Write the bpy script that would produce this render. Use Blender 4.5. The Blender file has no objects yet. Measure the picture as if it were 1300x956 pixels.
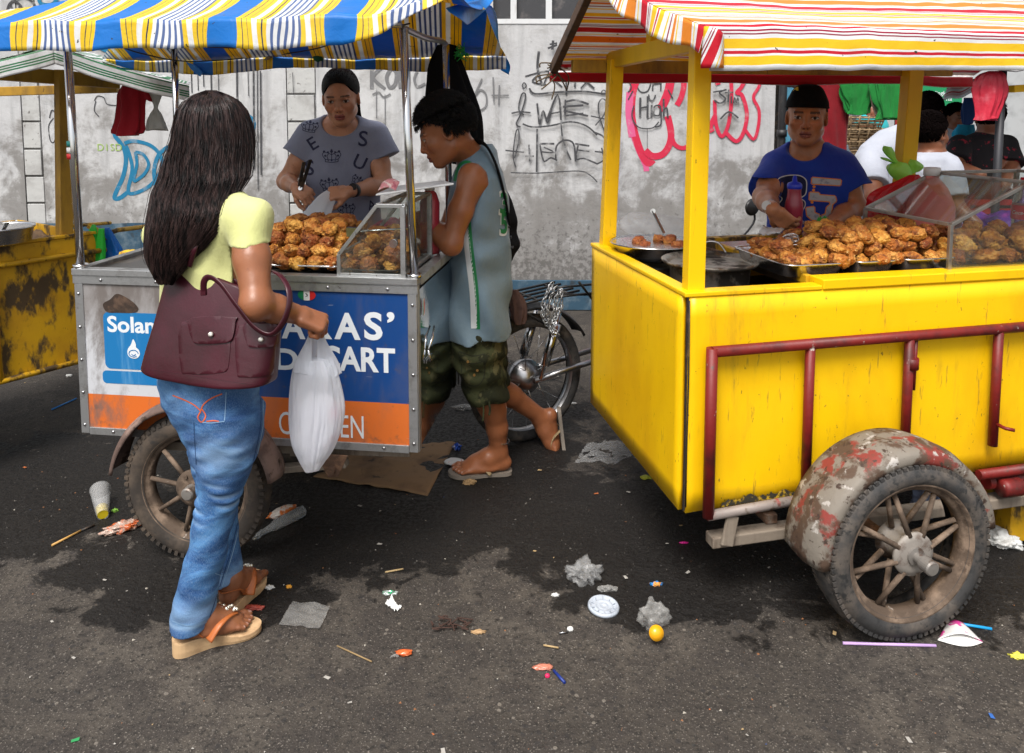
import bpy, bmesh, math, random
import numpy as np
from mathutils import Vector, Matrix, noise, Euler
from mathutils.bvhtree import BVHTree
random.seed(7); RNG = np.random.default_rng(7)
SC = bpy.context.scene
COL = SC.collection
# ---------------------------------------------------------------- camera constants
FPX = 1000.0; PITCH = math.atan(.09); CAMH = 1.52; Y0 = 225.0
def ray(px, py):
    xc = (px-650)/FPX; yc = (Y0-py)/FPX
    return Vector((xc, math.cos(PITCH)+yc*math.sin(PITCH), -math.sin(PITCH)+yc*math.cos(PITCH)))
def P(px, py, Y):
    d = ray(px, py); t = Y/d.y
    return Vector((d.x*t, Y, CAMH+d.z*t))
def G(px, py, z=0.0):
    d = ray(px, py); t = (z-CAMH)/d.z
    return Vector((d.x*t, d.y*t, z))
# ---------------------------------------------------------------- objects
def _link(o, parent=None):
    COL.objects.link(o)
    if parent is not None: o.parent = parent
    return o
def thing(name, label, cat, loc=(0,0,0), rz=0.0, group=None):
    o = bpy.data.objects.new(name, None); COL.objects.link(o)
    o.empty_display_size = .1
    o.location = loc; o.rotation_euler = (0,0,rz)
    o['label'] = label; o['category'] = cat
    if group: o['group'] = group
    return o
def tag(o, label=None, cat=None, group=None, kind=None):
    if label: o['label'] = label
    if cat: o['category'] = cat
    if group: o['group'] = group
    if kind: o['kind'] = kind
    return o
def wm(root):                      # world matrix of an un-evaluated root
    return Matrix.LocRotScale(root.location, root.rotation_euler, None)
def mesh_obj(name, verts, faces, mats, parent=None, midx=None, smooth=False, world=False, uvs=None):
    me = bpy.data.meshes.new(name)
    if world and parent is not None:
        M = wm(parent)
        if parent.parent is not None: M = wm(parent.parent) @ M
        M = M.inverted()
        verts = [M @ Vector(v) for v in verts]
    me.from_pydata([tuple(v) for v in verts], [], [tuple(f) for f in faces])
    if not isinstance(mats, (list, tuple)): mats = [mats]
    for m in mats: me.materials.append(m)
    if midx is not None: me.polygons.foreach_set('material_index', midx)
    if smooth is True: me.polygons.foreach_set('use_smooth', [True]*len(me.polygons))
    elif smooth: me.polygons.foreach_set('use_smooth', smooth)
    if uvs is not None:
        ul = me.uv_layers.new(name='UVMap')
        lv = np.empty(len(me.loops), dtype=np.int32); me.loops.foreach_get('vertex_index', lv)
        ul.data.foreach_set('uv', np.asarray(uvs, dtype=np.float32)[lv].ravel())
    me.update()
    o = bpy.data.objects.new(name, me)
    return _link(o, parent)
class MB:
    """collects simple solids into one mesh"""
    def __init__(s): s.v=[]; s.f=[]; s.m=[]; s.s=[]; s.cur=0
    def add(s, vs, fs, smooth=False):
        n=len(s.v); s.v += [Vector(v) for v in vs]
        for f in fs: s.f.append([i+n for i in f]); s.m.append(s.cur); s.s.append(smooth)
        return s
    def box(s, c, size, R=None):
        c=Vector(c); hx,hy,hz=[q/2 for q in size]
        vs=[]
        for x in (-hx,hx):
            for y in (-hy,hy):
                for z in (-hz,hz):
                    p=Vector((x,y,z)); 
                    if R is not None: p = R @ p
                    vs.append(c+p)
        return s.add(vs, [(0,1,3,2),(4,6,7,5),(0,4,5,1),(2,3,7,6),(0,2,6,4),(1,5,7,3)])
    def bb(s, x0,y0,z0,x1,y1,z1):
        return s.box(((x0+x1)/2,(y0+y1)/2,(z0+z1)/2),(abs(x1-x0),abs(y1-y0),abs(z1-z0)))
    def bar(s, a, b, w, h, up=(0,0,1)):
        a=Vector(a); b=Vector(b); d=(b-a); L=d.length; d.normalize(); up=Vector(up)
        if abs(d.dot(up))>.98: up=Vector((0,1,0))
        x=d.cross(up).normalized(); y=x.cross(d).normalized()
        R=Matrix((x,d,y)).transposed()
        return s.box((a+b)/2,(w,L,h),R)
    def tube(s, pts, r, n=10, cap=True, smooth=True, closed=False, flat=1.0, up=(0,0,1)):
        pts=[Vector(p) for p in pts]; m=len(pts)
        rs = r if isinstance(r,(list,tuple)) else [r]*m
        vs=[]; fs=[]; prev=None
        for i,p in enumerate(pts):
            if closed: t=(pts[(i+1)%m]-pts[i-1])
            else: t=(pts[min(i+1,m-1)]-pts[max(i-1,0)])
            t.normalize()
            if prev is None:
                u=Vector(up)
                if abs(t.dot(u))>.95: u=Vector((1,0,0)) if abs(t.x)<.9 else Vector((0,1,0))
                x=t.cross(u).normalized()
            else:
                x=(prev-t*prev.dot(t))
                if x.length<1e-6: x=t.orthogonal()
                x.normalize()
            prev=x; y=t.cross(x)
            for k in range(n):
                a=2*math.pi*k/n
                vs.append(p+(x*math.cos(a)+y*math.sin(a)*flat)*rs[i])
        rings = m if closed else m-1
        for i in range(rings):
            for k in range(n):
                a=i*n+k; b=i*n+(k+1)%n; j=((i+1)%m)*n
                fs.append((a,b,j+(k+1)%n,j+k))
        s.add(vs,fs,smooth)
        if cap and not closed:
            o=len(s.v)-len(vs)
            s.f.append([o+k for k in range(n)][::-1]); s.m.append(s.cur); s.s.append(False)
            s.f.append([o+(m-1)*n+k for k in range(n)]); s.m.append(s.cur); s.s.append(False)
        return s
    def lathe(s, prof, c=(0,0,0), n=32, R=None, smooth=True, cap=True):
        c=Vector(c); vs=[]; fs=[]; m=len(prof)
        for (r,z) in prof:
            for k in range(n):
                a=2*math.pi*k/n; p=Vector((r*math.cos(a),r*math.sin(a),z))
                if R is not None: p=R@p
                vs.append(c+p)
        for i in range(m-1):
            for k in range(n):
                fs.append((i*n+k,i*n+(k+1)%n,(i+1)*n+(k+1)%n,(i+1)*n+k))
        s.add(vs,fs,smooth)
        o=len(s.v)-len(vs)
        if not cap: return s
        if prof[0][0]>1e-5: s.f.append([o+k for k in range(n)][::-1]); s.m.append(s.cur); s.s.append(False)
        if prof[-1][0]>1e-5: s.f.append([o+(m-1)*n+k for k in range(n)]); s.m.append(s.cur); s.s.append(False)
        return s
    def cyl(s, a, b, r, n=20, r2=None):
        return s.tube([a,b],[r, r if r2 is None else r2],n)
    def build(s, name, mats, parent=None, world=False, bevel=0, solid=0, sub=0, uvs=None, weld=False):
        o=mesh_obj(name, s.v, s.f, mats, parent, s.m, s.s, world, uvs)
        if bevel:
            md=o.modifiers.new('bevel','BEVEL'); md.width=bevel; md.segments=2; md.limit_method='ANGLE'; md.angle_limit=.6
        if solid:
            md=o.modifiers.new('solid','SOLIDIFY'); md.thickness=solid; md.offset=0
        if sub:
            md=o.modifiers.new('sub','SUBSURF'); md.levels=sub; md.render_levels=sub
        return o
def grid(fn, nu, nv):
    """fn(u,v)->pos ; returns verts, faces, uv list"""
    vs=[]; fs=[]; uv=[]
    for j in range(nv+1):
        for i in range(nu+1):
            u=i/nu; v=j/nv; vs.append(Vector(fn(u,v))); uv.append((u,v))
    for j in range(nv):
        for i in range(nu):
            a=j*(nu+1)+i; fs.append((a,a+1,a+nu+2,a+nu+1))
    return vs,fs,uv
def catmull(pts, sub=6, closed=False):
    pts=[Vector(p) for p in pts]; out=[]; n=len(pts)
    if n<3 and not closed: return pts
    for i in range(n if closed else n-1):
        if closed: p0,p1,p2,p3=pts[i-1],pts[i],pts[(i+1)%n],pts[(i+2)%n]
        else: p0,p1,p2,p3=pts[max(i-1,0)],pts[i],pts[i+1],pts[min(i+2,n-1)]
        for k in range(sub):
            t=k/sub
            out.append(.5*((2*p1)+(p2-p0)*t+(2*p0-5*p1+4*p2-p3)*t*t+(3*p1-p0-3*p2+p3)*t**3))
    if not closed: out.append(pts[-1])
    return out
def fbm(p, o=3):
    a=0; s=1; q=Vector(p)
    for _ in range(o): a+=noise.noise(q)*s; q=q*2.03; s*=.5
    return a
# ---------------------------------------------------------------- materials
class N:
    def __init__(s, m): s.m=m; s.nt=m.node_tree; s.n=s.nt.nodes; s.l=s.nt.links
    def new(s, t, **kw):
        nd=s.n.new(t)
        for k,v in kw.items():
            if k in nd.inputs: nd.inputs[k].default_value=v
            else: setattr(nd,k,v)
        return nd
    def link(s,a,b): s.l.new(a,b)
def newmat(name):
    m=bpy.data.materials.new(name); m.use_nodes=True
    return m, N(m), m.node_tree.nodes['Principled BSDF']
def c4(c): return (c[0],c[1],c[2],1)
def coords(g, kind='Object', stretch=(1,1,1)):
    tc=g.new('ShaderNodeTexCoord'); mp=g.new('ShaderNodeMapping')
    mp.inputs['Scale'].default_value=stretch
    g.link(tc.outputs[kind], mp.inputs[0]); return mp.outputs[0]
def noise_node(g, vec, scale, detail=5, rough=.6, dist=0):
    n=g.new('ShaderNodeTexNoise'); n.inputs['Scale'].default_value=scale; n.inputs['Detail'].default_value=detail
    n.inputs['Roughness'].default_value=rough; n.inputs['Distortion'].default_value=dist
    g.link(vec,n.inputs['Vector']); return n.outputs['Fac']
def ramp(g, fac, lo, hi):
    r=g.new('ShaderNodeMapRange'); r.inputs['From Min'].default_value=lo; r.inputs['From Max'].default_value=hi
    r.interpolation_type='SMOOTHSTEP'
    g.link(fac,r.inputs['Value']); return r.outputs['Result']
def mixc(g, fac, a, b):
    x=g.new('ShaderNodeMix', data_type='RGBA')
    if isinstance(fac,float): x.inputs[0].default_value=fac
    else: g.link(fac,x.inputs[0])
    for s,i in ((a,6),(b,7)):
        if isinstance(s,tuple): x.inputs[i].default_value=c4(s)
        else: g.link(s,x.inputs[i])
    return x.outputs[2]
def mth(g, op, a, b=None, c=None):
    x=g.new('ShaderNodeMath', operation=op)
    for i,s in enumerate((a,b,c)):
        if s is None: continue
        if isinstance(s,(int,float)): x.inputs[i].default_value=s
        else: g.link(s,x.inputs[i])
    return x.outputs[0]
def mat(name, base, rough=.6, metal=0, layers=(), bump=(), spec=.5, coord='Object', vcol=False, trans=0, ior=1.45, alpha=1, sheen=0, sss=0, coat=0, seed=0):
    """layers: (colour, scale, lo, hi[, stretch, amount, rough]) ; bump: (scale, strength[, dist, stretch])"""
    m,g,b=newmat(name)
    b.inputs['Roughness'].default_value=rough; b.inputs['Metallic'].default_value=metal
    b.inputs['Specular IOR Level'].default_value=spec; b.inputs['IOR'].default_value=ior
    b.inputs['Transmission Weight'].default_value=trans; b.inputs['Alpha'].default_value=alpha
    if sheen: b.inputs['Sheen Weight'].default_value=sheen
    if coat: b.inputs['Coat Weight'].default_value=coat; b.inputs['Coat Roughness'].default_value=.15
    if sss: b.inputs['Subsurface Weight'].default_value=sss; b.inputs['Subsurface Radius'].default_value=(.012,.004,.002); b.inputs['Subsurface Scale'].default_value=1.0
    cur=tuple(base); rc=rough
    if vcol:
        a=g.new('ShaderNodeVertexColor'); a.layer_name='Col'; cur=a.outputs[0]
    for k,L in enumerate(layers):
        col,sc,lo,hi=L[:4]; st=L[4] if len(L)>4 and L[4] else (1,1,1); am=L[5] if len(L)>5 else 1.0
        v=coords(g,coord,st)
        va=g.new('ShaderNodeVectorMath',operation='ADD'); va.inputs[1].default_value=(k*3.7+seed,k*1.3,k*5.1); g.link(v,va.inputs[0])
        f=ramp(g,noise_node(g,va.outputs[0],sc,7,.62,.15),lo,hi)
        if am!=1.0: f=mth(g,'MULTIPLY',f,float(am))
        cur=mixc(g,f,cur,tuple(col))
        if len(L)>6:
            rr=g.new('ShaderNodeMix'); g.link(f,rr.inputs[0])
            if isinstance(rc,(int,float)): rr.inputs[2].default_value=rc
            else: g.link(rc,rr.inputs[2])
            rr.inputs[3].default_value=L[6]; rc=rr.outputs[0]
    if isinstance(cur,tuple): b.inputs['Base Color'].default_value=c4(cur)
    else: g.link(cur,b.inputs['Base Color'])
    if not isinstance(rc,(int,float)): g.link(rc,b.inputs['Roughness'])
    last=None
    for B in bump:
        sc,st=B[:2]; dist=B[2] if len(B)>2 else .01; sr=B[3] if len(B)>3 else (1,1,1)
        v=coords(g,coord,sr); f=noise_node(g,v,sc,6,.6)
        bp=g.new('ShaderNodeBump'); bp.inputs['Strength'].default_value=st; bp.inputs['Distance'].default_value=dist
        g.link(f,bp.inputs['Height'])
        if last: g.link(last,bp.inputs['Normal'])
        last=bp.outputs[0]
    if last: g.link(last,b.inputs['Normal'])
    return m
def stripe_mat(name, stops, period, axis=0, rough=.45, dirt=None, bumpn=True):
    """stops: list of (width, colour) ; repeats over UV axis in metres"""
    m,g,b=newmat(name)
    tc=g.new('ShaderNodeTexCoord'); sp=g.new('ShaderNodeSeparateXYZ'); g.link(tc.outputs['UV'],sp.inputs[0])
    u=mth(g,'DIVIDE',sp.outputs[axis],period); u=mth(g,'FRACT',u)
    cr=g.new('ShaderNodeValToRGB'); cr.color_ramp.interpolation='CONSTANT'; g.link(u,cr.inputs[0])
    tot=sum(w for w,_ in stops); x=0; el=cr.color_ramp.elements
    for i,(w,c) in enumerate(stops):
        if i<2: e=el[i]; e.position=x/tot
        else: e=el.new(x/tot)
        e.color=c4(c); x+=w
    cur=cr.outputs[0]
    v=coords(g,'Object')
    if dirt:
        f=ramp(g,noise_node(g,v,dirt[1],6,.65),dirt[2],dirt[3]); f=mth(g,'MULTIPLY',f,dirt[4]); cur=mixc(g,f,cur,tuple(dirt[0]))
        sp2=noise_node(g,v,60,2,.5); f2=ramp(g,sp2,.73,.76); cur=mixc(g,f2,cur,(.05,.04,.03))
    g.link(cur,b.inputs['Base Color']); b.inputs['Roughness'].default_value=rough
    b.inputs['Specular IOR Level'].default_value=.35
    bp=g.new('ShaderNodeBump'); bp.inputs['Strength'].default_value=.35; bp.inputs['Distance'].default_value=.01
    g.link(noise_node(g,v,18,4,.55,.6),bp.inputs['Height']); g.link(bp.outputs[0],b.inputs['Normal'])
    # thin sheet lets some light through
    tr=g.new('ShaderNodeBsdfTranslucent'); g.link(cur,tr.inputs[0]); mx=g.new('ShaderNodeMixShader'); mx.inputs[0].default_value=.28
    g.link(b.outputs[0],mx.inputs[1]); g.link(tr.outputs[0],mx.inputs[2])
    g.link(mx.outputs[0],g.n['Material Output'].inputs[0])
    return m
def thin_plastic(name, col, opacity=.5, rough=.25, bump=14, bstr=.6, trl=.5, st=(1,1,1)):
    """crinkled plastic film: partly see-through, shiny"""
    m,g,b=newmat(name)
    b.inputs['Base Color'].default_value=c4(col); b.inputs['Roughness'].default_value=rough
    v=coords(g,'Object',st); bp=g.new('ShaderNodeBump'); bp.inputs['Strength'].default_value=bstr; bp.inputs['Distance'].default_value=.01
    g.link(noise_node(g,v,bump,5,.6,1.2),bp.inputs['Height']); g.link(bp.outputs[0],b.inputs['Normal'])
    tl=g.new('ShaderNodeBsdfTranslucent'); tl.inputs[0].default_value=c4(col)
    m1=g.new('ShaderNodeMixShader'); m1.inputs[0].default_value=trl*.6
    g.link(b.outputs[0],m1.inputs[1]); g.link(tl.outputs[0],m1.inputs[2])
    tp=g.new('ShaderNodeBsdfTransparent'); tp.inputs[0].default_value=(.95,.95,.95,1)
    m2=g.new('ShaderNodeMixShader'); m2.inputs[0].default_value=opacity
    g.link(tp.outputs[0],m2.inputs[1]); g.link(m1.outputs[0],m2.inputs[2])
    g.link(m2.outputs[0],g.n['Material Output'].inputs[0])
    return m
def glass_sheet(name, tint=(.9,.93,.92), refl=.12, dirt=.12):
    m,g,b=newmat(name); g.n.remove(b)
    tp=g.new('ShaderNodeBsdfTransparent'); tp.inputs[0].default_value=c4(tint)
    gl=g.new('ShaderNodeBsdfGlossy'); gl.inputs['Roughness'].default_value=.03
    df=g.new('ShaderNodeBsdfDiffuse'); df.inputs[0].default_value=(.4,.38,.34,1)
    lw=g.new('ShaderNodeLayerWeight'); lw.inputs[0].default_value=.25
    m1=g.new('ShaderNodeMixShader'); g.link(mth(g,'MULTIPLY_ADD',lw.outputs['Fresnel'],.30,refl*.25),m1.inputs[0])
    g.link(tp.outputs[0],m1.inputs[1]); g.link(gl.outputs[0],m1.inputs[2])
    v=coords(g,'Object'); f=ramp(g,noise_node(g,v,9,6,.7),.45,.8)
    m2=g.new('ShaderNodeMixShader'); g.link(mth(g,'MULTIPLY_ADD',f,dirt,.02),m2.inputs[0])
    g.link(m1.outputs[0],m2.inputs[1]); g.link(df.outputs[0],m2.inputs[2])
    g.link(m2.outputs[0],g.n['Material Output'].inputs[0])
    return m
# ---------------------------------------------------------------- signed-distance modelling (numpy)
def rotz(a): return np.array([[math.cos(a),-math.sin(a),0],[math.sin(a),math.cos(a),0],[0,0,1.]])
def rotx(a): return np.array([[1,0,0],[0,math.cos(a),-math.sin(a)],[0,math.sin(a),math.cos(a)]])
def roty(a): return np.array([[math.cos(a),0,math.sin(a)],[0,1,0],[-math.sin(a),0,math.cos(a)]])
A3 = lambda v: np.array([float(q) for q in v])
class Sdf:
    def __init__(s): s.p=[]
    def cone(s,a,b,ra,rb,k=.01,op='add'):
        a=A3(a);b=A3(b); r=max(ra,rb); lo=np.minimum(a,b)-r; hi=np.maximum(a,b)+r
        ab=b-a; L2=max(ab@ab,1e-12)
        def f(x,y,z):
            px=x-a[0];py=y-a[1];pz=z-a[2]
            t=np.clip((px*ab[0]+py*ab[1]+pz*ab[2])/L2,0,1)
            return np.sqrt((px-t*ab[0])**2+(py-t*ab[1])**2+(pz-t*ab[2])**2)-(ra+(rb-ra)*t)
        s.p.append((f,lo,hi,k,op)); return s
    def chain(s,pts,rs,k=.01):
        for i in range(len(pts)-1): s.cone(pts[i],pts[i+1],rs[i],rs[i+1],k)
        return s
    def ell(s,c,r,k=.01,R=None,op='add'):
        c=A3(c); r=A3(r); m=r.max()
        lo=c-m; hi=c+m
        if R is None: lo=c-r; hi=c+r
        def f(x,y,z):
            qx=x-c[0];qy=y-c[1];qz=z-c[2]
            if R is not None:
                qx,qy,qz=(qx*R[0,0]+qy*R[1,0]+qz*R[2,0], qx*R[0,1]+qy*R[1,1]+qz*R[2,1], qx*R[0,2]+qy*R[1,2]+qz*R[2,2])
            k0=np.sqrt((qx/r[0])**2+(qy/r[1])**2+(qz/r[2])**2)
            k1=np.sqrt((qx/r[0]**2)**2+(qy/r[1]**2)**2+(qz/r[2]**2)**2)+1e-9
            return k0*(k0-1)/k1
        s.p.append((f,lo,hi,k,op)); return s
    def loft(s,st,k=.01,op='add',cap=True,p=2.0):
        """stations (z,cx,cy,rx,ry,ang)"""
        st=sorted(st); S=np.array(st); zs=S[:,0]
        m=S[:,3:5].max(); lo=np.array([S[:,1].min()-m,S[:,2].min()-m,zs[0]-(0 if cap else m)]); hi=np.array([S[:,1].max()+m,S[:,2].max()+m,zs[-1]])
        def f(x,y,z):
            zz=z
            # smooth interpolation
            g=[np.interp(zz,zs,S[:,i]) for i in range(1,6)]
            c=np.cos(g[4]);sn=np.sin(g[4])
            dx=x-g[0];dy=y-g[1]
            qx=(dx*c+dy*sn)/g[2];qy=(-dx*sn+dy*c)/g[3]
            if p==2.0: q=np.sqrt(qx*qx+qy*qy)
            else: q=(np.abs(qx)**p+np.abs(qy)**p)**(1/p)
            d=(q-1)*np.minimum(g[2],g[3])*(.6+.4*np.minimum(1,q))
            return np.maximum(d,np.maximum(zs[0]-zz,zz-zs[-1]))
        s.p.append((f,lo,hi,k,op)); return s
    def box(s,c,h,r,R=None,k=.01,op='add'):
        c=A3(c);h=A3(h); m=np.linalg.norm(h)+r; lo=c-m;hi=c+m
        def f(x,y,z):
            qx=x-c[0];qy=y-c[1];qz=z-c[2]
            if R is not None:
                qx,qy,qz=(qx*R[0,0]+qy*R[1,0]+qz*R[2,0], qx*R[0,1]+qy*R[1,1]+qz*R[2,1], qx*R[0,2]+qy*R[1,2]+qz*R[2,2])
            ax=np.abs(qx)-h[0];ay=np.abs(qy)-h[1];az=np.abs(qz)-h[2]
            return np.sqrt(np.maximum(ax,0)**2+np.maximum(ay,0)**2+np.maximum(az,0)**2)+np.minimum(np.maximum(ax,np.maximum(ay,az)),0)-r
        s.p.append((f,lo,hi,k,op)); return s
    def cut(s,pt,n,near=None):
        """remove the half space on the +n side (optionally only inside a sphere)"""
        pt=A3(pt);n=A3(n);n/=np.linalg.norm(n)
        lo=np.full(3,-1e3);hi=np.full(3,1e3)
        if near is not None: lo=A3(near[0])-near[1]; hi=A3(near[0])+near[1]
        def f(x,y,z): return (x-pt[0])*n[0]+(y-pt[1])*n[1]+(z-pt[2])*n[2]
        s.p.append((f,lo,hi,0,'cut')); return s
    def warp(s,fn): s.p.append((fn,np.full(3,-1e3),np.full(3,1e3),0,'disp')); return s
    def bounds(s):
        lo=np.full(3,1e3);hi=np.full(3,-1e3)
        for f,a,b,k,op in s.p:
            if op=='add': lo=np.minimum(lo,a-k*.3);hi=np.maximum(hi,b+k*.3)
        return lo,hi
    def field(s,lo,hi,h):
        n=np.maximum(np.ceil((hi-lo)/h).astype(int)+1,2)
        ax=[(lo[i]+h*np.arange(n[i])).astype(np.float32) for i in range(3)]
        D=np.full(tuple(n),.2,dtype=np.float32)
        for f,a,b,k,op in s.p:
            pad=k+.012
            if op in('cut','disp'): pad=0
            sl=[];ok=True
            for i in range(3):
                i0=max(0,int(np.floor((a[i]-pad-lo[i])/h)));i1=min(n[i],int(np.ceil((b[i]+pad-lo[i])/h))+1)
                if i1<=i0: ok=False;break
                sl.append(slice(i0,i1))
            if not ok: continue
            x=ax[0][sl[0]][:,None,None];y=ax[1][sl[1]][None,:,None];z=ax[2][sl[2]][None,None,:]
            B=D[sl[0],sl[1],sl[2]]
            if op=='disp':
                near=np.abs(B)<.05
                D[sl[0],sl[1],sl[2]]=np.where(near,B+f(x,y,z),B); continue
            d=f(x,y,z).astype(np.float32)
            if op=='add':
                if k>0:
                    hh=np.maximum(k-np.abs(B-d),0)/k; B2=np.minimum(B,d)-hh*hh*k*.25
                else: B2=np.minimum(B,d)
            elif op=='sub':
                e=-d
                if k>0:
                    hh=np.maximum(k-np.abs(B-e),0)/k; B2=np.maximum(B,e)+hh*hh*k*.25
                else: B2=np.maximum(B,e)
            else: B2=np.maximum(B,d)
            D[sl[0],sl[1],sl[2]]=B2
        return D
def surfnets(D,lo,h):
    S=D<0
    nx,ny,nz=D.shape
    c=[S[i:nx-1+i,j:ny-1+j,k:nz-1+k] for i in(0,1) for j in(0,1) for k in(0,1)]
    cnt=sum(q.astype(np.int8) for q in c)
    act=(cnt>0)&(cnt<8)
    I=np.argwhere(act)
    if len(I)==0: return np.zeros((0,3)),np.zeros((0,4),int)
    idx=np.full(act.shape,-1,dtype=np.int64); idx[act]=np.arange(len(I))
    acc=np.zeros((len(I),3));num=np.zeros(len(I))
    cor=[(i,j,k) for i in(0,1) for j in(0,1) for k in(0,1)]
    V={q:D[I[:,0]+q[0],I[:,1]+q[1],I[:,2]+q[2]].astype(np.float64) for q in cor}
    for a in cor:
        for ax in range(3):
            if a[ax]==1: continue
            b=list(a);b[ax]=1;b=tuple(b)
            va=V[a];vb=V[b]; m=(va<0)!=(vb<0)
            t=np.where(m,va/np.where(m,va-vb,1),0)
            for q in range(3):
                acc[:,q]+=np.where(m,a[q]+(t if q==ax else 0),0)
            num+=m
    vs=(I+acc/num[:,None])*h+lo
    fs=[]
    for ax in range(3):
        sl0=[slice(None)]*3;sl1=[slice(None)]*3; sl0[ax]=slice(0,-1);sl1[ax]=slice(1,None)
        a=S[tuple(sl0)];b=S[tuple(sl1)]; m=a!=b
        E=np.argwhere(m); u=(ax+1)%3;w=(ax+2)%3
        sh=act.shape
        ok=(E[:,u]>=1)&(E[:,w]>=1)&(E[:,u]<sh[u])&(E[:,w]<sh[w])&(E[:,ax]<sh[ax])
        E=E[ok]; sg=a[m][ok]
        def cell(du,dw):
            q=E.copy();q[:,u]-=du;q[:,w]-=dw
            return idx[q[:,0],q[:,1],q[:,2]]
        q=np.stack([cell(1,1),cell(0,1),cell(0,0),cell(1,0)],1)
        q=np.where(sg[:,None],q,q[:,::-1])
        fs.append(q[(q>=0).all(1)])
    return vs,np.concatenate(fs)
def sdf_mesh(s,h,fine=(),fh=.0025,box=None):
    """fine: list of (lo,hi) boxes meshed at resolution fh; the rest at h"""
    lo,hi=s.bounds() if box is None else (A3(box[0]),A3(box[1])); lo=lo-2*h;hi=hi+2*h
    V,F=surfnets(s.field(lo,hi,h),lo,h)
    if len(fine):
        keep=np.ones(len(F),bool)
        C=V[F].mean(1)
        for a,b in fine: keep&=~((C>a+h*.6)&(C<b-h*.6)).all(1)
        F=F[keep]
        for a,b in fine:
            v2,f2=surfnets(s.field(a,b,fh),a,fh)
            F=np.concatenate([F,f2+len(V)]);V=np.concatenate([V,v2])
        used=np.unique(F); mp=np.full(len(V),-1);mp[used]=np.arange(len(used)); V=V[used];F=mp[F]
    return V,F
def np_obj(name,V,F,mats,parent=None,cols=None,midx=None,smooth=True,uvs=None):
    me=bpy.data.meshes.new(name)
    if parent is not None:
        M=wm(parent); q=parent.parent
        while q is not None: M=wm(q)@M; q=q.parent
        M=np.array(M.inverted()); V=V@M[:3,:3].T+M[:3,3]
    F=np.asarray(F); k=F.shape[1]
    me.vertices.add(len(V)); me.vertices.foreach_set('co',np.asarray(V,dtype=np.float32).ravel())
    me.loops.add(F.size); me.loops.foreach_set('vertex_index',F.astype(np.int32).ravel())
    me.polygons.add(len(F)); me.polygons.foreach_set('loop_start',np.arange(0,F.size,k,dtype=np.int32))
    me.update(calc_edges=True)
    me.polygons.foreach_set('use_smooth',np.full(len(F),smooth))
    if not isinstance(mats,(list,tuple)): mats=[mats]
    for m in mats: me.materials.append(m)
    if midx is not None: me.polygons.foreach_set('material_index',np.asarray(midx,dtype=np.int32))
    if cols is not None:
        ca=me.color_attributes.new('Col','FLOAT_COLOR','POINT')
        ca.data.foreach_set('color',np.concatenate([cols,np.ones((len(cols),1))],1).astype(np.float32).ravel())
    if uvs is not None:
        ul=me.uv_layers.new(name='UVMap'); ul.data.foreach_set('uv',np.asarray(uvs,dtype=np.float32)[F.ravel()].ravel())
    me.validate(); me.update()
    o=bpy.data.objects.new(name,me); return _link(o,parent)
def sdf_obj(name,s,h,mats,parent=None,colfn=None,fine=(),fh=.0025,box=None):
    V,F=sdf_mesh(s,h,fine,fh,box)
    if name=='body': V,F=biggest(V,F)
    o=np_obj(name,V,F,mats,parent,cols=colfn(V) if colfn else None)
    o['_v']=0; del o['_v']
    return o,V,F
def biggest(V,F,least=400):
    E=np.concatenate([F[:,[0,1]],F[:,[1,2]],F[:,[2,3]]]); lab=np.arange(len(V))
    for _ in range(200):
        m=np.minimum(lab[E[:,0]],lab[E[:,1]]); old=lab.copy()
        np.minimum.at(lab,lab[E[:,0]],m); np.minimum.at(lab,lab[E[:,1]],m); lab=lab[lab]
        if (lab==old).all(): break
    c=np.bincount(lab,minlength=len(V)); keep=c[lab]>=least; F=F[keep[F[:,0]]]
    used=np.unique(F); mp=np.full(len(V),-1); mp[used]=np.arange(len(used)); return V[used],mp[F]
def bvh(V,F): return BVHTree.FromPolygons([tuple(v) for v in V],[tuple(int(q) for q in f) for f in F])
# ---------------------------------------------------------------- text and decals
def text2d(txt,size=1.0,bold=0.0,space=1.0,shear=0.0):
    cu=bpy.data.curves.new('t','FONT'); cu.body=txt; cu.size=size; cu.offset=bold; cu.space_character=space; cu.shear=shear
    cu.align_x='CENTER'; cu.align_y='CENTER'; cu.resolution_u=4
    o=bpy.data.objects.new('t',cu); COL.objects.link(o)
    dg=bpy.context.evaluated_depsgraph_get(); me=bpy.data.meshes.new_from_object(o.evaluated_get(dg))
    bpy.data.objects.remove(o); bpy.data.curves.remove(cu)
    vs=[v.co.copy() for v in me.vertices]; fs=[tuple(p.vertices) for p in me.polygons]; bpy.data.meshes.remove(me)
    xs=[v.x for v in vs]; ys=[v.y for v in vs]; cx=(min(xs)+max(xs))/2; cy=(min(ys)+max(ys))/2
    return [(v.x-cx,v.y-cy) for v in vs],fs
def fit2d(t,w=None,h=None):
    vs,fs=t; W=max(v[0] for v in vs)-min(v[0] for v in vs); H=max(v[1] for v in vs)-min(v[1] for v in vs)
    sx=w/W if w else h/H; sy=h/H if h else w/W
    return [(v[0]*sx,v[1]*sy) for v in vs],fs
def plate(name,t,o,right,up,mats,parent=None,thick=.0015,world=True):
    """2-D shape as a thin raised plate on a plane"""
    o=Vector(o);r=Vector(right).normalized();u=Vector(up).normalized();n=r.cross(u)
    vs,fs=t; V=[o+r*x+u*y for x,y in vs]
    ob=mesh_obj(name,[v+n*thick for v in V],fs,mats,parent,world=world)
    md=ob.modifiers.new('s','SOLIDIFY'); md.thickness=thick*.9; md.offset=-1
    return ob
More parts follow.
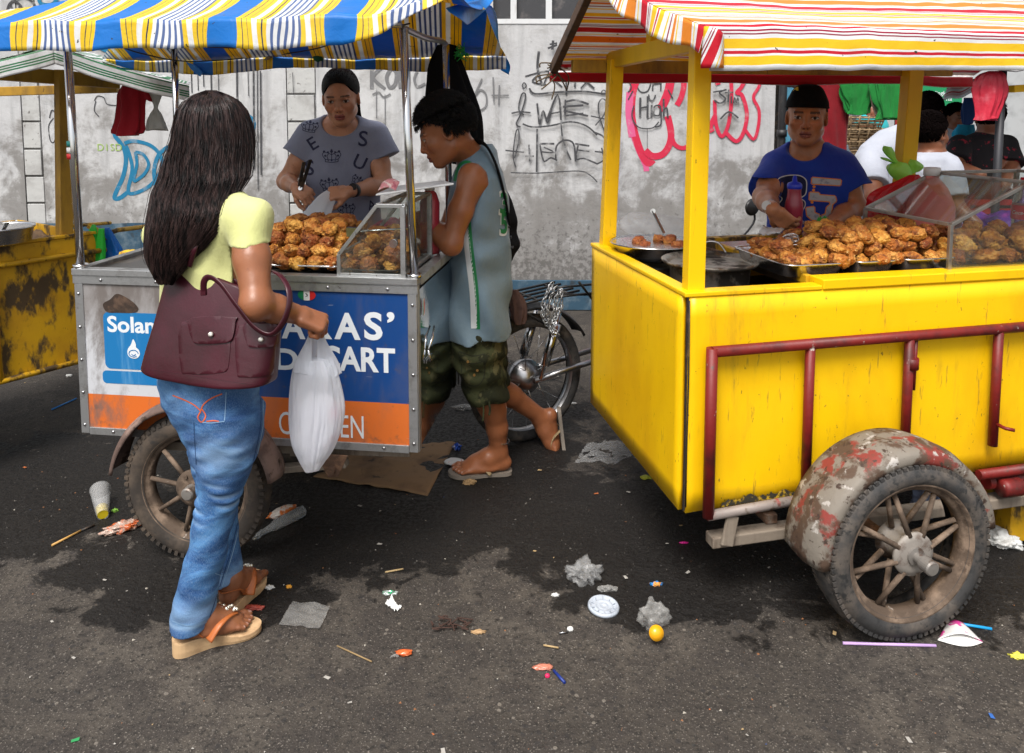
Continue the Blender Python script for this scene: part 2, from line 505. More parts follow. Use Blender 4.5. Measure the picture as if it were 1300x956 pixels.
def stroke2d(pts,w,sub=5,closed=False,taper=False):
    pp=catmull([(p[0],p[1],0) for p in pts],sub,closed) if len(pts)>2 else [Vector((p[0],p[1],0)) for p in pts]
    n=len(pp);vs=[];fs=[]
    for i,p in enumerate(pp):
        if closed: t=pp[(i+1)%n]-pp[i-1]
        else: t=pp[min(i+1,n-1)]-pp[max(i-1,0)]
        if t.length<1e-9: t=Vector((1,0,0))
        t.normalize();q=Vector((-t.y,t.x,0))*w*.5
        if taper and (i==0 or i==n-1): q*=.4
        vs+=[(p.x+q.x,p.y+q.y),(p.x-q.x,p.y-q.y)]
    for i in range(n if closed else n-1):
        a=2*i;b=2*((i+1)%n); fs.append((a,a+1,b+1,b))
    return vs,fs
def merge2d(L):
    vs=[];fs=[]
    for v,f in L:
        n=len(vs);vs+=v;fs+=[tuple(i+n for i in q) for q in f]
    return vs,fs
def disc2d(c,r,n=14,ry=None):
    ry=ry or r
    return [(c[0]+r*math.cos(2*math.pi*i/n),c[1]+ry*math.sin(2*math.pi*i/n)) for i in range(n)],[tuple(range(n))]
def rot2d(t,a,dx=0,dy=0,s=1):
    c,sn=math.cos(a)*s,math.sin(a)*s
    return [(x*c-y*sn+dx,x*sn+y*c+dy) for x,y in t[0]],t[1]
def project(name,t,o,right,up,tree,mats,parent=None,off=.0015,cell=.006,back=.25):
    """2-D shape pressed onto a surface (printed motif)"""
    o=Vector(o);r=Vector(right).normalized();u=Vector(up);u=(u-r*u.dot(r)).normalized();n=r.cross(u)
    bm=bmesh.new(); vv=[bm.verts.new((x,y,0)) for x,y in t[0]]
    for f in t[1]:
        try: bm.faces.new([vv[i] for i in f])
        except Exception: pass
    bmesh.ops.triangulate(bm,faces=bm.faces[:])
    xs=[v.co.x for v in bm.verts];ys=[v.co.y for v in bm.verts]
    for ax,lo,hi in ((0,min(xs),max(xs)),(1,min(ys),max(ys))):
        k=lo+cell
        while k<hi:
            no=Vector((1,0,0)) if ax==0 else Vector((0,1,0))
            bmesh.ops.bisect_plane(bm,geom=bm.verts[:]+bm.edges[:]+bm.faces[:],plane_co=no*k,plane_no=no); k+=cell
    kill=[]
    for v in bm.verts:
        w=o+r*v.co.x+u*v.co.y+n*back
        hit=tree.ray_cast(w,-n,back*2.2)
        if hit[0] is None: kill.append(v); continue
        v.co=hit[0]+n*off
    bmesh.ops.delete(bm,geom=kill,context='VERTS')
    bm.normal_update()
    V=[v.co.copy() for v in bm.verts]; bm.verts.index_update(); Fc=[[v.index for v in f.verts] for f in bm.faces]; bm.free()
    if not Fc: return None
    return mesh_obj(name,V,Fc,mats,parent,world=True,smooth=True)
def copy_tree(o, parent=None):
    c=o.copy(); COL.objects.link(c)
    if parent is not None: c.parent=parent
    for ch in o.children: copy_tree(ch,c)
    return c
# ================================================================ camera, light, sky
w=bpy.data.worlds.new('World'); SC.world=w; w.use_nodes=True
nt=w.node_tree; sky=nt.nodes.new('ShaderNodeTexSky'); sky.sky_type='NISHITA'; sky.sun_disc=False
SUN_EL=math.radians(58); SUN_AZ=math.radians(200)   # azimuth, from +Y clockwise
sky.sun_elevation=SUN_EL; sky.sun_rotation=SUN_AZ; sky.air_density=1.6; sky.dust_density=4.0; sky.ozone_density=1.0
hs=nt.nodes.new('ShaderNodeHueSaturation'); hs.inputs['Saturation'].default_value=.35
nt.links.new(sky.outputs[0],hs.inputs['Color']); nt.links.new(hs.outputs[0],nt.nodes['Background'].inputs[0]); nt.nodes['Background'].inputs[1].default_value=.135
sl=bpy.data.lights.new('sun','SUN'); sl.energy=2.8; sl.angle=math.radians(25); sl.color=(1,.965,.92)
so=bpy.data.objects.new('sun',sl); COL.objects.link(so)
sd=Vector((math.sin(SUN_AZ)*math.cos(SUN_EL),math.cos(SUN_AZ)*math.cos(SUN_EL),math.sin(SUN_EL)))
so.rotation_euler=sd.to_track_quat('Z','Y').to_euler()
cam=bpy.data.cameras.new('camera'); co=bpy.data.objects.new('camera',cam); COL.objects.link(co); SC.camera=co
co.location=(0,0,CAMH); co.rotation_euler=(math.pi/2-PITCH,0,0)
cam.sensor_width=36; cam.lens=36*FPX/1300; cam.shift_y=-(478-Y0)/1300; cam.clip_start=.05; cam.clip_end=400
SC.view_settings.view_transform='Standard'; SC.view_settings.look='None'; SC.view_settings.gamma=1; SC.view_settings.exposure=.47
SC.cycles.max_bounces=8; SC.cycles.transparent_max_bounces=16

# ================================================================ shared materials
M={}
M['steel']=mat('brushed steel',(.42,.42,.43),.28,1,[((.12,.11,.10),22,.5,.78,(1,1,.2),.6,.5)],[(60,.12,.002)])
M['chrome']=mat('polished steel tube',(.62,.62,.63),.14,1,[((.16,.12,.09),35,.6,.75,(1,1,.15),.7,.6)])
M['alu']=mat('worn aluminium edging',(.50,.51,.52),.38,.85,[((.20,.19,.18),16,.45,.7,(1,1,1),.7,.6),((.10,.07,.05),40,.66,.72)],[(80,.2,.002)])
M['tray']=mat('aluminium tray',(.62,.62,.63),.25,1,[((.2,.18,.15),18,.5,.8,None,.5,.5)],[(30,.1,.003)])
M['mirror']=mat('mirror polished sheet steel',(.62,.66,.70),.06,1,[((.2,.2,.2),7,.55,.8,(1,1,.3),.5,.3)],[(5,.12,.006)])
M['rust']=mat('rusty iron',(.10,.055,.035),.85,.1,[((.22,.12,.07),25,.45,.65),((.33,.29,.25),12,.55,.7,None,.7)],[(45,.5,.004)])
M['darkiron']=mat('greasy dark iron',(.035,.03,.028),.55,.4,[((.12,.08,.05),20,.5,.7)],[(50,.4,.003)])
M['mudrim']=mat('mud caked steel rim',(.085,.058,.040),.85,0,[((.22,.155,.11),14,.42,.66),((.07,.045,.03),38,.55,.7),((.36,.31,.27),30,.66,.74)],[(70,.6,.004)])
M['tyre']=mat('dusty rubber tyre',(.035,.034,.034),.75,0,[((.12,.098,.08),10,.40,.68,None,.85),((.02,.02,.02),40,.5,.65)],[(55,.4,.004)])
M['tyred']=mat('mud coated rubber tyre',(.035,.028,.023),.85,0,[((.10,.074,.054),10,.40,.66,None,.85),((.03,.028,.026),30,.55,.7)],[(55,.5,.004)])
M['yellow']=mat('glossy yellow painted plywood',(.88,.53,.003),.36,0,[((.70,.36,.004),3.0,.42,.72,(1,1,.45),.75),((.30,.16,.015),9,.58,.74,(1,1,.22),.45,.7),((.22,.12,.02),30,.62,.70,(2,2,.25),.6,.7),((.05,.03,.015),60,.66,.71,(1,1,.6),.8,.8)],[(5,.15,.01,(1,1,.3)),(90,.12,.002)],spec=.4)
M['ywood']=mat('yellow painted timber',(.78,.46,.01),.45,0,[((.55,.30,.01),6,.42,.75,(1,1,.2),.7),((.10,.07,.03),50,.68,.75,(1,1,.3),.8,.8)],[(30,.25,.004,(1,1,.1))],spec=.35)
M['yold']=mat('grimy old yellow paint',(.60,.33,.008),.5,0,[((.42,.20,.01),4,.40,.7,None,.7),((.045,.030,.018),13,.48,.60,(1,1,.45),.95,.85),((.02,.014,.01),60,.62,.70,(1,1,.3),.9,.9)],[(40,.3,.004)])
M['ybeam']=mat('faded yellow timber',(.42,.23,.02),.6,0,[((.14,.075,.02),9,.42,.7,(1,1,.3),.8),((.03,.02,.015),40,.62,.7,(1,1,.3),.9)],[(40,.3,.004)])
M['redpaint']=mat('chipped red oxide paint',(.17,.010,.008),.5,0,[((.07,.008,.007),12,.45,.7),((.42,.36,.32),30,.66,.72,None,.8),((.06,.035,.025),20,.62,.72)],[(50,.35,.003)])
M['fender']=mat('mudguard with flaking red and grey paint',(.20,.175,.145),.65,.1,[((.22,.020,.014),8,.53,.58,None,.9),((.085,.052,.035),13,.46,.56),((.40,.37,.34),22,.60,.66),((.05,.03,.022),40,.57,.64)],[(40,.5,.004)])
M['fenderrust']=mat('rusted brown mudguard',(.13,.085,.07),.75,.2,[((.25,.17,.14),9,.45,.62),((.05,.03,.02),22,.56,.66)],[(40,.5,.004)])
M['wood']=mat('raw grey timber',(.22,.18,.14),.8,0,[((.10,.07,.05),20,.45,.7,(1,1,.2))],[(40,.4,.004)])
M['darkwood']=mat('dark weathered timber',(.09,.05,.03),.7,0,[((.03,.02,.015),20,.45,.7,(.2,1,1))],[(40,.4,.004)])
M['black']=mat('black fabric',(.006,.006,.007),.9,0,(),[(30,.5,.01)],spec=.15)
M['blackpl']=mat('black plastic',(.014,.014,.015),.4)
M['white']=mat('white painted board',(.62,.63,.64),.4,0,[((.36,.34,.32),9,.5,.75,None,.6)],[(50,.1,.002)])
M['glass']=glass_sheet('greasy glass')
M['sign_white']=mat('vinyl sign white',(.60,.62,.64),.4,0,[((.30,.29,.29),5,.5,.8,None,.6)])
# ================================================================ ground
def ground_mat():
    m,g,b=newmat('oily street asphalt')
    v=coords(g,'Object')
    big=noise_node(g,v,1.3,5,.6,.4); mid=noise_node(g,v,9,6,.65,.3); fine=noise_node(g,v,60,4,.7); gr=noise_node(g,v,190,2,.6)
    c=mixc(g,ramp(g,big,.35,.68),(.040,.034,.029),(.080,.068,.056))
    c=mixc(g,mth(g,'MULTIPLY',ramp(g,mid,.42,.58),.85),c,(.040,.034,.030))
    c=mixc(g,mth(g,'MULTIPLY',ramp(g,fine,.50,.64),.8),c,(.020,.018,.016))
    c=mixc(g,mth(g,'MULTIPLY',ramp(g,gr,.60,.70),.6),c,(.27,.24,.205))
    vor=g.new('ShaderNodeTexVoronoi'); vor.inputs['Scale'].default_value=30; vor.inputs['Randomness'].default_value=1; g.link(v,vor.inputs['Vector'])
    st=mth(g,'LESS_THAN',vor.outputs['Distance'],.22)
    sel=g.new('ShaderNodeSeparateColor'); g.link(vor.outputs['Color'],sel.inputs[0]); st=mth(g,'MULTIPLY',st,mth(g,'GREATER_THAN',sel.outputs[0],.72))
    c=mixc(g,mth(g,'MULTIPLY',st,.75),c,(.030,.027,.026))
    st2=mth(g,'MULTIPLY',mth(g,'LESS_THAN',vor.outputs['Distance'],.16),mth(g,'LESS_THAN',sel.outputs[0],.10))
    c=mixc(g,mth(g,'MULTIPLY',st2,.6),c,(.21,.185,.155))
    # oily / wet stains, each with its own place and outline
    spots=[(.42,2.36,.30,.20),(.28,2.75,.36,.45),(.60,2.30,.20,.10),(-.75,2.75,.95,.36),(-.95,2.35,.40,.20),(-1.9,3.0,.7,.6),(1.2,2.7,1.0,.55),(-.3,3.6,.7,1.1),(-1.25,2.45,.30,.13),(-.1,2.9,.45,.35)]
    sp=g.new('ShaderNodeSeparateXYZ'); g.link(v,sp.inputs[0]); tot=None
    for (x,y,rx,ry) in spots:
        dx=mth(g,'POWER',mth(g,'DIVIDE',mth(g,'SUBTRACT',sp.outputs[0],x),rx),2.0); dy=mth(g,'POWER',mth(g,'DIVIDE',mth(g,'SUBTRACT',sp.outputs[1],y),ry),2.0)
        e=mth(g,'SUBTRACT',1.35,mth(g,'SQRT',mth(g,'ADD',dx,dy)))
        tot=e if tot is None else mth(g,'MAXIMUM',tot,e)
    edge=noise_node(g,v,7,6,.68,.5); k=mth(g,'ADD',tot,mth(g,'MULTIPLY',mth(g,'SUBTRACT',edge,.5),1.9))
    wet=ramp(g,k,.30,.46)
    c=mixc(g,mth(g,'MULTIPLY',wet,.90),c,(.006,.005,.0045))
    g.link(c,b.inputs['Base Color'])
    r=mth(g,'SUBTRACT',.86,mth(g,'MULTIPLY',wet,mth(g,'MULTIPLY',ramp(g,fine,.35,.6),.36))); g.link(r,b.inputs['Roughness'])
    b.inputs['Specular IOR Level'].default_value=.28
    b1=g.new('ShaderNodeBump'); b1.inputs['Strength'].default_value=.8; b1.inputs['Distance'].default_value=.016; g.link(mid,b1.inputs['Height'])
    b2=g.new('ShaderNodeBump'); b2.inputs['Strength'].default_value=.8; b2.inputs['Distance'].default_value=.006; g.link(fine,b2.inputs['Height']); g.link(b1.outputs[0],b2.inputs['Normal'])
    b3=g.new('ShaderNodeBump'); b3.inputs['Strength'].default_value=.5; b3.inputs['Distance'].default_value=.003; g.link(gr,b3.inputs['Height']); g.link(b2.outputs[0],b3.inputs['Normal'])
    g.link(b3.outputs[0],b.inputs['Normal'])
    return m
def gz(x,y): return .006*fbm((x*1.1,y*1.1,0),3)+.003*noise.noise((x*7,y*7,1))
vs=[];fs=[]
xs=[-150,-60,-20,-8]+[-4+.04*i for i in range(201)]+[8,20,60,150]; ys=[-60,-20,-5,-1,.8]+[1.2+.04*i for i in range(140)]+[8,12,20,40,90,200]
for y in ys:
    for x in xs: vs.append((x,y,gz(x,y) if -4<x<4 and 1<y<6 else 0))
nx=len(xs)
for j in range(len(ys)-1):
    for i in range(nx-1): fs.append((j*nx+i,j*nx+i+1,(j+1)*nx+i+1,(j+1)*nx+i))
tag(mesh_obj('ground',vs,fs,ground_mat(),smooth=True),kind='structure')
# grit: thousands of crumbs
def grit():
    V=[];F=[];mi=[]
    base=[(1,0,-.4),(-.5,.87,-.4),(-.5,-.87,-.4),(0,0,.9)]
    r=random.Random(3)
    for i in range(5200):
        y=1.55+3.2*r.random()**1.4; x=(r.random()*2-1)*.72*y
        s=r.choice([.0014,.002,.002,.003,.0045])*(0.7+.6*r.random()); a=r.random()*6.28
        n=len(V); c,q=math.cos(a),math.sin(a); z=gz(x,y)+s*.15
        for p in base: V.append((x+(p[0]*c-p[1]*q)*s*(.7+.6*r.random()),y+(p[0]*q+p[1]*c)*s,z+p[2]*s*.6))
        F+=[(n,n+1,n+2),(n,n+1,n+3),(n+1,n+2,n+3),(n+2,n,n+3)]; k=r.choices([0,1,2,3],[9,8,.7,.6])[0]; mi+=[k]*4
    return V,F,mi
V,F,mi=grit()
o=mesh_obj('gravel_grit',V,F,[mat('grey grit',(.10,.09,.08),.9),mat('dark grit',(.03,.028,.026),.8),mat('pale grit',(.36,.33,.28),.8),mat('rust coloured grit',(.24,.10,.04),.8)],midx=mi)
tag(o,'fine crumbs of grit scattered over the asphalt','grit',kind='stuff')

# ================================================================ graffiti wall
WY=5.8
def wx(px,py): 
    p=P(px,py,WY); return (p.x,p.z)
wall_m=None
def wall_material():
    m,g,b=newmat('stained whitewashed plaster')
    v=coords(g,'Object'); vs_=coords(g,'Object',(2.2,1,.25))
    big=noise_node(g,v,.8,6,.62,.3); mid=noise_node(g,v,3.5,8,.68,.3); fi=noise_node(g,v,24,6,.7); st=noise_node(g,vs_,4,7,.65,.2)
    sp=g.new('ShaderNodeSeparateXYZ'); g.link(v,sp.inputs[0])
    c=mixc(g,ramp(g,big,.3,.7),(.44,.44,.45),(.54,.54,.54))
    c=mixc(g,mth(g,'MULTIPLY',ramp(g,st,.46,.70),.6),c,(.27,.27,.275))
    c=mixc(g,mth(g,'MULTIPLY',ramp(g,mid,.47,.64),.6),c,(.28,.27,.26))
    # grime that climbs from the foot of the wall
    h=mth(g,'SUBTRACT',1.35,sp.outputs[2]); h=mth(g,'ADD',mth(g,'MULTIPLY',h,.8),mth(g,'MULTIPLY',mth(g,'SUBTRACT',mid,.5),3.0))
    c=mixc(g,mth(g,'MULTIPLY',ramp(g,h,.0,.55),.75),c,(.17,.16,.15))
    h2=mth(g,'ADD',mth(g,'SUBTRACT',.55,sp.outputs[2]),mth(g,'MULTIPLY',mth(g,'SUBTRACT',fi,.5),3.2))
    c=mixc(g,mth(g,'MULTIPLY',ramp(g,h2,.0,.4),.7),c,(.09,.085,.08))
    c=mixc(g,mth(g,'MULTIPLY',ramp(g,fi,.60,.70),.45),c,(.16,.155,.15))
    g.link(c,b.inputs['Base Color']); b.inputs['Roughness'].default_value=.9
    b1=g.new('ShaderNodeBump'); b1.inputs['Strength'].default_value=.5; b1.inputs['Distance'].default_value=.02; g.link(mid,b1.inputs['Height'])
    b2=g.new('ShaderNodeBump'); b2.inputs['Strength'].default_value=.35; b2.inputs['Distance'].default_value=.005; g.link(fi,b2.inputs['Height']); g.link(b1.outputs[0],b2.inputs['Normal'])
    g.link(b2.outputs[0],b.inputs['Normal']); return m
wallt=thing('plaster_wall','long whitewashed plaster wall covered in graffiti behind the food carts','wall',(0,WY,0))
mb=MB()
def wbb(x0,z0,x1,z1,y0=0,y1=.25): mb.bb(x0,y0,z0,x1,y1,z1)
xl,xr=-7.0,1.93
WX0,WX1=P(626,10,WY).x,P(745,10,WY).x; WZ0=P(700,24,WY).z; WZ1=2.9
s1=(P(27,150,WY).x,P(52,150,WY).x); s2=(P(364,150,WY).x,P(402,150,WY).x)
ztop=3.3
# panels between the block strips, with the window opening left free
wbb(xl,0,s1[0],ztop); wbb(s1[1],0,s2[0],ztop); wbb(s2[1],0,WX0,ztop); wbb(WX0,0,WX1,WZ0); wbb(WX0,WZ1,WX1,ztop); wbb(WX1,0,xr,ztop)
wbb(s1[0],0,s1[1],ztop,.03,.25); wbb(s2[0],0,s2[1],ztop,.03,.25)
WM=wall_material()
mb.build('plaster_face',WM,wallt)
bm_=mat('whitewashed concrete block',(.46,.46,.45),.9,0,[((.28,.27,.26),6,.45,.7,None,.7),((.16,.15,.14),30,.6,.7)],[(20,.5,.008)])
for a,b_ in (s1,s2):
    mb=MB(); z=.0; r=random.Random(int(a*100)); hh=.195
    while z<2.9:
        w_=b_-a; j=r.uniform(-.006,.006)
        mb.bb(a+.006,.002+j*.5,z+.008,b_-.008-r.random()*.01,.034,z+hh); z+=hh+.006
    mb.build('block_strip',bm_,wallt,bevel=.004)
blue=mat('faded blue painted plinth',(.03,.075,.12),.8,0,[((.20,.25,.28),5,.5,.68,None,.6),((.03,.035,.04),12,.52,.7,None,.9)],[(20,.5,.008)])
mb=MB(); zz=P(700,352,WY).z
mb.bb(P(402,0,WY).x-.15,-.02,0,xr+.02,-.001,zz-.02); mb.build('plinth_band',blue,wallt,bevel=.004)
mb=MB(); vsg,fsg,_=grid(lambda u,v:(xl+u*(P(402,0,WY).x-.155-xl),-.012-.012*v+.004*noise.noise((u*30,v*6,0)),v*(.66+.03*noise.noise((u*14,0,3)))),60,8)
mb.add(vsg,fsg,True); mb.build('plinth_band',blue,wallt)
# window
win=mesh_obj('window',[],[],M['darkwood'],wallt); bpy.data.objects.remove(win)
mb=MB(); mb.bb(WX0,.06,WZ0,WX1,.075,WZ1); wf=mb.build('window',mat('dusty dark louvre glass',(.05,.05,.055),.25,0,[((.12,.11,.11),8,.5,.7)],[(10,.2,.01)]),wallt)
mb=MB()
for px in (652,697): 
    x=P(px,10,WY).x; mb.bb(x-.022,.02,WZ0,x+.022,.059,WZ1)
mb.bb(WX0-.01,-.006,WZ0-.035,WX1+.01,.058,WZ0)
wf2=mb.build('window_frame',M['white'],wf)
# graffiti
GW=.62
def wstroke(L,w,z3=False,sub=5,closed=False):
    pts=[]
    for px,py in L:
        if z3: px=640+px/2.989; py=py/2.989
        x,z=wx(px,py); pts.append((x,z))
    return stroke2d(pts,w*(GW if z3 else .9),sub,closed)
def graffiti(name,strokes,m,label=None,off=.003):
    t=merge2d(strokes); V=[]
    for q,(sv,_) in enumerate(strokes): V+=[(x,-off-.0007*q+.00002*i,z) for i,(x,z) in enumerate(sv)]
    ob=mesh_obj(name,V,[f[::-1] for f in t[1]],m,wallt)
    if label: ob['label']=label
    return ob
gm=lambda n,c,a=.35: mat(n,c,.85,0,[((.42,.42,.42),16,.52,.72,None,a)])
gblue=gm('blue spray paint',(.01,.16,.30)); gblk=gm('black marker paint',(.055,.055,.06),.6); ggry=gm('grey spray paint',(.16,.16,.165),.7)
gred=gm('red spray paint',(.55,.02,.06)); gpnk=gm('pink spray paint',(.62,.10,.24),.6); ggrn=gm('lime paint',(.30,.45,.10))
W=wstroke
graffiti('graffiti',[W([(145,160),(146,172),(152,180),(158,190),(160,205),(156,225),(147,245),(146,252),(153,251),(162,244)],.035),
 W([(158,182),(170,179),(190,184),(203,196),(206,212),(198,228),(184,240),(167,246),(163,240),(168,215),(164,195),(160,185)],.03),
 W([(172,193),(182,196),(189,208),(184,220),(173,229),(170,227),(174,208),(172,193)],.026),
 W([(214,186),(202,196),(196,215),(198,235),(205,248),(218,256),(240,250),(262,240)],.032),W([(230,190),(246,200),(250,215),(246,230),(232,240)],.03),
 W([(315,147),(321,152),(322,160),(319,170)],.035),W([(118,50),(130,62),(146,66),(165,62)],.03),W([(183,52),(185,68),(198,76),(212,74),(222,66)],.03),
 W([(262,52),(262,70),(276,70),(276,52)],.02),W([(50,-10),(52,4),(66,6),(74,-2)],.03)],gblue,'blue outline tag with big rounded letters')
gt=[]
for ch,px in zip('DISD',(128,136,143,151)):
    t=fit2d(text2d(ch),h=.05); x,z=wx(px,187); gt.append(rot2d(t,0,x,z))
graffiti('graffiti',gt,ggrn,'small lime green letters')
graffiti('graffiti',[W([(472,84),(472,113)],.03),W([(487,84),(474,98),(489,113)],.026),W([(497,86),(491,98),(495,111),(502,106),(503,92),(497,86)],.03),W([(508,112),(508,88),(518,112),(519,88)],.026),W([(530,90),(526,100),(530,110),(540,106)],.02),
 W([(478,112),(478,150)],.007),W([(489,120),(489,162)],.007),W([(473,120),(481,117),(487,123),(496,119)],.012),
 W([(612,100),(604,118),(602,132),(608,140),(617,134),(617,120),(610,114),(603,122)],.014),W([(626,98),(627,131)],.012),W([(634,108),(633,133)],.012),W([(624,121),(646,121)],.012)],ggry,'grey tag letters high on the wall')
T=lambda L,w=.018,s=5: wstroke(L,w,True,s)
graffiti('graffiti',[T([(132,195),(127,260),(145,325)],.03),T([(80,290),(160,270),(205,285)]),T([(135,280),(108,310),(160,322)],.022),T([(175,262),(150,320)]),T([(165,290),(190,305),(220,330)]),T([(235,262),(236,362)],.02),T([(270,285),(268,332)],.022),T([(250,305),(290,300)]),T([(290,290),(342,336)],.022),T([(332,288),(290,336)]),T([(215,292),(370,290)]),
 T([(95,335),(118,356),(200,350),(300,347),(382,356),(396,345)],.022),T([(68,325),(75,314),(84,325),(75,336),(68,325)],.014),T([(368,350),(377,342),(386,350),(377,358),(368,350)],.012),
 T([(75,435),(55,415),(66,360),(80,356),(78,385),(62,435),(46,470),(62,482)]),T([(28,430),(60,424),(100,428)],.02),
 T([(125,392),(130,440),(135,472),(148,420),(165,466),(180,410),(196,366)],.022,4),T([(160,460),(203,358),(215,455)],.022,3),T([(172,432),(216,424)]),T([(232,378),(230,440)],.022),T([(230,388),(270,380),(320,396)],.026),T([(222,405),(300,400)],.026),T([(225,420),(318,440)],.024),T([(225,440),(300,430)],.02),
 T([(70,470),(110,482),(180,476),(250,462),(310,477),(352,512)],.02),
 T([(380,500),(360,440),(357,395),(372,375),(388,392),(378,435),(345,476)],.016),T([(328,440),(402,456)],.016),
 T([(45,635),(34,590),(44,505),(54,492),(56,530),(40,600)],.015),T([(5,570),(40,574),(76,577)],.018),T([(94,548),(97,612)],.02),T([(80,592),(113,592)],.018),
 T([(125,488),(123,652)],.022),T([(25,654),(125,656),(280,648),(325,664),(352,690)],.014),
 T([(135,545),(142,585),(152,612),(176,598),(200,608)],.02,3),T([(135,545),(190,545)],.024),T([(138,575),(190,578),(150,558)],.018,3),T([(195,605),(198,555),(228,532),(262,545),(270,612)],.022),T([(215,468),(220,520),(230,552)],.018),T([(230,558),(252,606)],.02),
 T([(280,548),(272,602),(300,600),(350,620)],.02,3),T([(268,545),(322,553)],.022),T([(275,568),(322,574)],.018),T([(336,500),(376,520),(392,570),(378,605),(348,622)],.02),T([(342,574),(400,580)],.018),T([(368,560),(385,632)],.018),
 T([(165,185),(200,172)],.024),T([(185,155),(182,190)],.03),T([(172,170),(200,165)],.02)],gblk,'black marker tags in several lines under the orange canopy edge')
graffiti('graffiti',[T([(530,290),(512,300),(505,328),(520,350),(545,345),(556,312),(542,290),(530,290)],.018),T([(565,285),(563,345)]),T([(595,285),(594,345)]),T([(563,320),(596,315)]),T([(548,358),(552,378),(566,380),(574,360)],.016),T([(488,345),(470,378)],.014),T([(468,300),(482,330),(470,350)],.014),T([(622,340),(640,375)],.014),
 T([(516,370),(515,445)],.026),T([(544,365),(543,447)],.024),T([(516,410),(545,405)],.02),T([(559,398),(558,444)],.024),T([(558,380),(560,386)],.02),T([(592,400),(570,404),(567,434),(588,436),(592,402),(594,470),(572,482)],.018),T([(604,375),(604,448)],.022),T([(604,420),(616,410),(620,447)],.02),
 T([(492,400),(484,440),(508,482),(560,486),(586,462)],.015),T([(542,486),(542,560)],.006),
 T([(842,340),(815,352),(838,375),(818,392),(795,380)],.02),T([(850,340),(848,388)],.02),T([(835,352),(866,350)],.014),T([(860,365),(860,392)],.018),T([(868,392),(872,370),(878,390),(884,370),(888,392)],.016,3),T([(790,350),(826,344)],.018),
 T([(818,452),(850,424),(886,448)],.02,3),T([(850,424),(852,442)],.012),T([(540,452),(560,445)],.01)],gblk,'black words with a winged doodle between the yellow posts')
GW=.9
graffiti('graffiti',[T([(512,285),(490,340),(483,420),(494,500),(518,575),(545,618),(565,605)],.06),T([(632,285),(625,340),(602,398),(588,412)],.07),T([(670,285),(682,318),(672,368),(655,400)],.045),T([(620,440),(633,505),(625,552),(600,586),(562,592),(535,570)],.055),T([(632,500),(646,546),(680,562),(716,538)],.035),
 T([(800,285),(812,322)],.04),T([(798,380),(803,470),(825,518),(850,472),(862,380),(860,290)],.03),T([(800,440),(782,480),(790,500)],.04),T([(842,505),(880,536),(908,500),(920,430),(902,362),(882,352),(900,330),(922,285)],.032),T([(912,490),(945,528),(962,485),(966,420),(945,370),(965,330),(976,295)],.026)],gred,'large red bubble letters behind the yellow cart posts')
graffiti('graffiti',[T([(500,288),(477,380),(481,480),(508,565),(536,625),(540,650)],.045),T([(478,350),(474,430),(486,520)],.06)],gpnk,'pink spray halo beside the red letters',off=.0022)
graffiti('paint_drip',[W([(x,y0),(x+1,y1)],w) for x,y0,y1,w in ((243,88,118,.01),(251,84,115,.008),(258,84,110,.008),(268,85,130,.012),(277,85,115,.006),(301,85,180,.014),(315,88,122,.006),(322,88,215,.012),(327,86,240,.008),(331,90,222,.012),(372,92,120,.006))],gblk)
graffiti('graffiti',[W([(63,150),(66,140),(71,146),(72,165),(69,180),(64,178),(62,160),(68,150)],.01),W([(120,128),(124,122),(132,124),(136,132),(148,134)],.008),W([(122,128),(120,140),(126,148)],.008),W([(150,122),(155,140)],.008),
 W([(8,22),(12,6),(20,2),(28,10),(20,16),(14,4),(30,-4),(44,6),(34,16),(24,8)],.018),W([(6,14),(20,18),(4,22)],.016)],gblk,'thin black scribble at the left end')
# drain pipe at the end of the wall, blue shutter beyond
mb=MB(); x=P(991,200,5.75).x; mb.cyl((x,5.74,0),(x,5.74,3.2),.028); 
for z in (.5,1.3,2.1): mb.cyl((x,5.74,z),(x,5.74,z+.05),.036)
tag(mb.build('drain_pipe',mat('black drain pipe',(.02,.02,.022),.5,0,[((.10,.09,.08),9,.5,.7)])),'black vertical drain pipe at the right end of the graffiti wall','pipe')
sh=thing('metal_door','light blue pressed metal door beside the graffiti wall','door',(2.0,5.82,0))
mb=MB(); mb.bb(0,.02,0,.44,.06,2.7)
dm=mat('light blue enamel',(.10,.32,.46),.5,0,[((.05,.16,.24),6,.5,.75),((.05,.05,.05),30,.64,.7)],[(20,.15,.004)])
mb.build('door_leaf',dm,sh)
mb=MB()
for k in range(4):
    z0=.15+k*.62; mb.bb(.06,.004,z0,.34,.018,z0+.02); mb.bb(.06,.004,z0+.5,.34,.018,z0+.52); mb.bb(.06,.004,z0+.022,.08,.018,z0+.498); mb.bb(.32,.004,z0+.022,.34,.018,z0+.498)
    for j in range(7): mb.bb(.1,.006,z0+.08+j*.05,.3,.018,z0+.1+j*.05)
mb.build('pressed_relief',dm,sh,bevel=.003)
mb=MB(); mb.bb(-.0,-.01,0,.035,.018,2.7); mb.build('door_frame',dm,sh,bevel=.003)
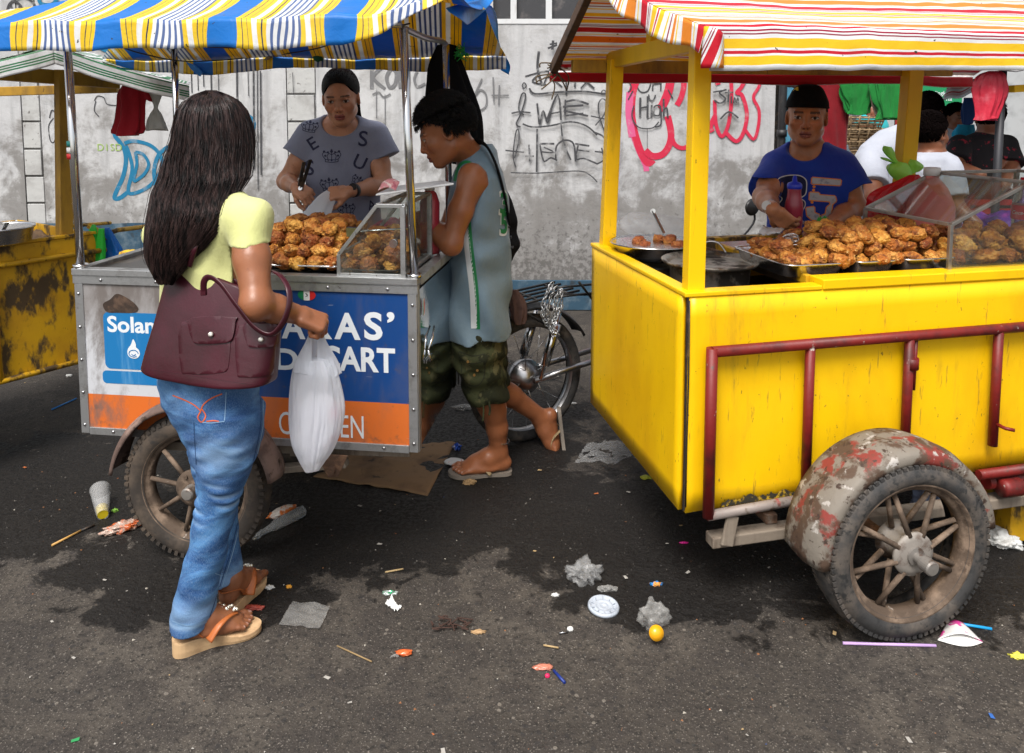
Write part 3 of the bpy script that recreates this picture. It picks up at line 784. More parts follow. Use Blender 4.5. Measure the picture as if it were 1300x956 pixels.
# ================================================================ wheels
def wheel(parent, c, R=.25, wd=.075, n_sp=10, tm=None, rm=None, double=False, hubd=.06, knobs=0):
    """wheel lying in the local xz plane, outer face towards -y"""
    x,y,z=c
    wt=bpy.data.objects.new('wheel',None); COL.objects.link(wt); wt.parent=parent; wt.location=c; wt.empty_display_size=.05
    Rm=Matrix(((1,0,0),(0,0,-1),(0,1,0)))   # lathe z axis -> -y
    rw=wd/2; prof=[]; nseg=18; rt=.043; cr=R-rt; 
    for i in range(nseg+1):
        a=math.pi*(-.62)+ (math.pi*1.24)*i/nseg*1.0
        a=-2.35+4.7*i/nseg
        prof.append((cr+rt*math.cos(a)*1.0, rw*1.05*math.sin(a)))
    mb=MB(); mb.lathe(prof,(0,0,0),72,Rm,cap=False)
    if knobs:
        for k in range(knobs):
            a=2*math.pi*k/knobs
            for sy in (-1,1):
                d=Vector((math.cos(a),0,math.sin(a))); p=d*(R-.016)+Vector((0,sy*rw*.72,0)); t=Vector((-math.sin(a),0,math.cos(a)))
                mb.box(p,(.012,.020,.014),Matrix((t,Vector((0,1,0)),d)).transposed())
    mb.build('tyre',tm or M['tyre'],wt)
    ri=cr-rt*.62
    mb=MB(); 
    ro=rw*.88 if double else rw*.8; prof=[(ri+.006,ro-.012),(ri+.012,ro-.004),(ri+.008,ro+.003),(ri+.001,ro+.002),(ri-.004,ro-.010),(ri-.014,ro-.014),(ri-.019,ro-.020),(ri-.019,ro-.048),(ri-.012,ro-.054),(ri-.006,ro-.064),(ri+.010,ro-.066)]
    mb.lathe(prof,(0,0,0),72,Rm,cap=False); mb.build('rim',rm or M['mudrim'],wt)
    for k in range(n_sp):
        a=2*math.pi*(k+.35)/n_sp
        for q,(yy) in enumerate(((-.018),) if not double else (-.044,.010)):
            aa=a+(q*.12)
            mb=MB(); d=Vector((math.cos(aa),0,math.sin(aa)))
            mb.tube([d*(.054 if double else .035)+Vector((0,yy*1.2,0)),d*(ri-.022)+Vector((0,(-ro+.030) if double else yy*.6,0))],[.0085,.0075],8)
            mb.build('spoke',rm or M['mudrim'],wt)
    mb=MB(); hz=.026 if double else 0; mb.lathe([(.0,.036+hz),(.045,.034+hz),(.063,.030+hz),(.064,.022+hz),(.046,.018+hz),(.040,.0),(.046,-.02),(.06,-.03),(0,-.034)],(0,0,0),28,Rm)
    for k in range(4):
        a=k*math.pi/2+.5; mb.cyl((.047*math.cos(a),-.034,.047*math.sin(a)),(.047*math.cos(a),-.040,.047*math.sin(a)),.006,8)
    mb.build('hub',mat('dull grey hub',(.30,.27,.24),.7,.3,[((.12,.08,.06),14,.5,.66)],[(40,.4,.003)]) if double else (rm or M['mudrim']),wt)
    mb=MB(); mb.lathe([(.0,hubd+.046),(.017,hubd+.045),(.021,hubd+.041),(.0215,hubd+.012),(.0205,hubd+.008),(.015,hubd+.006),(.015,hubd-.016),(.026,hubd-.018),(.028,.03)],(0,0,0),22,Rm,smooth=False)
    mb.build('axle_cap',mat('dull worn steel',(.26,.24,.22),.5,.5,[((.12,.08,.06),20,.5,.65)]),wt)
    return wt
def fender(parent,c,R,a0,a1,y0,y1,m,lip=.02,name='mudguard',skew=0):
    """arched mudguard: centre c, angles in degrees, from depth y0 (front) to y1 (back)"""
    mb=MB(); n=40
    def fn(u,v):
        a=math.radians(a0+(a1-a0)*u)
        prof=[(0,-lip*1.3),(0,-lip*.4),(.06,-.002),(.35,.010),(.7,.006),(1,-.002)]
        t=v*5;i=min(int(t),4);f=t-i; yy=prof[i][0]*(1-f)+prof[i+1][0]*f; dr=prof[i][1]*(1-f)+prof[i+1][1]*f
        r=R+dr+.004*noise.noise((u*5,v*2,R*9))
        return (c[0]+r*math.cos(a),c[1]+y0+(y1-y0)*yy,c[2]+r*math.sin(a))
    v,f,uv=grid(fn,n,10); mb.add(v,f,True)
    return mb.build(name,m,parent,solid=.004)
def rivets(parent,pts,n=(0,-1,0),r=.006,m=None,name='rivets'):
    mb=MB(); n=Vector(n)
    for p in pts:
        p=Vector(p); mb.tube([p,p+n*.002,p+n*.0045],[r,r*.9,r*.4],8)
    o=mb.build(name,m or M['chrome'],parent); return o
# ================================================================ striped cloths
BL=(.012,.19,.62);YE=(.86,.60,.03);WH=(.82,.83,.84);DK=(.02,.03,.10);WB=(.10,.16,.36)
pin=[]
for k in range(5): pin+=[(.011,WH),(.009,WB)]
blue_stops=[(.088,BL),(.018,YE),(.002,DK),(.016,YE),(.002,DK),(.014,YE),(.016,WH),(.014,YE),(.003,DK),(.012,YE)]+pin+[(.015,YE),(.018,WH),(.014,YE),(.003,DK),(.014,YE),(.002,DK),(.012,YE)]
BLUEP=sum(w for w,_ in blue_stops)
TARP_B=stripe_mat('blue yellow and white striped tarpaulin',blue_stops,BLUEP,0,.42,((.20,.18,.14),4,.5,.8,.35))
RD=(.60,.012,.03);OR=(.80,.27,.03);DR=(.32,.01,.04);Y2=(.88,.58,.02)
red_stops=[(.013,WH),(.021,Y2),(.006,WH),(.007,RD),(.006,WH),(.023,Y2),(.010,WH),(.004,DR),(.004,WH),(.004,DR),(.007,WH),(.032,RD),(.014,WH),(.004,Y2),(.010,WH),(.044,OR),(.018,WH),(.004,Y2),(.006,WH),(.010,OR),(.010,WH),(.004,DR),(.010,WH),(.006,Y2),(.008,WH)]
REDP=sum(w for w,_ in red_stops)
TARP_R=stripe_mat('red orange yellow and white striped tarpaulin',red_stops,REDP,1,.35,((.24,.15,.08),4,.55,.8,.35))
GR=(.012,.20,.075)
green_stops=[(.03,WH),(.010,GR),(.007,WH),(.010,GR),(.007,WH),(.010,GR),(.030,WH),(.040,GR)]
TARP_G=stripe_mat('green and white striped tarpaulin',green_stops,sum(w for w,_ in green_stops),1,.5,((.16,.13,.09),5,.45,.75,.6))

# ================================================================ BLUE CART
YAW1=math.radians(-7.7)
bc=thing('food_cart','steel framed cart with a blue and orange lettered sign and blue and yellow striped canopy','food cart',(-1.489,2.640,0),YAW1)
L1=1.195; D1=.65; ZB=.395; ZT=.972
Mb=wm(bc); Mbi=Mb.inverted()
lb=lambda p: Mbi@Vector(p)
# carcass
mb=MB(); mb.bb(.012,.010,ZB+.01,L1-.012,D1-.01,ZT-.03); mb.build('carcass',M['darkiron'],bc)
# front sign panel
def panel_mat():
    m,g,b=newmat('printed sheet panel')
    tc=g.new('ShaderNodeTexCoord'); sp=g.new('ShaderNodeSeparateXYZ'); g.link(tc.outputs['Object'],sp.inputs[0])
    X,Z=sp.outputs[0],sp.outputs[2]; v=tc.outputs['Object']
    wh=(.52,.53,.56);bl=(.006,.050,.20);og=(.60,.135,.022)
    isb=mth(g,'MULTIPLY',mth(g,'GREATER_THAN',X,.43),mth(g,'GREATER_THAN',Z,.555))
    iso=mth(g,'LESS_THAN',Z,.535)
    iso=mth(g,'MAXIMUM',iso,mth(g,'MULTIPLY',mth(g,'GREATER_THAN',X,.43),mth(g,'LESS_THAN',Z,.556)))
    c=mixc(g,isb,wh,bl); c=mixc(g,iso,c,og)
    n1=noise_node(g,coords(g,'Object',(1,1,.4)),7,7,.68,.3); n2=noise_node(g,v,26,6,.7)
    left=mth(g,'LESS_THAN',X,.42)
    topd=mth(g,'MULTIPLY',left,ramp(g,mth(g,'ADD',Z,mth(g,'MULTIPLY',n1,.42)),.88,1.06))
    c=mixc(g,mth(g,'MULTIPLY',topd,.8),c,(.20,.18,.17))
    c=mixc(g,mth(g,'MULTIPLY',ramp(g,n1,.46,.62),mth(g,'MULTIPLY_ADD',left,.60,.20)),c,(.13,.11,.10))
    c=mixc(g,mth(g,'MULTIPLY',ramp(g,n2,.58,.70),.40),c,(.10,.08,.07))
    c=mixc(g,mth(g,'MULTIPLY',ramp(g,mth(g,'SUBTRACT',n2,mth(g,'MULTIPLY',mth(g,'SUBTRACT',Z,.40),2.2)),.40,.6),.5),c,(.12,.07,.05))
    # scratches
    sc=noise_node(g,coords(g,'Object',(14,1,140)),1.0,2,.5); c=mixc(g,mth(g,'MULTIPLY',ramp(g,sc,.735,.76),.22),c,(.55,.57,.6))
    g.link(c,b.inputs['Base Color']); b.inputs['Roughness'].default_value=.33
    bp=g.new('ShaderNodeBump'); bp.inputs['Strength'].default_value=.12; bp.inputs['Distance'].default_value=.01; g.link(noise_node(g,v,6,3,.5),bp.inputs['Height']); g.link(bp.outputs[0],b.inputs['Normal'])
    return m
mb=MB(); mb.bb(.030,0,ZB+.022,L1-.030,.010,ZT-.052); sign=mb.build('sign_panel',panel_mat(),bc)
sg_w=mat('sign lettering white',(.68,.71,.74),.4,0,[((.35,.36,.38),30,.6,.74,None,.5)])
def frontxy(px,py):            # pixel -> local (x,z) on the front plane y=0
    d=Mbi.to_3x3()@ray(px,py); o=Mbi@Vector((0,0,CAMH)); t=(0-o.y)/d.y; p=o+d*t; return p.x,p.z
def sign_text(txt,px0,px1,pyt,pyb,m,bold=.02,name='lettering'):
    x0,zt=frontxy(px0,pyt); x1,zb=frontxy(px1,pyb); t=fit2d(text2d(txt,1,bold),w=x1-x0,h=abs(frontxy(px1,pyt)[1]-zb))
    cz=(frontxy((px0+px1)/2,pyt)[1]+frontxy((px0+px1)/2,pyb)[1])/2
    vs=[((x0+x1)/2+x,-.0012,cz+z) for x,z in t[0]]
    return mesh_obj(name,vs,t[1],m,sign)
sign_text('A',357,388,398,430,sg_w,.03); sign_text('R',393,422,397,430,sg_w,.03); sign_text('A',424,458,397,431,sg_w,.03); sign_text('S',462,486,396,432,sg_w,.03); sign_text('’',491,501,396,410,sg_w,.03)
sign_text('FOOD',262,379,440,468,sg_w,.03)
sign_text('CART',407,502,440,472,sg_w,.03)
sign_text('CHICKEN',354,462,525,554,sg_w,.0)
# blue tank picture with the gas maker's name and flame
pic=mat('printed blue gas tank picture',(.012,.16,.40),.35,0,[((.20,.42,.62),5,.5,.72,(2,1,.25),.8)])
x0,z0=frontxy(131,486); x1,z1=frontxy(193,398)
def rr(x0,z0,x1,z1,r,n=6):
    pts=[]
    for cx,cz,a in ((x1-r,z1-r,0),(x0+r,z1-r,90),(x0+r,z0+r,180),(x1-r,z0+r,270)):
        for k in range(n+1): t=math.radians(a+90*k/n); pts.append((cx+r*math.cos(t),cz+r*math.sin(t)))
    return pts,[tuple(range(len(pts)))]
def flat(name,t,m,parent,y=-.001): return mesh_obj(name,[(x,y,z) for x,z in t[0]],t[1],m,parent)
flat('printed_tank',merge2d([rr(x0,z0,x0+.26,z0+.045,.015),rr(x0+.012,z0+.052,x0+.25,z1,.02)]),pic,sign,-.0010)
sign_text('Solane',136,212,402,423,sg_w,.025)
fl=catmull([(0,.040,0),(-.008,.022,0),(-.021,.004,0),(-.022,-.014,0),(-.010,-.026,0),(.010,-.026,0),(.022,-.014,0),(.020,.002,0),(.010,.012,0),(.009,.024,0)],4,True)
fx,fz=frontxy(170,445)
flat('flame_emblem',([(fx+p.x,fz+p.y) for p in fl],[tuple(range(len(fl)))]),sg_w,sign,-.0020)
flat('flame_emblem',merge2d([stroke2d([(fx+.017*math.cos(a*.6),fz-.010+.012*math.sin(a*.6)) for a in range(10)],.003),stroke2d([(fx-.008,fz-.012),(fx,fz-.017),(fx+.008,fz-.012)],.003)]),pic,sign,-.0028)
# burnt patch
bp_=mat('burnt paint',(.035,.022,.016),.9,0,[((.10,.06,.04),18,.45,.65)],[(30,.5,.003)])
px_=[frontxy(a,b) for a,b in ((131,386),(140,380),(148,373),(158,376),(170,384),(176,392),(170,397),(150,397),(136,396))]
pp=catmull([(a,b,0) for a,b in px_],4,True); flat('burnt_patch',([(p.x,p.y) for p in pp],[tuple(range(len(pp)))]),bp_,sign,-.0016)
# oval sticker: green white red
def sticker(fn,parent,w,h,m3,nrm):
    n=20
    for i,(a,b_) in enumerate(((-1,-.33),(-.33,.33),(.33,1))):
        top=[];bot=[]
        for k in range(9):
            u=a+(b_-a)*k/8; hh=math.sqrt(max(0,1-u*u)); top.append((u*w,hh*h)); bot.append((u*w,-hh*h))
        pts=top+bot[::-1]; V=[fn(x,y) for x,y in pts]
        mesh_obj('sticker',V,[tuple(range(len(V)))],m3[i],parent)
SG,SW,SR=mat('sticker green',(.01,.18,.07),.4),mat('sticker white',(.7,.7,.7),.4),mat('sticker red',(.55,.02,.02),.4)
sx,sz=frontxy(389.5,374.5); sticker(lambda x,y:(sx+x,-.0015,sz+y),sign,.031,.018,(SG,SW,SR),0)
flat('sticker_emblem',stroke2d([(sx-.004,sz-.006),(sx+.004,sz),(sx-.003,sz+.006),(sx+.003,sz-.004)],.002),mat('sticker ink',(.08,.07,.06),.5),sign,-.0022)
# aluminium edging
mb=MB(); e=.030
mb.bb(0,-.004,ZB,e,.004,ZT-.052-.0); mb.bb(L1-e,-.004,ZB,L1,.004,ZT-.052)
mb.bb(e+.001,-.0045,ZB-.004,L1-e-.001,.004,ZB+.022); mb.bb(-.004,-.006,ZT-.0515,L1+.004,.02,ZT-.022)
mb.bb(-.004,-.010,ZT-.0215,L1+.004,.03,ZT)
mb.bb(-.003,.0,ZB,.0-.0005,e,ZT-.052); mb.bb(-.003,D1-e,ZB,-.0005,D1,ZT-.052)
mb.bb(L1+.0005,0.001,ZB,L1+.003,e,ZT-.052); mb.bb(L1+.0005,D1-e,ZB,L1+.003,D1,ZT-.052)
mb.bb(L1-.03,.031,ZT-.028,L1+.008,D1,ZT); mb.bb(-.004,.031,ZT-.028,.03,D1,ZT); mb.bb(.031,D1-.03,ZT-.028,L1-.031,D1,ZT)
mb.build('metal_edging',M['alu'],bc,bevel=.0015)
rivets(bc,[(.014,-.004,ZB+.03+k*.115) for k in range(5)]+[(L1-.014,-.004,ZB+.03+k*.115) for k in range(5)]+[(.1+k*.2,-.006,ZT-.037) for k in range(6)]+[(.12+k*.24,-.005,ZB+.010) for k in range(5)],m=M['steel'])
# polished end panel
mb=MB(); v,f,_=grid(lambda u,v:(L1-.001+.003*noise.noise((u*2,v*2,4)),.03+u*(D1-.06),ZB+.01+v*(ZT-.055-ZB)),12,12); mb.add(v,f,True); mb.build('end_panel',M['mirror'],bc)
sticker(lambda x,y:(L1+.0035,.075+x,.86+y),bc,.016,.03,(SG,SW,SR),0)
mb=MB(); mb.bb(-.001,.03,ZB,.004,D1-.03,ZT-.05); mb.build('end_panel',M['alu'],bc)
# latch on the end panel
mb=MB(); mb.tube([(L1+.006,.12,.70),(L1+.012,.16,.735),(L1+.008,.20,.76)],.004,6); mb.tube([(L1+.006,.12,.70),(L1+.012,.12,.665),(L1+.006,.15,.65)],.004,6); mb.bb(L1+.002,.1,.66,L1+.006,.18,.67); mb.build('latch',M['chrome'],bc)
# counter top
mb=MB(); mb.bb(.031,.031,ZT-.03,L1-.031,D1-.031,ZT-.012); mb.build('counter_top',mat('greasy dark counter',(.045,.04,.036),.3,.4,[((.14,.11,.08),10,.5,.7)],[(20,.2,.004)]),bc)
# poles
def pole(px,py0,Yl,base,top,name='pole',r=.0135):
    mb=MB(); mb.tube([base,top],r,14); mb.cyl(Vector(base)-Vector((0,0,.0)),Vector(base)+Vector((0,0,.012)),r*1.8,14); mb.build(name,M['chrome'],bc)
pt=lb(P(85,50,2.655)); pole(0,0,0,(.014,.014,ZT),(pt.x,pt.y,pt.z))
pt2=lb(P(512,36,2.50)); pole(0,0,0,(L1-.012,.016,ZT),(pt2.x,pt2.y,pt2.z))
pt3=lb(P(221,60,3.27)); pole(0,0,0,(.016,D1-.016,ZT),(pt3.x,pt3.y,pt3.z))
pt4=lb(P(566,57,3.06)); pole(0,0,0,(pt4.x+.01,pt4.y,ZT),(pt4.x,pt4.y,pt4.z))
mb=MB(); mb.tube(catmull([pt2,lb(P(540,48,2.75)),lb(P(560,52,3.0)),pt4],5),.011,10); mb.build('top_rail',M['steel'],bc)
mb=MB(); mb.tube([pt,pt+Vector((0,.02,.01)),pt3],.010,8); mb.tube([pt3+Vector((-.05,.1,.02)),pt4+Vector((.12,.12,.04))],.012,8); mb.tube([pt3+Vector((-.25,-.05,.02)),pt3+Vector((.28,-.02,.00))],.010,8); mb.build('top_rail',M['darkwood'],bc)
mb=MB(); mb.tube([pt+Vector((0,-.02,.0)),pt2+Vector((0,-.02,.01))],.010,8); mb.build('top_rail',M['steel'],bc)
# red and white reflective tape round the left pole
for q,(c_,nm) in enumerate((((.5,.02,.02),'r'),((.7,.7,.7),'w'),((.02,.22,.2),'g'))):
    a=lb(P(91,202-q*8,2.655)); mb=MB(); mb.cyl(a,a+Vector((0,0,.018)),.0150,12); mb.build('pole_tape',mat('tape '+nm,c_,.5),bc)
# canopy: front slope + valance + back slope
EF=lb(P(250,26,2.44)); zF=EF.z; yF=-.20
xL=-.42; xR=lb(P(572,14,2.42)).x
zR=zF+.19; yR=.30; yB=D1+.15; zB=lb(P(500,84,3.45)).z+.035
def crumple(x,y,s=1): return .006*s*fbm((x*2.2,y*3,.3),3)+.0025*s*noise.noise((x*17,y*6,2))
def can_front(u,v):
    hip=.55*v                               # left hip edge
    x=xL+hip+(xR+.05-(xL+hip))*u; y=yF+(yR-yF)*v; z=zF+(zR-zF)*v-.018*math.sin(math.pi*v)
    z+=crumple(x,y)+.004*math.sin(x*21)*(1-v)
    lift=max(0,(x-(L1-.10))/(xR-(L1-.10)))
    z+=.045*lift**1.5*(1-v)
    z-=.09*max(0,(x-L1-.02)/.12)*v*1.0
    return Vector((x,y,z))
mb=MB(); v,f,uv=grid(can_front,110,16); mb.add(v,f,True); uvl=[(p.x+.10+.16*((p.y-yF)),0) for p in v]
canopy=mb.build('canopy',TARP_B,bc,uvs=uvl,solid=.0015)
def can_val(u,v):
    top=can_front(u,0); t=top.x
    lift=max(0,(t-(L1-.16))/(xR-(L1-.16)))
    drop=.088*(1-.75*lift)
    return Vector((top.x+.006*math.sin(t*40)*v,top.y-.006+.007*math.sin(t*33+1.2*math.sin(t*5))*v-.006*v,top.z-drop*v-.004*math.sin(t*9)*v))
mb=MB(); v,f,uv=grid(can_val,180,6); mb.add(v,f,True); uvl=[(p.x+.10+.005*math.sin(p.x*31+p.z*30),0) for p in v]
mb.build('canopy_valance',TARP_B,canopy,uvs=uvl,solid=.0015)
def can_back(u,v):
    x=xL+.5*(1-v)+(xR+.03-(xL+.5*(1-v)))*u; x+= .02*v*u; y=yR+(yB-yR)*v; z=zR+(zB-zR)*v-.02*math.sin(math.pi*v)+crumple(x,y+3,1.5)-.012*abs(math.sin(u*7))*v
    z-=.06*max(0,(x-L1-.0)/.15)*(1-v)
    return Vector((x,y,z))
mb=MB(); v,f,uv=grid(can_back,90,14); mb.add(v,f,True); uvl=[(p.x+.16+.22*(p.y-yR),0) for p in v]
mb.build('canopy',TARP_B,bc,uvs=uvl,solid=.0015)
def back_val(u,v):
    t=can_back(u,1); return Vector((t.x,t.y+.004+.006*math.sin(t.x*30)*v,t.z-(.05+.012*math.sin(t.x*6+1))*v))
mb=MB(); v,f,uv=grid(back_val,90,4); mb.add(v,f,True); mb.build('canopy_valance',TARP_B,canopy,uvs=[(p.x+.36,0) for p in v],solid=.0015)
# right gable flap (blue) that hangs over the end
fp=[lb(P(a,b,c)) for a,b,c in ((566,10,2.42),(625,-6,2.9),(600,32,2.62))]
def flap(u,v):
    a=fp[0].lerp(fp[1],u); b=a+Vector((.01,0,-.012-.06*abs(math.sin(math.pi*min(1,u*1.15))))); p=a.lerp(b,v); p.x+=.012*math.sin(u*9)*v; return p
mb=MB(); v,f,uv=grid(flap,24,8); mb.add(v,f,True); mb.build('canopy_flap',mat('blue tarpaulin',BL,.4,0,[((.02,.10,.35),8,.5,.7)],[(14,.4,.01)]),canopy,solid=.0015)
ed=[lb(P(a,b,c)) for a,b,c in ((624,2,2.9),(633,40,3.2),(645,75,3.42),(648,90,3.42))]
def edg(u,v):
    q=catmull(ed,8); t=u*(len(q)-1); i=min(int(t),len(q)-2); p=q[i].lerp(q[i+1],t-i); w_=.05-.015*u
    return p+Vector((-w_*(1-v)+.008*math.sin(u*11),.02*math.sin(u*7),.004-.02*(v)))
mb=MB(); v,f,uv=grid(edg,24,5); mb.add(v,f,True); mb.build('canopy_flap',bpy.data.materials['blue tarpaulin'],canopy,solid=.0015)
hk=[lb(P(a,b,3.42)) for a,b in ((236,78),(250,84),(258,92),(254,97),(243,88)) ]
mb=MB(); mb.add(hk,[(0,1,2,3,4)]); mb.build('canopy_flap',bpy.data.materials['blue tarpaulin'],canopy,solid=.01)
# wheel, mudguard, chassis
wc=lb(G(258,690)); WC1=Vector((lb(P(257,600,2.57)).x,-.038,.255))
wheel(bc,WC1,.255,.07,9,M['tyred'],M['mudrim'],knobs=64,hubd=.03)
wheel(bc,Vector((WC1.x,D1+.03,.255)),.255,.07,9,M['tyred'],M['mudrim'],hubd=-.02)
fender(bc,WC1,.292,10,172,-.055,.052,M['fenderrust'],.012)
mb=MB(); mb.cyl((WC1.x,-.03,.255),(WC1.x,D1,.255),.016); mb.build('axle',M['rust'],bc)
mb=MB(); mb.bar((WC1.x+.16,.02,.285),(WC1.x+.50,.02,.335),.04,.022); mb.bar((WC1.x-.2,.05,.345),(L1-.04,.05,.375),.03,.03); mb.bar((WC1.x-.2,D1-.06,.345),(L1-.04,D1-.06,.375),.03,.03); mb.bar((WC1.x+.30,.05,.345),(WC1.x+.30,D1-.05,.345),.03,.03)
mb.build('chassis_bar',M['wood'],bc,bevel=.003)
mb=MB(); c=Vector((WC1.x+.455,-.0,.325)); mb.add([c+Vector(q) for q in ((-.055,-.002,.045),(.055,-.002,.045),(.02,-.002,-.03),(-.015,-.002,-.035),(-.055,.004,.045),(.055,.004,.045),(.02,.004,-.03),(-.015,.004,-.035))],[(0,3,2,1),(4,5,6,7),(0,1,5,4),(1,2,6,5),(2,3,7,6),(3,0,4,7)]); mb.cyl(c+Vector((.0,-.02,-.005)),c+Vector((0,.0,-.005)),.014,12); mb.build('bracket',M['rust'],bc,bevel=.002)
# glass display box on the counter
gb=thing('display_case','small slant-fronted glass display case at the right end of the blue cart counter','display case',Mb@Vector((0,0,ZT)),YAW1)
gx0=frontxy(429,345)[0]; gx1=frontxy(511,345)[0]; gzk=frontxy(429,324)[1]-ZT; gxt=frontxy(477,262)[0]; gzt=frontxy(500,262)[1]-ZT; gd=.36
def case(root,x0,x1,xt,zk,zt,d,y0=.012,fr=None,r=.007):
    mb=MB(); fr=fr or M['alu']
    for y in (y0,y0+d):
        mb.bar((x0,y,0),(x0,y,zk),.012,.012,(0,1,0)); mb.bar((x0,y,zk),(xt,y,zt),.012,.012,(0,1,0)); mb.bar((xt,y,zt),(x1,y,zt),.014,.012); mb.bar((x1,y,0),(x1,y,zt),.016,.014,(0,1,0)); mb.bar((x0,y,.004),(x1,y,.004),.012,.010)
    for x,z in ((x0,zk),(xt,zt),(x1,zt),(x0,.004),(x1,.004)): mb.bar((x,y0+.007,z+.0005),(x,y0+d-.007,z+.0005),.012,.011)
    mb.build('case_frame',fr,root,bevel=.001)
    def pane(pts): 
        mb=MB(); mb.add(pts,[tuple(range(len(pts)))]); mb.build('glass_pane',M['glass'],root,solid=.003)
    pane([(x0,y0,0),(x0,y0,zk),(xt,y0,zt),(x1,y0,zt),(x1,y0,0)]); pane([(x1,y0,0),(x1,y0+d,0),(x1,y0+d,zt),(x1,y0,zt)])
    pane([(x0,y0,zk),(x0,y0+d,zk),(xt,y0+d,zt),(xt,y0,zt)]); pane([(x0,y0+d,0),(x0,y0+d,zk),(xt,y0+d,zt),(x1,y0+d,zt),(x1,y0+d,0)])
case(gb,gx0,gx1,gxt,gzk,gzt,gd)
mb=MB(); z=.14; mb.cyl((gx1-.19,.10,z-.01),(gx1-.02,.16,z-.005),.004,8); mb.bb(gx1-.215,.085,z-.025,gx1-.18,.11,z+.005); mb.build('case_latch',M['chrome'],gb); mb=MB(); mb.cyl((gx1-.03,.012,z-.03),(gx1-.03,.0,z-.03),.014,14); mb.build('lock',M['chrome'],gb)

# ================================================================ YELLOW CART (right)
YAW2=math.radians(12.7)
yc=thing('food_cart','bright yellow plywood food cart with red pipe frame and orange striped canopy','food cart',(.516,2.278,0),YAW2)
My=wm(yc); Myi=My.inverted(); ly=lambda p: Myi@Vector(p)
L2=1.62; D2=.855; ZB2=.30; ZT2=.972
mb=MB(); t=.018
def ybody(name,x0,y0,z0,x1,y1,z1,m=None,bev=.002):
    mb=MB(); mb.bb(x0,y0,z0,x1,y1,z1); return mb.build(name,m or M['yellow'],yc,bevel=bev)
# front panel wavy bottom, with dark crack line at corner
mb=MB(); v,f,_=grid(lambda u,v:(.004+u*(L2-.004),0+.002*noise.noise((u*3,v*2,0)),ZB2+.006*noise.noise((u*9,0,0))*(1-v)+.05*max(0,u-.16)*(1-v)*.9+v*(ZT2-.006-ZB2-.05*max(0,u-.16)*(1-v)*.0)),60,10)
mb.add(v,f,True); mb.build('front_panel',M['yellow'],yc,solid=.016)
grime=mat('black mould at the panel foot',(.03,.025,.015),.9,0,[((.45,.28,.01),30,.50,.60)],[(30,.4,.004)]); mb=MB(); v,f,_=grid(lambda u,v:(.12+u*.80,-.0125,ZB2+.008+.032*u+v*(.010+.055*abs(noise.noise((u*13,3,0)))**1.2+.022*abs(noise.noise((u*60,3,0))))),140,3); mb.add(v,f,True); mb.build('grime_strip',grime,yc)
mb=MB(); v,f,_=grid(lambda u,v:(-.002+.002*noise.noise((u*3,v*2,7)),.016+u*(D2-.016),ZB2+.02*(1-v)*u+v*(ZT2-.006-ZB2)),20,10); mb.add(v,f,True); mb.build('end_panel',M['yellow'],yc,solid=.014)
mb=MB(); mb.bb(-.004,-.0105,ZB2+.01,.0,-.004,ZT2-.01); mb.tube([(.004,-.009,ZB2+.02),(.003,-.0095,.5),(.005,-.0095,.7),(.003,-.009,ZT2-.02)],.0022,6); mb.build('corner_crack',M['darkiron'],yc)
ybody('back_panel',.02,D2-.016,ZB2+.02,L2,D2,ZT2-.006)
ybody('floor_panel',.02,.02,.80,L2-.02,D2-.02,.815,M['darkiron'])
# top rims
mb=MB(); mb.bb(-.012,-.012,ZT2-.010,.44,.040,ZT2+.004); mb.build('rim_board',M['yellow'],yc,bevel=.003)
mb=MB(); mb.bb(-.012,.041,ZT2-.010,.036,D2+.01,ZT2+.004); mb.build('rim_board',M['yellow'],yc,bevel=.003)
mb=MB(); mb.bb(.441,-.014,ZT2-.010,L2+.02,.060,ZT2+.022); mb.build('rim_board',M['yellow'],yc,bevel=.004)
mb=MB(); mb.bb(.037,D2-.04,ZT2-.010,L2+.02,D2+.01,ZT2+.012); mb.build('rim_board',M['yold'],yc,bevel=.003)
mb=MB(); mb.bb(.43,.061,ZT2-.03,L2,D2-.041,ZT2-.004); mb.build('work_top',mat('grease blackened work top',(.05,.035,.025),.35,.1,[((.16,.09,.04),9,.5,.7),((.30,.19,.03),20,.62,.7)],[(20,.4,.004)]),yc)
mb=MB(); mb.bar((.44,.06,ZT2+.006),(.40,D2-.06,ZT2+.02),.022,.03); mb.build('divider_rail',M['yold'],yc,bevel=.003)
mb=MB(); mb.bar((.47,.03,ZT2+.006),(.36,D2-.25,ZT2+.008),.012,.02); mb.build('divider_rail',M['rust'],yc,bevel=.003)
# red pipe frame
zr=.795; RP=M['redpaint']; yr=-.036
def yfx(px,py,yy=-.036):
    d=Myi.to_3x3()@ray(px,py); o=Myi@Vector((0,0,CAMH)); t_=(yy-o.y)/d.y; p=o+d*t_; return p
def pipe(a,b,r=.0165,m=None,name='frame_pipe'):
    mb=MB(); mb.tube([a,b],r,14); return mb.build(name,m or RP,yc)
a=yfx(904,447); xa=a.x; zr=a.z
pipe((xa,yr,zr),(L2+.05,yr,zr+.01)); 
zlow=yfx(898,655).z
pipe((xa,yr,zr+.012),(xa,yr,zlow-.004),.0175)
for i,px in enumerate((1027,1152,1264)):
    q=yfx(px,500); pipe((q.x,yr+.001,zr+.005),(q.x,yr+.001,zlow+.12 if i else zlow+.05),.015)
q=yfx(1158,450); pipe((q.x+.012,yr,zr-.005),(q.x+.010,yr,zr-.17),.006)
mb=MB(); mb.cyl((yfx(1157,470).x,yr,.70),(yfx(1157,470).x,yr,.735),.021,14); mb.build('pipe_collar',RP,yc)
q=yfx(1262,537); mb=MB(); mb.tube([(q.x,yr-.01,q.z),(q.x,yr-.045,q.z),(q.x+.02,yr-.06,q.z-.002)],.006,8); mb.build('hook',RP,yc)
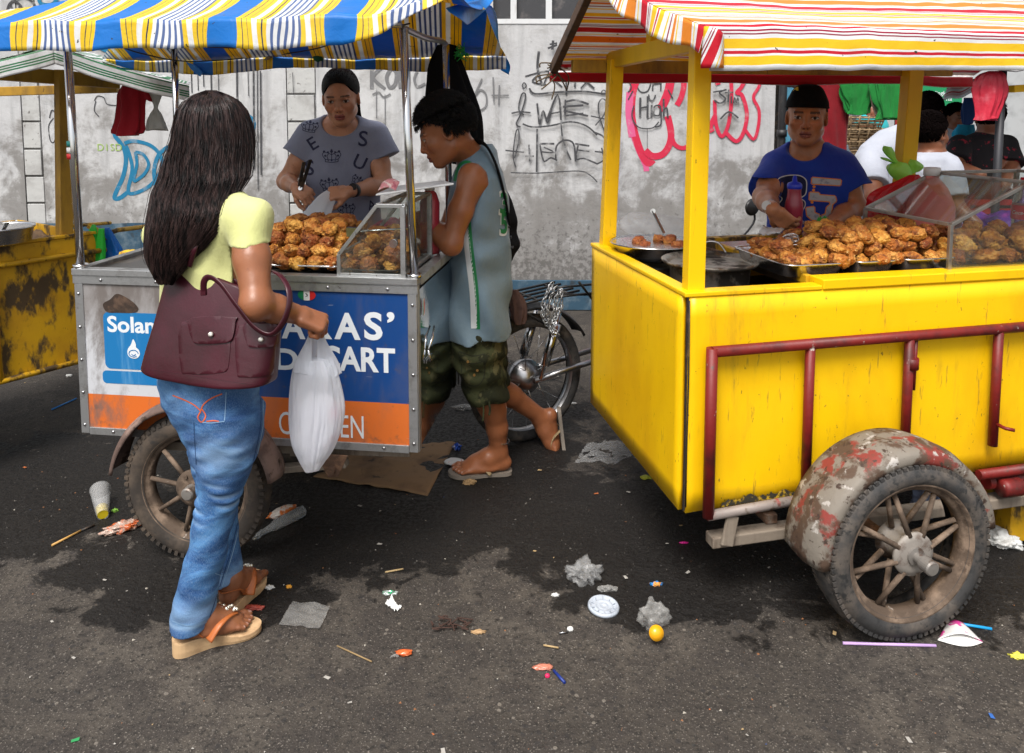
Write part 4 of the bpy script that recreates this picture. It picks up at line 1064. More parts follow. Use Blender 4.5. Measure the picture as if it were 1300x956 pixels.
mpip=mat('pipe with worn grey and red paint',(.26,.22,.20),.6,.2,[((.34,.03,.025),10,.52,.6),((.10,.07,.05),20,.55,.66)],[(40,.4,.003)])
pipe((xa-.002,yr,zlow),(yfx(1030,640).x,yr,zlow+.018),.015,mpip)
mb=MB(); mb.bar((xa+.02,yr+.03,.205),(1.35,yr+.03,.212),.05,.035); mb.bar((xa+.08,yr,.29),(xa+.06,yr-.005,.20),.04,.012,(0,1,0)); mb.build('chassis_bar',M['wood'],yc,bevel=.004)
mb=MB(); mb.bar((xa+.02,D2-.05,.215),(1.5,D2-.05,.215),.05,.035); mb.bar((.3,.0,.24),(.3,D2-.05,.24),.04,.03); mb.bar((.95,.03,.24),(.95,D2-.05,.24),.04,.03); mb.build('chassis_bar',M['rust'],yc,bevel=.004)
pipe((1.02,yr,.325),(1.8,yr,.335),.016); pipe((1.08,yr+.03,.28),(1.8,yr+.03,.28),.024,RP)
mb=MB(); mb.lathe([(0,-.04),(.028,-.04),(.03,-.02),(.03,.03),(.02,.045),(0,.046)],(1.14,yr-.01,.275),18,Matrix(((0,0,1),(0,1,0),(-1,0,0)))); mb.build('joint_socket',RP,yc)
# wheel
WC2=yfx(1149,703,-.20); WC2=Vector((.560,-.245,.266))
wheel(yc,WC2,.266,.12,8,M['tyre'],M['mudrim'],double=True,knobs=84,hubd=.085)
wheel(yc,Vector((WC2.x,D2+.10,.255)),.255,.10,8,M['tyre'],M['mudrim'],double=True,hubd=-.02)
mb=MB(); mb.cyl((WC2.x,WC2.y,.248),(WC2.x,D2+.1,.248),.018); mb.build('axle',M['rust'],yc)
fender(yc,WC2+Vector((.0,0,0)),.291,8,184,-.045,.125,M['fender'],.030)
mb=MB(); v,f,_=grid(lambda u,v:(WC2.x+(.284+.004*v)*math.cos(math.radians(84-26*u)),WC2.y+.0+.05*v,WC2.z+(.290+.004*math.sin(u*9))*math.sin(math.radians(84-26*u))),10,3)
# posts
PW=.062
def post(b_,t_,w_=PW,m=None,name='post'):
    mb=MB(); mb.bar(b_,t_,w_,w_*.8,(0,1,0)); return mb.build(name,m or M['yellow'],yc,bevel=.003)
pb=ly(P(884,366,2.42)); 
p1t=ly(P(894,55,2.42)); p1b=ly(P(884,362,2.42)); p1b.z=ZT2-.02
p1b=Vector((.036,.036,ZT2-.01)); dlt=p1t-ly(P(884,362,2.42)); post(p1b,(p1b.x+.012,p1b.y+.01,1.71),.055)
p2b=Vector((.040,D2-.045,ZT2-.01)); post(p2b,(p2b.x+.025,p2b.y,1.70),.055)
p3b=Vector((1.37,D2-.045,ZT2-.01)); post(p3b,(p3b.x+.03,p3b.y,1.69),.07,M['ywood'])
p4b=Vector((L2-.05,.036,ZT2-.01)); post(p4b,(p4b.x,p4b.y,1.70),.055)
ZE=1.70; ZRG=1.955
ymid=D2*.52
def beam(a,b,w,h,m=None,name='roof_beam'):
    mb=MB(); mb.bar(a,b,w,h); return mb.build(name,m or M['ywood'],yc,bevel=.003)
beam((.052,-.0,1.715),(.070,D2+.03,1.700),.035,.062)                    # gable tie
beam((.02,.018,1.695+.02),(L2,.018,1.72),.03,.05); beam((-.10,D2-.01,1.675),(L2,D2-.01,1.675),.03,.05,M['ybeam'])
post((.072,ymid,1.735),(.078,ymid,1.93),.05,M['ywood'],'king_post')
beam((-.12,ymid,1.93),(L2,ymid,1.93),.04,.05)
beam((-.145,ymid+.0,1.945),(-.145,D2+.10,1.665),.028,.04,M['darkwood'],'rafter')
# knotted strings at the far eave corner
mb=MB(); r=random.Random(5); c=Vector((-.15,D2+.09,1.66))
for k in range(14):
    p=c+Vector((r.uniform(-.03,.03),r.uniform(-.02,.02),r.uniform(-.02,.03))); q=p+Vector((r.uniform(-.07,.07),r.uniform(-.02,.02),r.uniform(-.10,.0))); mb.tube(catmull([p,(p+q)/2+Vector((r.uniform(-.03,.03),0,.01)),q],4),.003,5)
mb.build('string_knot',mat('old string',(.10,.07,.04),.9),yc)
# canopy
xC0=-.02; xC1=L2+.25
EFz=ly(P(1000,62,2.3)).z
yE=-.13; zE=1.735
def rcf(u,v):
    x=xC0+(xC1-xC0)*u; x-=.13*v*(1-u)**6 
    y=yE+(ymid-yE)*v; z=zE+(1.985-zE)*v-.022*math.sin(math.pi*v)+.007*fbm((x*2,y*3,5),3)+.003*noise.noise((x*14,y*9,1))
    z-=.020*math.exp(-((x-.16)/.10)**2)*(1-v)*0 
    return Vector((x,y,z))
mb=MB(); v,f,uv=grid(rcf,110,18); mb.add(v,f,True); slope=math.hypot(ymid-yE,1.985-zE)
VAL=.105
uvl=[(0,VAL+.012*math.sin(p.x*3)+(p.y-yE)/(ymid-yE)*slope) for p in v]
can2=mb.build('canopy',TARP_R,yc,uvs=uvl,solid=.0015)
def rcv(u,v):
    t=rcf(u,0); x=t.x; dr=VAL*(1.13-.16*u)
    return Vector((x+.004*v,t.y-.004-.012*v+.004*math.sin(x*7+v*2)+.003*noise.noise((x*14,v*2,4)),t.z-dr*v-.003*math.sin(x*5)*v))
mb=MB(); v,f,uv=grid(rcv,120,8); mb.add(v,f,True); uvl=[(0,VAL*(1-(i//121)/8)) for i in range(len(v))]
mb.build('canopy_valance',TARP_R,can2,uvs=uvl,solid=.0015)
# gable edge strip, hanging from ridge to the front corner, stripes across
def rge(u,v):
    a=rcf(0,1-u); drop=.035+.030*math.sin(u*3.1)+.03*u
    return a+Vector((-.004-.014*v+.010*math.sin(u*16)*v,.004*math.sin(u*20)*v,-drop*v+.004*math.sin(u*30)*v))
mb=MB(); v,f,uv=grid(rge,60,6); mb.add(v,f,True); mb.build('canopy_edge',TARP_R,can2,uvs=[(0,VAL+slope*(1-(i%61)/60)) for i in range(len(v))],solid=.0015)
# curled corner
c0=rcf(0,0)
def curl(u,v):
    a=2.6*u; r_=.028*(1-.3*v); return c0+Vector((-.012+.05*u*(1-.2*v)-.02*v*(1-u)+.012*v,-.030*math.sin(a)-.006,-.012-VAL*.95*v+.012*math.cos(a)*(1-v)))
mb=MB(); v,f,uv=grid(curl,12,8); mb.add(v,f,True); mb.build('canopy_edge',TARP_R,can2,uvs=[(0,.06+.09*(i%13)/12+.05*(i//13)/8) for i in range(len(v))],solid=.0015)
def rcb(u,v):
    x=xC0-.13+(xC1-xC0+.13)*u; y=ymid+(D2+.13-ymid)*v; z=1.985+(1.665-1.985)*v-.015*math.sin(math.pi*v)+.008*fbm((x*2,y*3,9),3)
    return Vector((x,y,z))
mb=MB(); v,f,uv=grid(rcb,80,12); mb.add(v,f,True); mb.build('canopy',TARP_R,yc,uvs=[(0,.05+slope*(i//81)/12*1.1) for i in range(len(v))],solid=.0015)
def rcbv(u,v):
    t=rcb(u,1); return Vector((t.x,t.y+.005,t.z-.05*v-.006*math.sin(t.x*8)*v))
mb=MB(); v,f,uv=grid(rcbv,60,3); mb.add(v,f,True); mb.build('canopy_valance',TARP_R,can2,uvs=[(0,.10+.04*(i//61)/3) for i in range(len(v))],solid=.0015)
# display case
gc=thing('display_case','large slant-fronted glass display case on the yellow cart','display case',My@Vector((0,0,ZT2+.012)),YAW2)
case(gc,.930,1.60,1.225,.155,.285,.42,.035,mat('worn steel angle',(.40,.38,.36),.4,.9,[((.15,.10,.08),14,.5,.68,None,.8)]))

# ================================================================ GRIMY YELLOW CART (far left)
A=Vector((-2.42,2.84,0)); B=Vector((-1.90,3.60,0)); dv=(B-A).normalized(); yaw3=math.atan2(dv.y,dv.x)
oc=thing('food_cart','grimy blackened yellow cart with a green and white striped canopy at the left edge','food cart',A,yaw3)
Mo=wm(oc); lo_=lambda p: Mo.inverted()@Vector(p); L3=(B-A).length; D3=.8
mb=MB(); mb.bb(0,0,.35,L3,.016,.935); mb.build('front_panel',M['yold'],oc,bevel=.003)
mb=MB(); mb.bb(L3-.016,.017,.35,L3,D3,.935); mb.build('end_panel',M['yold'],oc,bevel=.003)
mb=MB(); mb.bb(0,.017,.35,.016,D3,.935); mb.bb(.017,D3-.016,.35,L3-.017,D3,.935); mb.build('back_panel',M['yold'],oc,bevel=.003)
mb=MB(); mb.bb(.017,.017,.84,L3-.017,D3-.017,.855); mb.build('work_top',M['darkiron'],oc)
mb=MB(); mb.bb(-.01,-.006,.936,L3+.004,.03,.95); mb.build('rim_board',M['yold'],oc,bevel=.003)
mb=MB(); mb.tube([(0,-.018,.86),(L3+.01,-.018,.86)],.012,10); mb.tube([(L3*.5,-.018,.86),(L3*.5,-.018,.37)],.012,10); mb.tube([(0,-.018,.37),(L3+.01,-.018,.37)],.012,10); mb.build('frame_pipe',M['yold'],oc)
pp_=lo_(P(82,305,3.50)); mb=MB(); pq=lo_(P(80,95,3.50)); mb.bar((pp_.x,pp_.y,.93),(pq.x,pq.y,1.68),.055,.05,(0,1,0)); mb.build('post',M['ybeam'],oc,bevel=.003)
for a_,b_,w_,h_ in (((-60,88,3.25),(150,104,3.75),.05,.062),((-60,118,4.4),(150,112,4.4),.04,.05),((23,74,3.45),(23,90,3.45),.06,.05)): mb=MB(); mb.bar(lo_(P(*a_)),lo_(P(*b_)),w_,h_,(0,0,1) if a_[0]<0 else (0,1,0)); mb.build('roof_beam',M['ybeam'],oc,bevel=.003)
for L_,r_ in ((((120,302,3.6),(150,292,3.9),(215,284,4.3)),.012),(((38,296,3.9),(75,288,4.2),(140,283,4.6)),.010),(((107,338,3.55),(107,318,3.55),(126,330,3.62)),.016),(((112,286,3.62),(122,292,3.63),(132,306,3.64)),.014)): mb=MB(); mb.tube([lo_(P(*q)) for q in L_],r_,8); mb.build('handle_bar',M['yold'],oc)
ap=lo_(P(68,57,3.12)); er=lo_(P(240,107,3.42)); el=lo_(P(-130,97,2.95)); bk=lo_(P(120,68,4.35))-ap
def gsl(a,b,uvo,name,drop=.055):
    def fn(u,v):
        p=a+(b-a)*v+bk*u; p=p+Vector((0,0,-.012*math.sin(math.pi*v)+.006*fbm((u*3,v*4,1),2))); return p
    mb=MB(); v_,f_,_=grid(fn,24,16); mb.add(v_,f_,True); Ln=(b-a).length
    o=mb.build('canopy',TARP_G,oc,uvs=[(0,uvo+Ln*(i//25)/16) for i in range(len(v_))],solid=.0015)
    def fv(u,v):
        p=a+(b-a)*u+Vector((0,0,-.012*math.sin(math.pi*u)-.006)); return p+Vector((0,0,-drop*v*1.25))+Vector((.006*math.sin(u*16),-.004,0))*v
    mb=MB(); v_,f_,_=grid(fv,50,8); mb.add(v_,f_,True); mb.build('canopy_valance',TARP_G,oc,uvs=[(0,.0+.115*(1-(i//51)/8)) for i in range(len(v_))],solid=.0015)
gsl(ap,er,.0,'r'); gsl(ap,el,.03,'l')
# ================================================================ people toolkit
def skin_mat(name,rough=.36):
    return mat(name,(.3,.15,.09),rough,0,[((.13,.045,.022),14,.45,.70,None,.30),((.08,.03,.018),60,.60,.72,None,.25)],[(30,.18,.006),(260,.25,.001)],vcol=True,sss=.06,spec=.45)
SKIN=skin_mat('skin')
def frame(yaw,pitch=0,roll=0):
    """columns right, forward, up. yaw 0 faces +Y, positive turns to the left (ccw)"""
    return rotz(yaw)@rotx(pitch)@roty(roll)
class Fig:
    def __init__(s,tone): s.s=Sdf(); s.tone=np.array(tone); s.heads=[]; s.fine=[]; s.paint=[]
    # ---- head
    def head(s,c,R,sc=1.0,male=False,mouth=0.0,simple=False,lip=(.30,.09,.08),brow=(.02,.014,.012)):
        c=A3(c); W=lambda q: c+sc*(R@np.array(q,float)); S=s.s; k=sc
        E=lambda q,r,kk=.012,op='add',RR=None: S.ell(W(q),np.array(r)*k,kk*k,R if RR is None else R@RR,op)
        C=lambda a,b,ra,rb,kk=.01,op='add': S.cone(W(a),W(b),ra*k,rb*k,kk*k,op)
        jw=.052 if male else .046
        E((0,-.014,.032),(.074,.092,.084)); E((0,.016,-.012),(.066,.074,.088),.02)
        E((0,.026,-.062),(jw,.050,.044),.03); C((-jw*.92,-.002,-.060),(-.018,.064,-.094),.018,.017,.03); C((jw*.92,-.002,-.060),(.018,.064,-.094),.018,.017,.03)
        E((0,.070,-.097),(.020,.016,.015),.022)
        for q in (-1,1):
            E((q*.040,.058,-.026),(.023,.022,.020),.024)            # cheek
            E((q*.033,.093,-.001),(.019,.016,.0115),.012,'sub')     # socket
            C((q*.013,.084,.0175),(q*.045,.074,.019),.0075,.006,.012) # brow ridge
            E((q*.0325,.0735,-.001),(.0145,.0125,.0130),.002)       # eyeball
            C((q*.0195,.0815,.0045),(q*.0455,.0735,.0035),.0042,.0034,.003)   # upper lid
            C((q*.0335,.0852,.0068),(q*.0335,.0852,.0068),.0045,.0045,.004)
            C((q*.0200,.0810,-.0085),(q*.0445,.0735,-.0075),.0035,.003,.005)  # lower lid
            E((q*.075,-.006,-.008),(.009,.019,.030),.006,'add',rotz(-q*.35)); E((q*.082,-.002,-.006),(.005,.011,.018),.004,'sub',rotz(-q*.35))
        C((0,.086,.010),(0,.101,-.030),.0070,.0105,.012); E((0,.101,-.034),(.0125,.0115,.0100),.008)
        for q in (-1,1): E((q*.0125,.0930,-.036),(.0085,.0095,.0078),.006); E((q*.0065,.101,-.0445),(.0038,.0045,.003),.002,'sub')
        E((0,.080,-.058),(.026,.016,.020),.014)
        mo=.002+mouth*.004
        C((-.021,.0850,-.0648),(-.005,.0950,-.0610),.0042,.0060,.004); C((.021,.0850,-.0648),(.005,.0950,-.0610),.0042,.0060,.004)
        C((-.005,.0950,-.0610),(.005,.0950,-.0610),.0060,.0060,.003)
        C((-.017,.0845,-.0700-mo),(.0,.0925,-.0735-mo),.0055,.0072,.004); C((.017,.0845,-.0700-mo),(.0,.0925,-.0735-mo),.0055,.0072,.004)
        C((-.022,.090,-.0672-mo*.4),(.022,.090,-.0672-mo*.4),.0012,.0012,.002,'sub')
        s.heads.append((c,R,sc,lip,brow,male)); r_=.135*sc
        s.fine.append((c-np.array([.105,.125,.135])*sc*1.0,c+np.array([.105,.125,.135])*sc))
        return W
    def neck(s,hc,R,base,r=.052,sc=1.0):
        a=A3(hc)+sc*(R@np.array([0,-.022,-.055])); s.s.cone(a,A3(base),r*.98,r*1.12,.03)
    # ---- hand : R columns x = towards thumb side, y = fingers, z = back of the hand
    def hand(s,w,R,sc=1.0,curl=(.5,.6,.7,.8),thumb=(.5,.4),spread=.05,mirror=1,fine=True):
        w=A3(w); S=s.s; m=mirror
        W=lambda q: w+sc*(R@np.array([q[0]*m,q[1],q[2]],float))
        k=sc
        S.cone(w,W((0,.025,0)),.0225*k,.0235*k,.012)
        S.box(W((.001,.055,0)),np.array([.026,.028,.004])*k,.0098*k,R,.014)
        bx=(.030,.0105,-.0095,-.0285); by=(.086,.090,.086,.078); ln=(.068,.076,.070,.056); rr=(.0092,.0095,.0090,.0080)
        for i in range(4):
            a=0;p=np.array([bx[i],by[i],.001]);d0=spread*(1.5-i)
            S.cone(W((bx[i]*.8,.055,0)),W(p),.0105*k,rr[i]*1.1*k,.006)
            cu=curl[i]; L=ln[i]
            for j,(f,ang) in enumerate(((.46,cu*1.0),(.30,cu*1.15),(.24,cu*.8))):
                a+=ang; d=np.array([math.sin(d0)*math.cos(a),math.cos(a)*math.cos(d0),-math.sin(a)])
                q=p+d*L*f; S.cone(W(p),W(q),rr[i]*(1.0-.07*j)*k,rr[i]*(.95-.09*j)*k,.0035); p=q
            # nail
            s.paint.append((W(p+np.array([0,0,0])-d*.004+np.array([0,math.sin(a),math.cos(a)])*rr[i]*.7),.0052*k,(.55,.34,.28)))
        t0,t1=thumb; p=np.array([.020,.022,-.004]); a=.75
        d=np.array([math.sin(a)*math.cos(t0*.4),math.cos(a),-math.sin(t0)*.7]); d/=np.linalg.norm(d); q=p+d*.038
        S.cone(W(p),W(q),.0150*k,.0115*k,.012)
        d2=d+np.array([-.45*t1,.35,-.55*t1]); d2/=np.linalg.norm(d2); q2=q+d2*.030; S.cone(W(q),W(q2),.0110*k,.0100*k,.004)
        d3=d2+np.array([-.45*t1,.25,-.35*t1]); d3/=np.linalg.norm(d3); q3=q2+d3*.024; S.cone(W(q2),W(q3),.0100*k,.0085*k,.004)
        s.paint.append((W(q3+np.array([.004,0,.006])),.006*k,(.55,.34,.28)))
        if fine:
            c=W((0,.075,-.02)); r=.115*sc; s.fine.append((c-r,c+r))
        return W
    def foot(s,heel,d,up=(0,0,1),L=.235,side=1,fine=True):
        """heel = point on the sole under the heel; d = toe direction; side=+1: big toe on the side of right vector"""
        heel=A3(heel); d=A3(d);d/=np.linalg.norm(d); up=A3(up); up=up-d*(up@d);up/=np.linalg.norm(up); r=np.cross(d,up)*side
        W=lambda q: heel+r*q[0]*L/.235+d*q[1]*L/.235+up*q[2]*L/.235
        S=s.s; k=L/.235
        S.ell(W((0,.028,.030)),np.array([.030,.034,.030])*k,.02,np.stack([r,d,up],1))
        S.chain([W((0,.045,.075)),W((.0,.09,.052)),W((.004,.14,.030)),W((.006,.175,.020))],[.034*k,.034*k,.030*k,.020*k],.03)
        S.ell(W((.004,.165,.017)),np.array([.046,.030,.016])*k,.02,np.stack([r,d,up],1))
        S.ell(W((-.012,.10,.018)),np.array([.030,.060,.018])*k,.02,np.stack([r,d,up],1))
        tx=(.034,.012,-.006,-.022,-.036);ty=(.222,.224,.214,.204,.192);tr=(.0125,.0088,.0082,.0078,.0075)
        for i in range(5):
            S.chain([W((tx[i]*.9,.170,.016)),W((tx[i],ty[i]-.016,.0165)),W((tx[i]*.98,ty[i],.011))],[tr[i]*1.05*k,tr[i]*k,tr[i]*.95*k],.004)
            s.paint.append((W((tx[i],ty[i]+.002,.011+tr[i]*.75)),tr[i]*.62*k,(.62,.38,.32)))
        if fine:
            c=W((0,.12,.04)); s.fine.append((c-.145*k,c+.145*k))
        return W
    def colours(s,V):
        t=s.tone; C=np.tile(t,(len(V),1))
        n=np.sin(V[:,0]*60+np.sin(V[:,1]*47)*2)*np.sin(V[:,2]*53+V[:,1]*31)
        C*= (1+.05*n)[:,None]
        for c,R,sc,lip,brow,male in s.heads:
            q=(V-c)@R/sc; x,y,z=np.abs(q[:,0]),q[:,1],q[:,2]
            near=(np.linalg.norm(q,axis=1)<.2)
            def put(mask,col,a=1.0):
                m=mask&near; C[m]=C[m]*(1-a)+np.array(col)*a
            # ruddier cheeks, nose, ears
            put((y>.045)&(np.hypot(x-.038,z+.028)<.022),t*np.array([1.25,1.0,.95]),.4)
            put((x<.016)&(np.abs(z+.034)<.013)&(y>.085),t*np.array([1.22,1.0,.95]),.4)
            if male: put((y>.02)&(z<-.072)&(z>-.12)&(x<.05),t*np.array([.80,.82,.86]),.35); 
            put((x<.0235-np.abs(z+.067)*.55)&(z<-.0555)&(z>-.0805)&(y>.082),lip,.9)
            put((x<.022)&(np.abs(z+.0672)<.0018)&(y>.078),(.07,.02,.02),.85)
            bz=.0205-.10*np.maximum(x-.036,0)+.05*(x-.02); put((x>.013)&(x<.050)&(np.abs(z-bz)<(.0046 if male else .0032)*(1-(x-.013)*.011/.037*10*.5))&(y>.055),brow,.85)
            # eyes: white, iris, pupil, lash line
            ex=x-.0325; er=np.hypot(ex,(z+.001)*1.0)
            onball=(np.hypot(np.hypot(ex,y-.0735),z+.001)<.0150)&(y>.074)&(np.abs(z+.0015)<.0062*(1-(ex/.0140)**2*.8))
            put(onball&(np.abs(ex)<.0135),(.50,.44,.40)); put(onball&(er<.0064),(.03,.015,.01)); put(onball&(er<.003),(.004,.004,.004))
            lz=.0058-(ex/.0145)**2*.0045; put((np.abs(z+.001-lz)<.0017)&(np.abs(ex)<.0150)&(y>.062),(.012,.008,.008),.9)
            lz2=-.0068+(ex/.0145)**2*.0035; put((np.abs(z+.001-lz2)<.0010)&(np.abs(ex)<.0135)&(y>.062),(.05,.02,.018),.5)
            put((np.hypot(x-.0065,z+.0435)<.0032)&(y>.09),(.05,.015,.012),.9)
        for p,r,col in s.paint:
            m=np.linalg.norm(V-p,axis=1)<r; C[m]=C[m]*.35+np.array(col)*.65*1.0
        return C
    def build(s,name,parent,h=.005,fh=.0025,m=None,box=None):
        o,V,F=sdf_obj(name,s.s,h,m or SKIN,parent,s.colours,s.fine,fh,box); return o
# ---- hair strands as thin three-sided tubes
def strands(name,paths,rads,m,parent):
    """paths: (n, k, 3) array"""
    P_=np.asarray(paths,float); n,k,_=P_.shape
    T=np.gradient(P_,axis=1); T/=np.linalg.norm(T,axis=2,keepdims=True)+1e-9
    up=np.tile(np.array([.3,.2,1.]),(n,k,1)); X=np.cross(T,up); X/=np.linalg.norm(X,axis=2,keepdims=True)+1e-9; Yv=np.cross(T,X)
    r=np.asarray(rads,float)
    if r.ndim==1: r=np.tile(r,(n,1))
    V=np.zeros((n,k,3,3))
    for j in range(3):
        a=2*math.pi*j/3; V[:,:,j,:]=P_+(X*math.cos(a)+Yv*math.sin(a))*r[:,:,None]
    V=V.reshape(-1,3); base=(np.arange(n)[:,None,None]*k+np.arange(k-1)[None,:,None])*3; j=np.arange(3)[None,None,:]; j2=(j+1)%3
    F=np.stack([base+j,base+j2,base+3+j2,base+3+j],-1).reshape(-1,4)
    return np_obj(name,V,F,m,parent)
def hair_mat(name,c,c2,rough=.38):
    m,g,b=newmat(name); v=coords(g,'Object',(1,1,.08)); f=noise_node(g,v,120,3,.6)
    g.link(mixc(g,ramp(g,f,.35,.65),tuple(c),tuple(c2)),b.inputs['Base Color']); b.inputs['Roughness'].default_value=rough; b.inputs['Specular IOR Level'].default_value=.28
    return m
HAIR=hair_mat('black hair',(.004,.0035,.0035),(.010,.008,.007),.6); HAIRB=hair_mat('dark brown hair',(.004,.003,.003),(.040,.022,.020),.32); HBASE=mat('hair mass',(.006,.004,.004),1.0,spec=.03)
def short_hair(c,R,sc,parent,name='hair',lift0=.010,n=3200,L=.035,comb=(0,.6,-.2),front=.06,low=-.035,mess=.5,m=None,seed=1,thick=.0011,top=1.0,side=.6,cap=.078):
    """cropped / tousled hair rooted on the skull"""
    c=A3(c); rg=np.random.default_rng(seed); W=lambda q: c+sc*(q@R.T)
    out=[];
    d=rg.normal(size=(n*4,3)); d/=np.linalg.norm(d,axis=1,keepdims=True)
    ctr=np.array([0,-.014,.030]); rad=np.array([.075,.093,.086]); p=ctr+d*rad
    hl=front+.0*p[:,0]; lim=np.where(p[:,1]>.045, .062+ (p[:,1]-.045)*.0, np.where(p[:,1]>.0,.030+ (p[:,1]/.045)*.032, low+(p[:,1]+.1)/.1*.03))
    lim=np.where(p[:,1]<=-.02,low,lim)
    lim=np.where((p[:,1]>-.02)&(p[:,1]<=.0),-.005,lim)
    ok=p[:,2]>lim+ (front-.062)*(p[:,1]>.045); p=p[ok][:n]; d=d[ok][:n]; n=len(p)
    nrm=d/rad; nrm/=np.linalg.norm(nrm,axis=1,keepdims=True)
    cb=np.array(comb,float); cb=np.where((nrm@np.array([0,0,1.]))[:,None]>.35,cb[None,:],np.array([0,-.25,-1.])[None,:]*np.ones((n,1)))
    cb=cb+rg.normal(size=(n,3))*mess*.6
    t=cb-nrm*(cb*nrm).sum(1,keepdims=True); t/=np.linalg.norm(t,axis=1,keepdims=True)+1e-9
    Ls=L*(side+(top-side)*np.clip(nrm[:,2]*1.3,0,1))*(.65+.6*rg.random(n)); K=6; pts=[]
    for j in range(K):
        f=j/(K-1); lift=nrm*(.012*np.sin(f*1.5)[...,None] if False else lift0*math.sin(min(f*2.2,1.57)))*(1+mess*rg.random((n,1))*.5*(j>0)) 
        q=p+t*Ls[:,None]*f+lift; 
        # keep outside the skull
        e=(q-ctr)/rad; ln=np.linalg.norm(e,axis=1,keepdims=True); q=np.where(ln<1.03,ctr+e/ln*1.03*rad,q)
        pts.append(W(q))
    rads=[thick*sc*x for x in (1.2,1.3,1.2,1.0,.8,.3)]
    o=strands(name,np.stack(pts,1),rads,m or HAIR,parent)
    return o
def scalp(F_,c,R,sc,parent,low=-.035,front=.055,m=None,grow=.003):
    """thin dark scalp shell under the strands"""
    S=Sdf(); c=A3(c); W=lambda q: c+sc*(R@np.array(q,float))
    S.ell(W((0,-.014,.032)),np.array([.074+grow,.092+grow,.084+grow])*sc,.01,R)
    # cut face region and nape
    S.cut(W((0,.052,front-.002)),R@np.array([0,.75,-.66]))
    S.cut(W((0,0,low)),R@np.array([0,.25,-1.]))
    o,V,F=sdf_obj('scalp_hair',S,.004,m or HBASE,parent); return o
def cloth_noise(ax,amp=.004,f=1.0,seed=0.0,diag=0.0):
    def fn(x,y,z):
        w=np.sin(x*9*f+seed)+np.sin(y*11*f+seed*2)
        return amp*(np.sin(z*34*f+w*1.6+diag*(x+y)*60)*.5+.5*np.sin((x-y)*28*f+z*12*f+seed+np.sin(z*19*f)*1.3))*(.6+.4*np.sin(x*13+z*7+seed))
    return fn
def fabric(name,c,c2=None,rough=.85,scale=220,bstr=.25,sheen=.15,big=.5):
    return mat(name,c,rough,0,[((c2 or tuple(q*.8 for q in c)),5,.40,.70,None,.6)],[(9,big*.8,.018,(1,1,.6)),(26,.35,.006),(scale,bstr,.0015)],sheen=sheen,spec=.25)
def hR(f,b):
    f=A3(f);f/=np.linalg.norm(f);b=A3(b);b=b-f*(b@f);b/=np.linalg.norm(b);return np.stack([np.cross(f,b),f,b],1)
pz=lambda px,py,Y: A3(P(px,py,Y))
def rows(L,ang):
    out=[]
    for (py,cx,Y,rx,ry) in L:
        p=P(cx,py,Y); out.append((p.z,p.x,p.y,rx,ry,ang))
    return out
# ================================================================ A: the customer seen from behind
wa=thing('person','woman seen from behind in pale yellow tee and blue jeans, buying at the blue cart','woman',(-.88,2.16,0))
TA=(.27,.105,.050)
ang=math.radians(-27)
f=Fig(TA)
hcA=pz(270,170,2.235); RA=frame(math.radians(-28),-.05,0)
f.head(hcA,RA,.95); f.neck(hcA,RA,pz(266,236,2.20),.046)
f.s.loft(rows([(232,266,2.2,.06,.05),(248,268,2.2,.085,.060),(266,268,2.2,.130,.074),(300,266,2.2,.152,.085),(350,264,2.2,.140,.088),(400,262,2.2,.142,.093),(450,262,2.19,.150,.10),(500,264,2.18,.155,.105)],ang),.02)
sh=pz(312,275,2.11); el=pz(326,386,1.985); wr=pz(373,398,2.085)
f.s.chain([sh,sh*.5+el*.5+np.array([.004,-.004,0]),el,],[.048,.046,.037],.02); f.s.cone(el,el*.5+wr*.5,.037,.034,.02); f.s.cone(el*.5+wr*.5,wr,.037,.0255,.02)
f.s.ell(el+np.array([-.004,-.006,-.004]),(.036,.032,.038),.02)
f.hand(wr,hR((.86,.25,-.42),(.35,-.35,.87)),.98,(1.15,1.25,1.3,1.35),(.9,.9),.02,mirror=-1)
shl=pz(218,264,2.31); ell_=pz(222,385,2.46); wrl=pz(285,385,2.56)
f.s.chain([shl,ell_],[.05,.04],.02); f.s.chain([ell_,wrl],[.04,.026],.02); f.hand(wrl,hR((.9,.4,.1),(0,.1,1)),.95,(.6,.7,.7,.8),fine=False)
# feet in platform sandals
h1=A3(G(222,832)); t1=A3(G(312,803)); d1=(t1-h1)/np.linalg.norm(t1-h1); h1[2]=.044
h2=A3(G(284,792)); t2=A3(G(321,745)); d2=(t2-h2)/np.linalg.norm(t2-h2); h2[2]=.044
dd1=d1+np.array([0,0,-.10]); dd2=d2+np.array([0,0,-.10])
W1=f.foot(h1+d1*.006,dd1,(0,0,1),.212,-1); W2=f.foot(h2+d2*.006,dd2,(0,0,1),.212,1)
an1=h1+d1*.048+np.array([0,0,.075]); an2=h2+d2*.048+np.array([0,0,.075])
f.s.chain([an1,pz(252,740,2.11)],[.034,.042],.03); f.s.chain([an2,pz(284,718,2.248)],[.031,.033],.03)
f.build('body',wa,.0055,.0028)
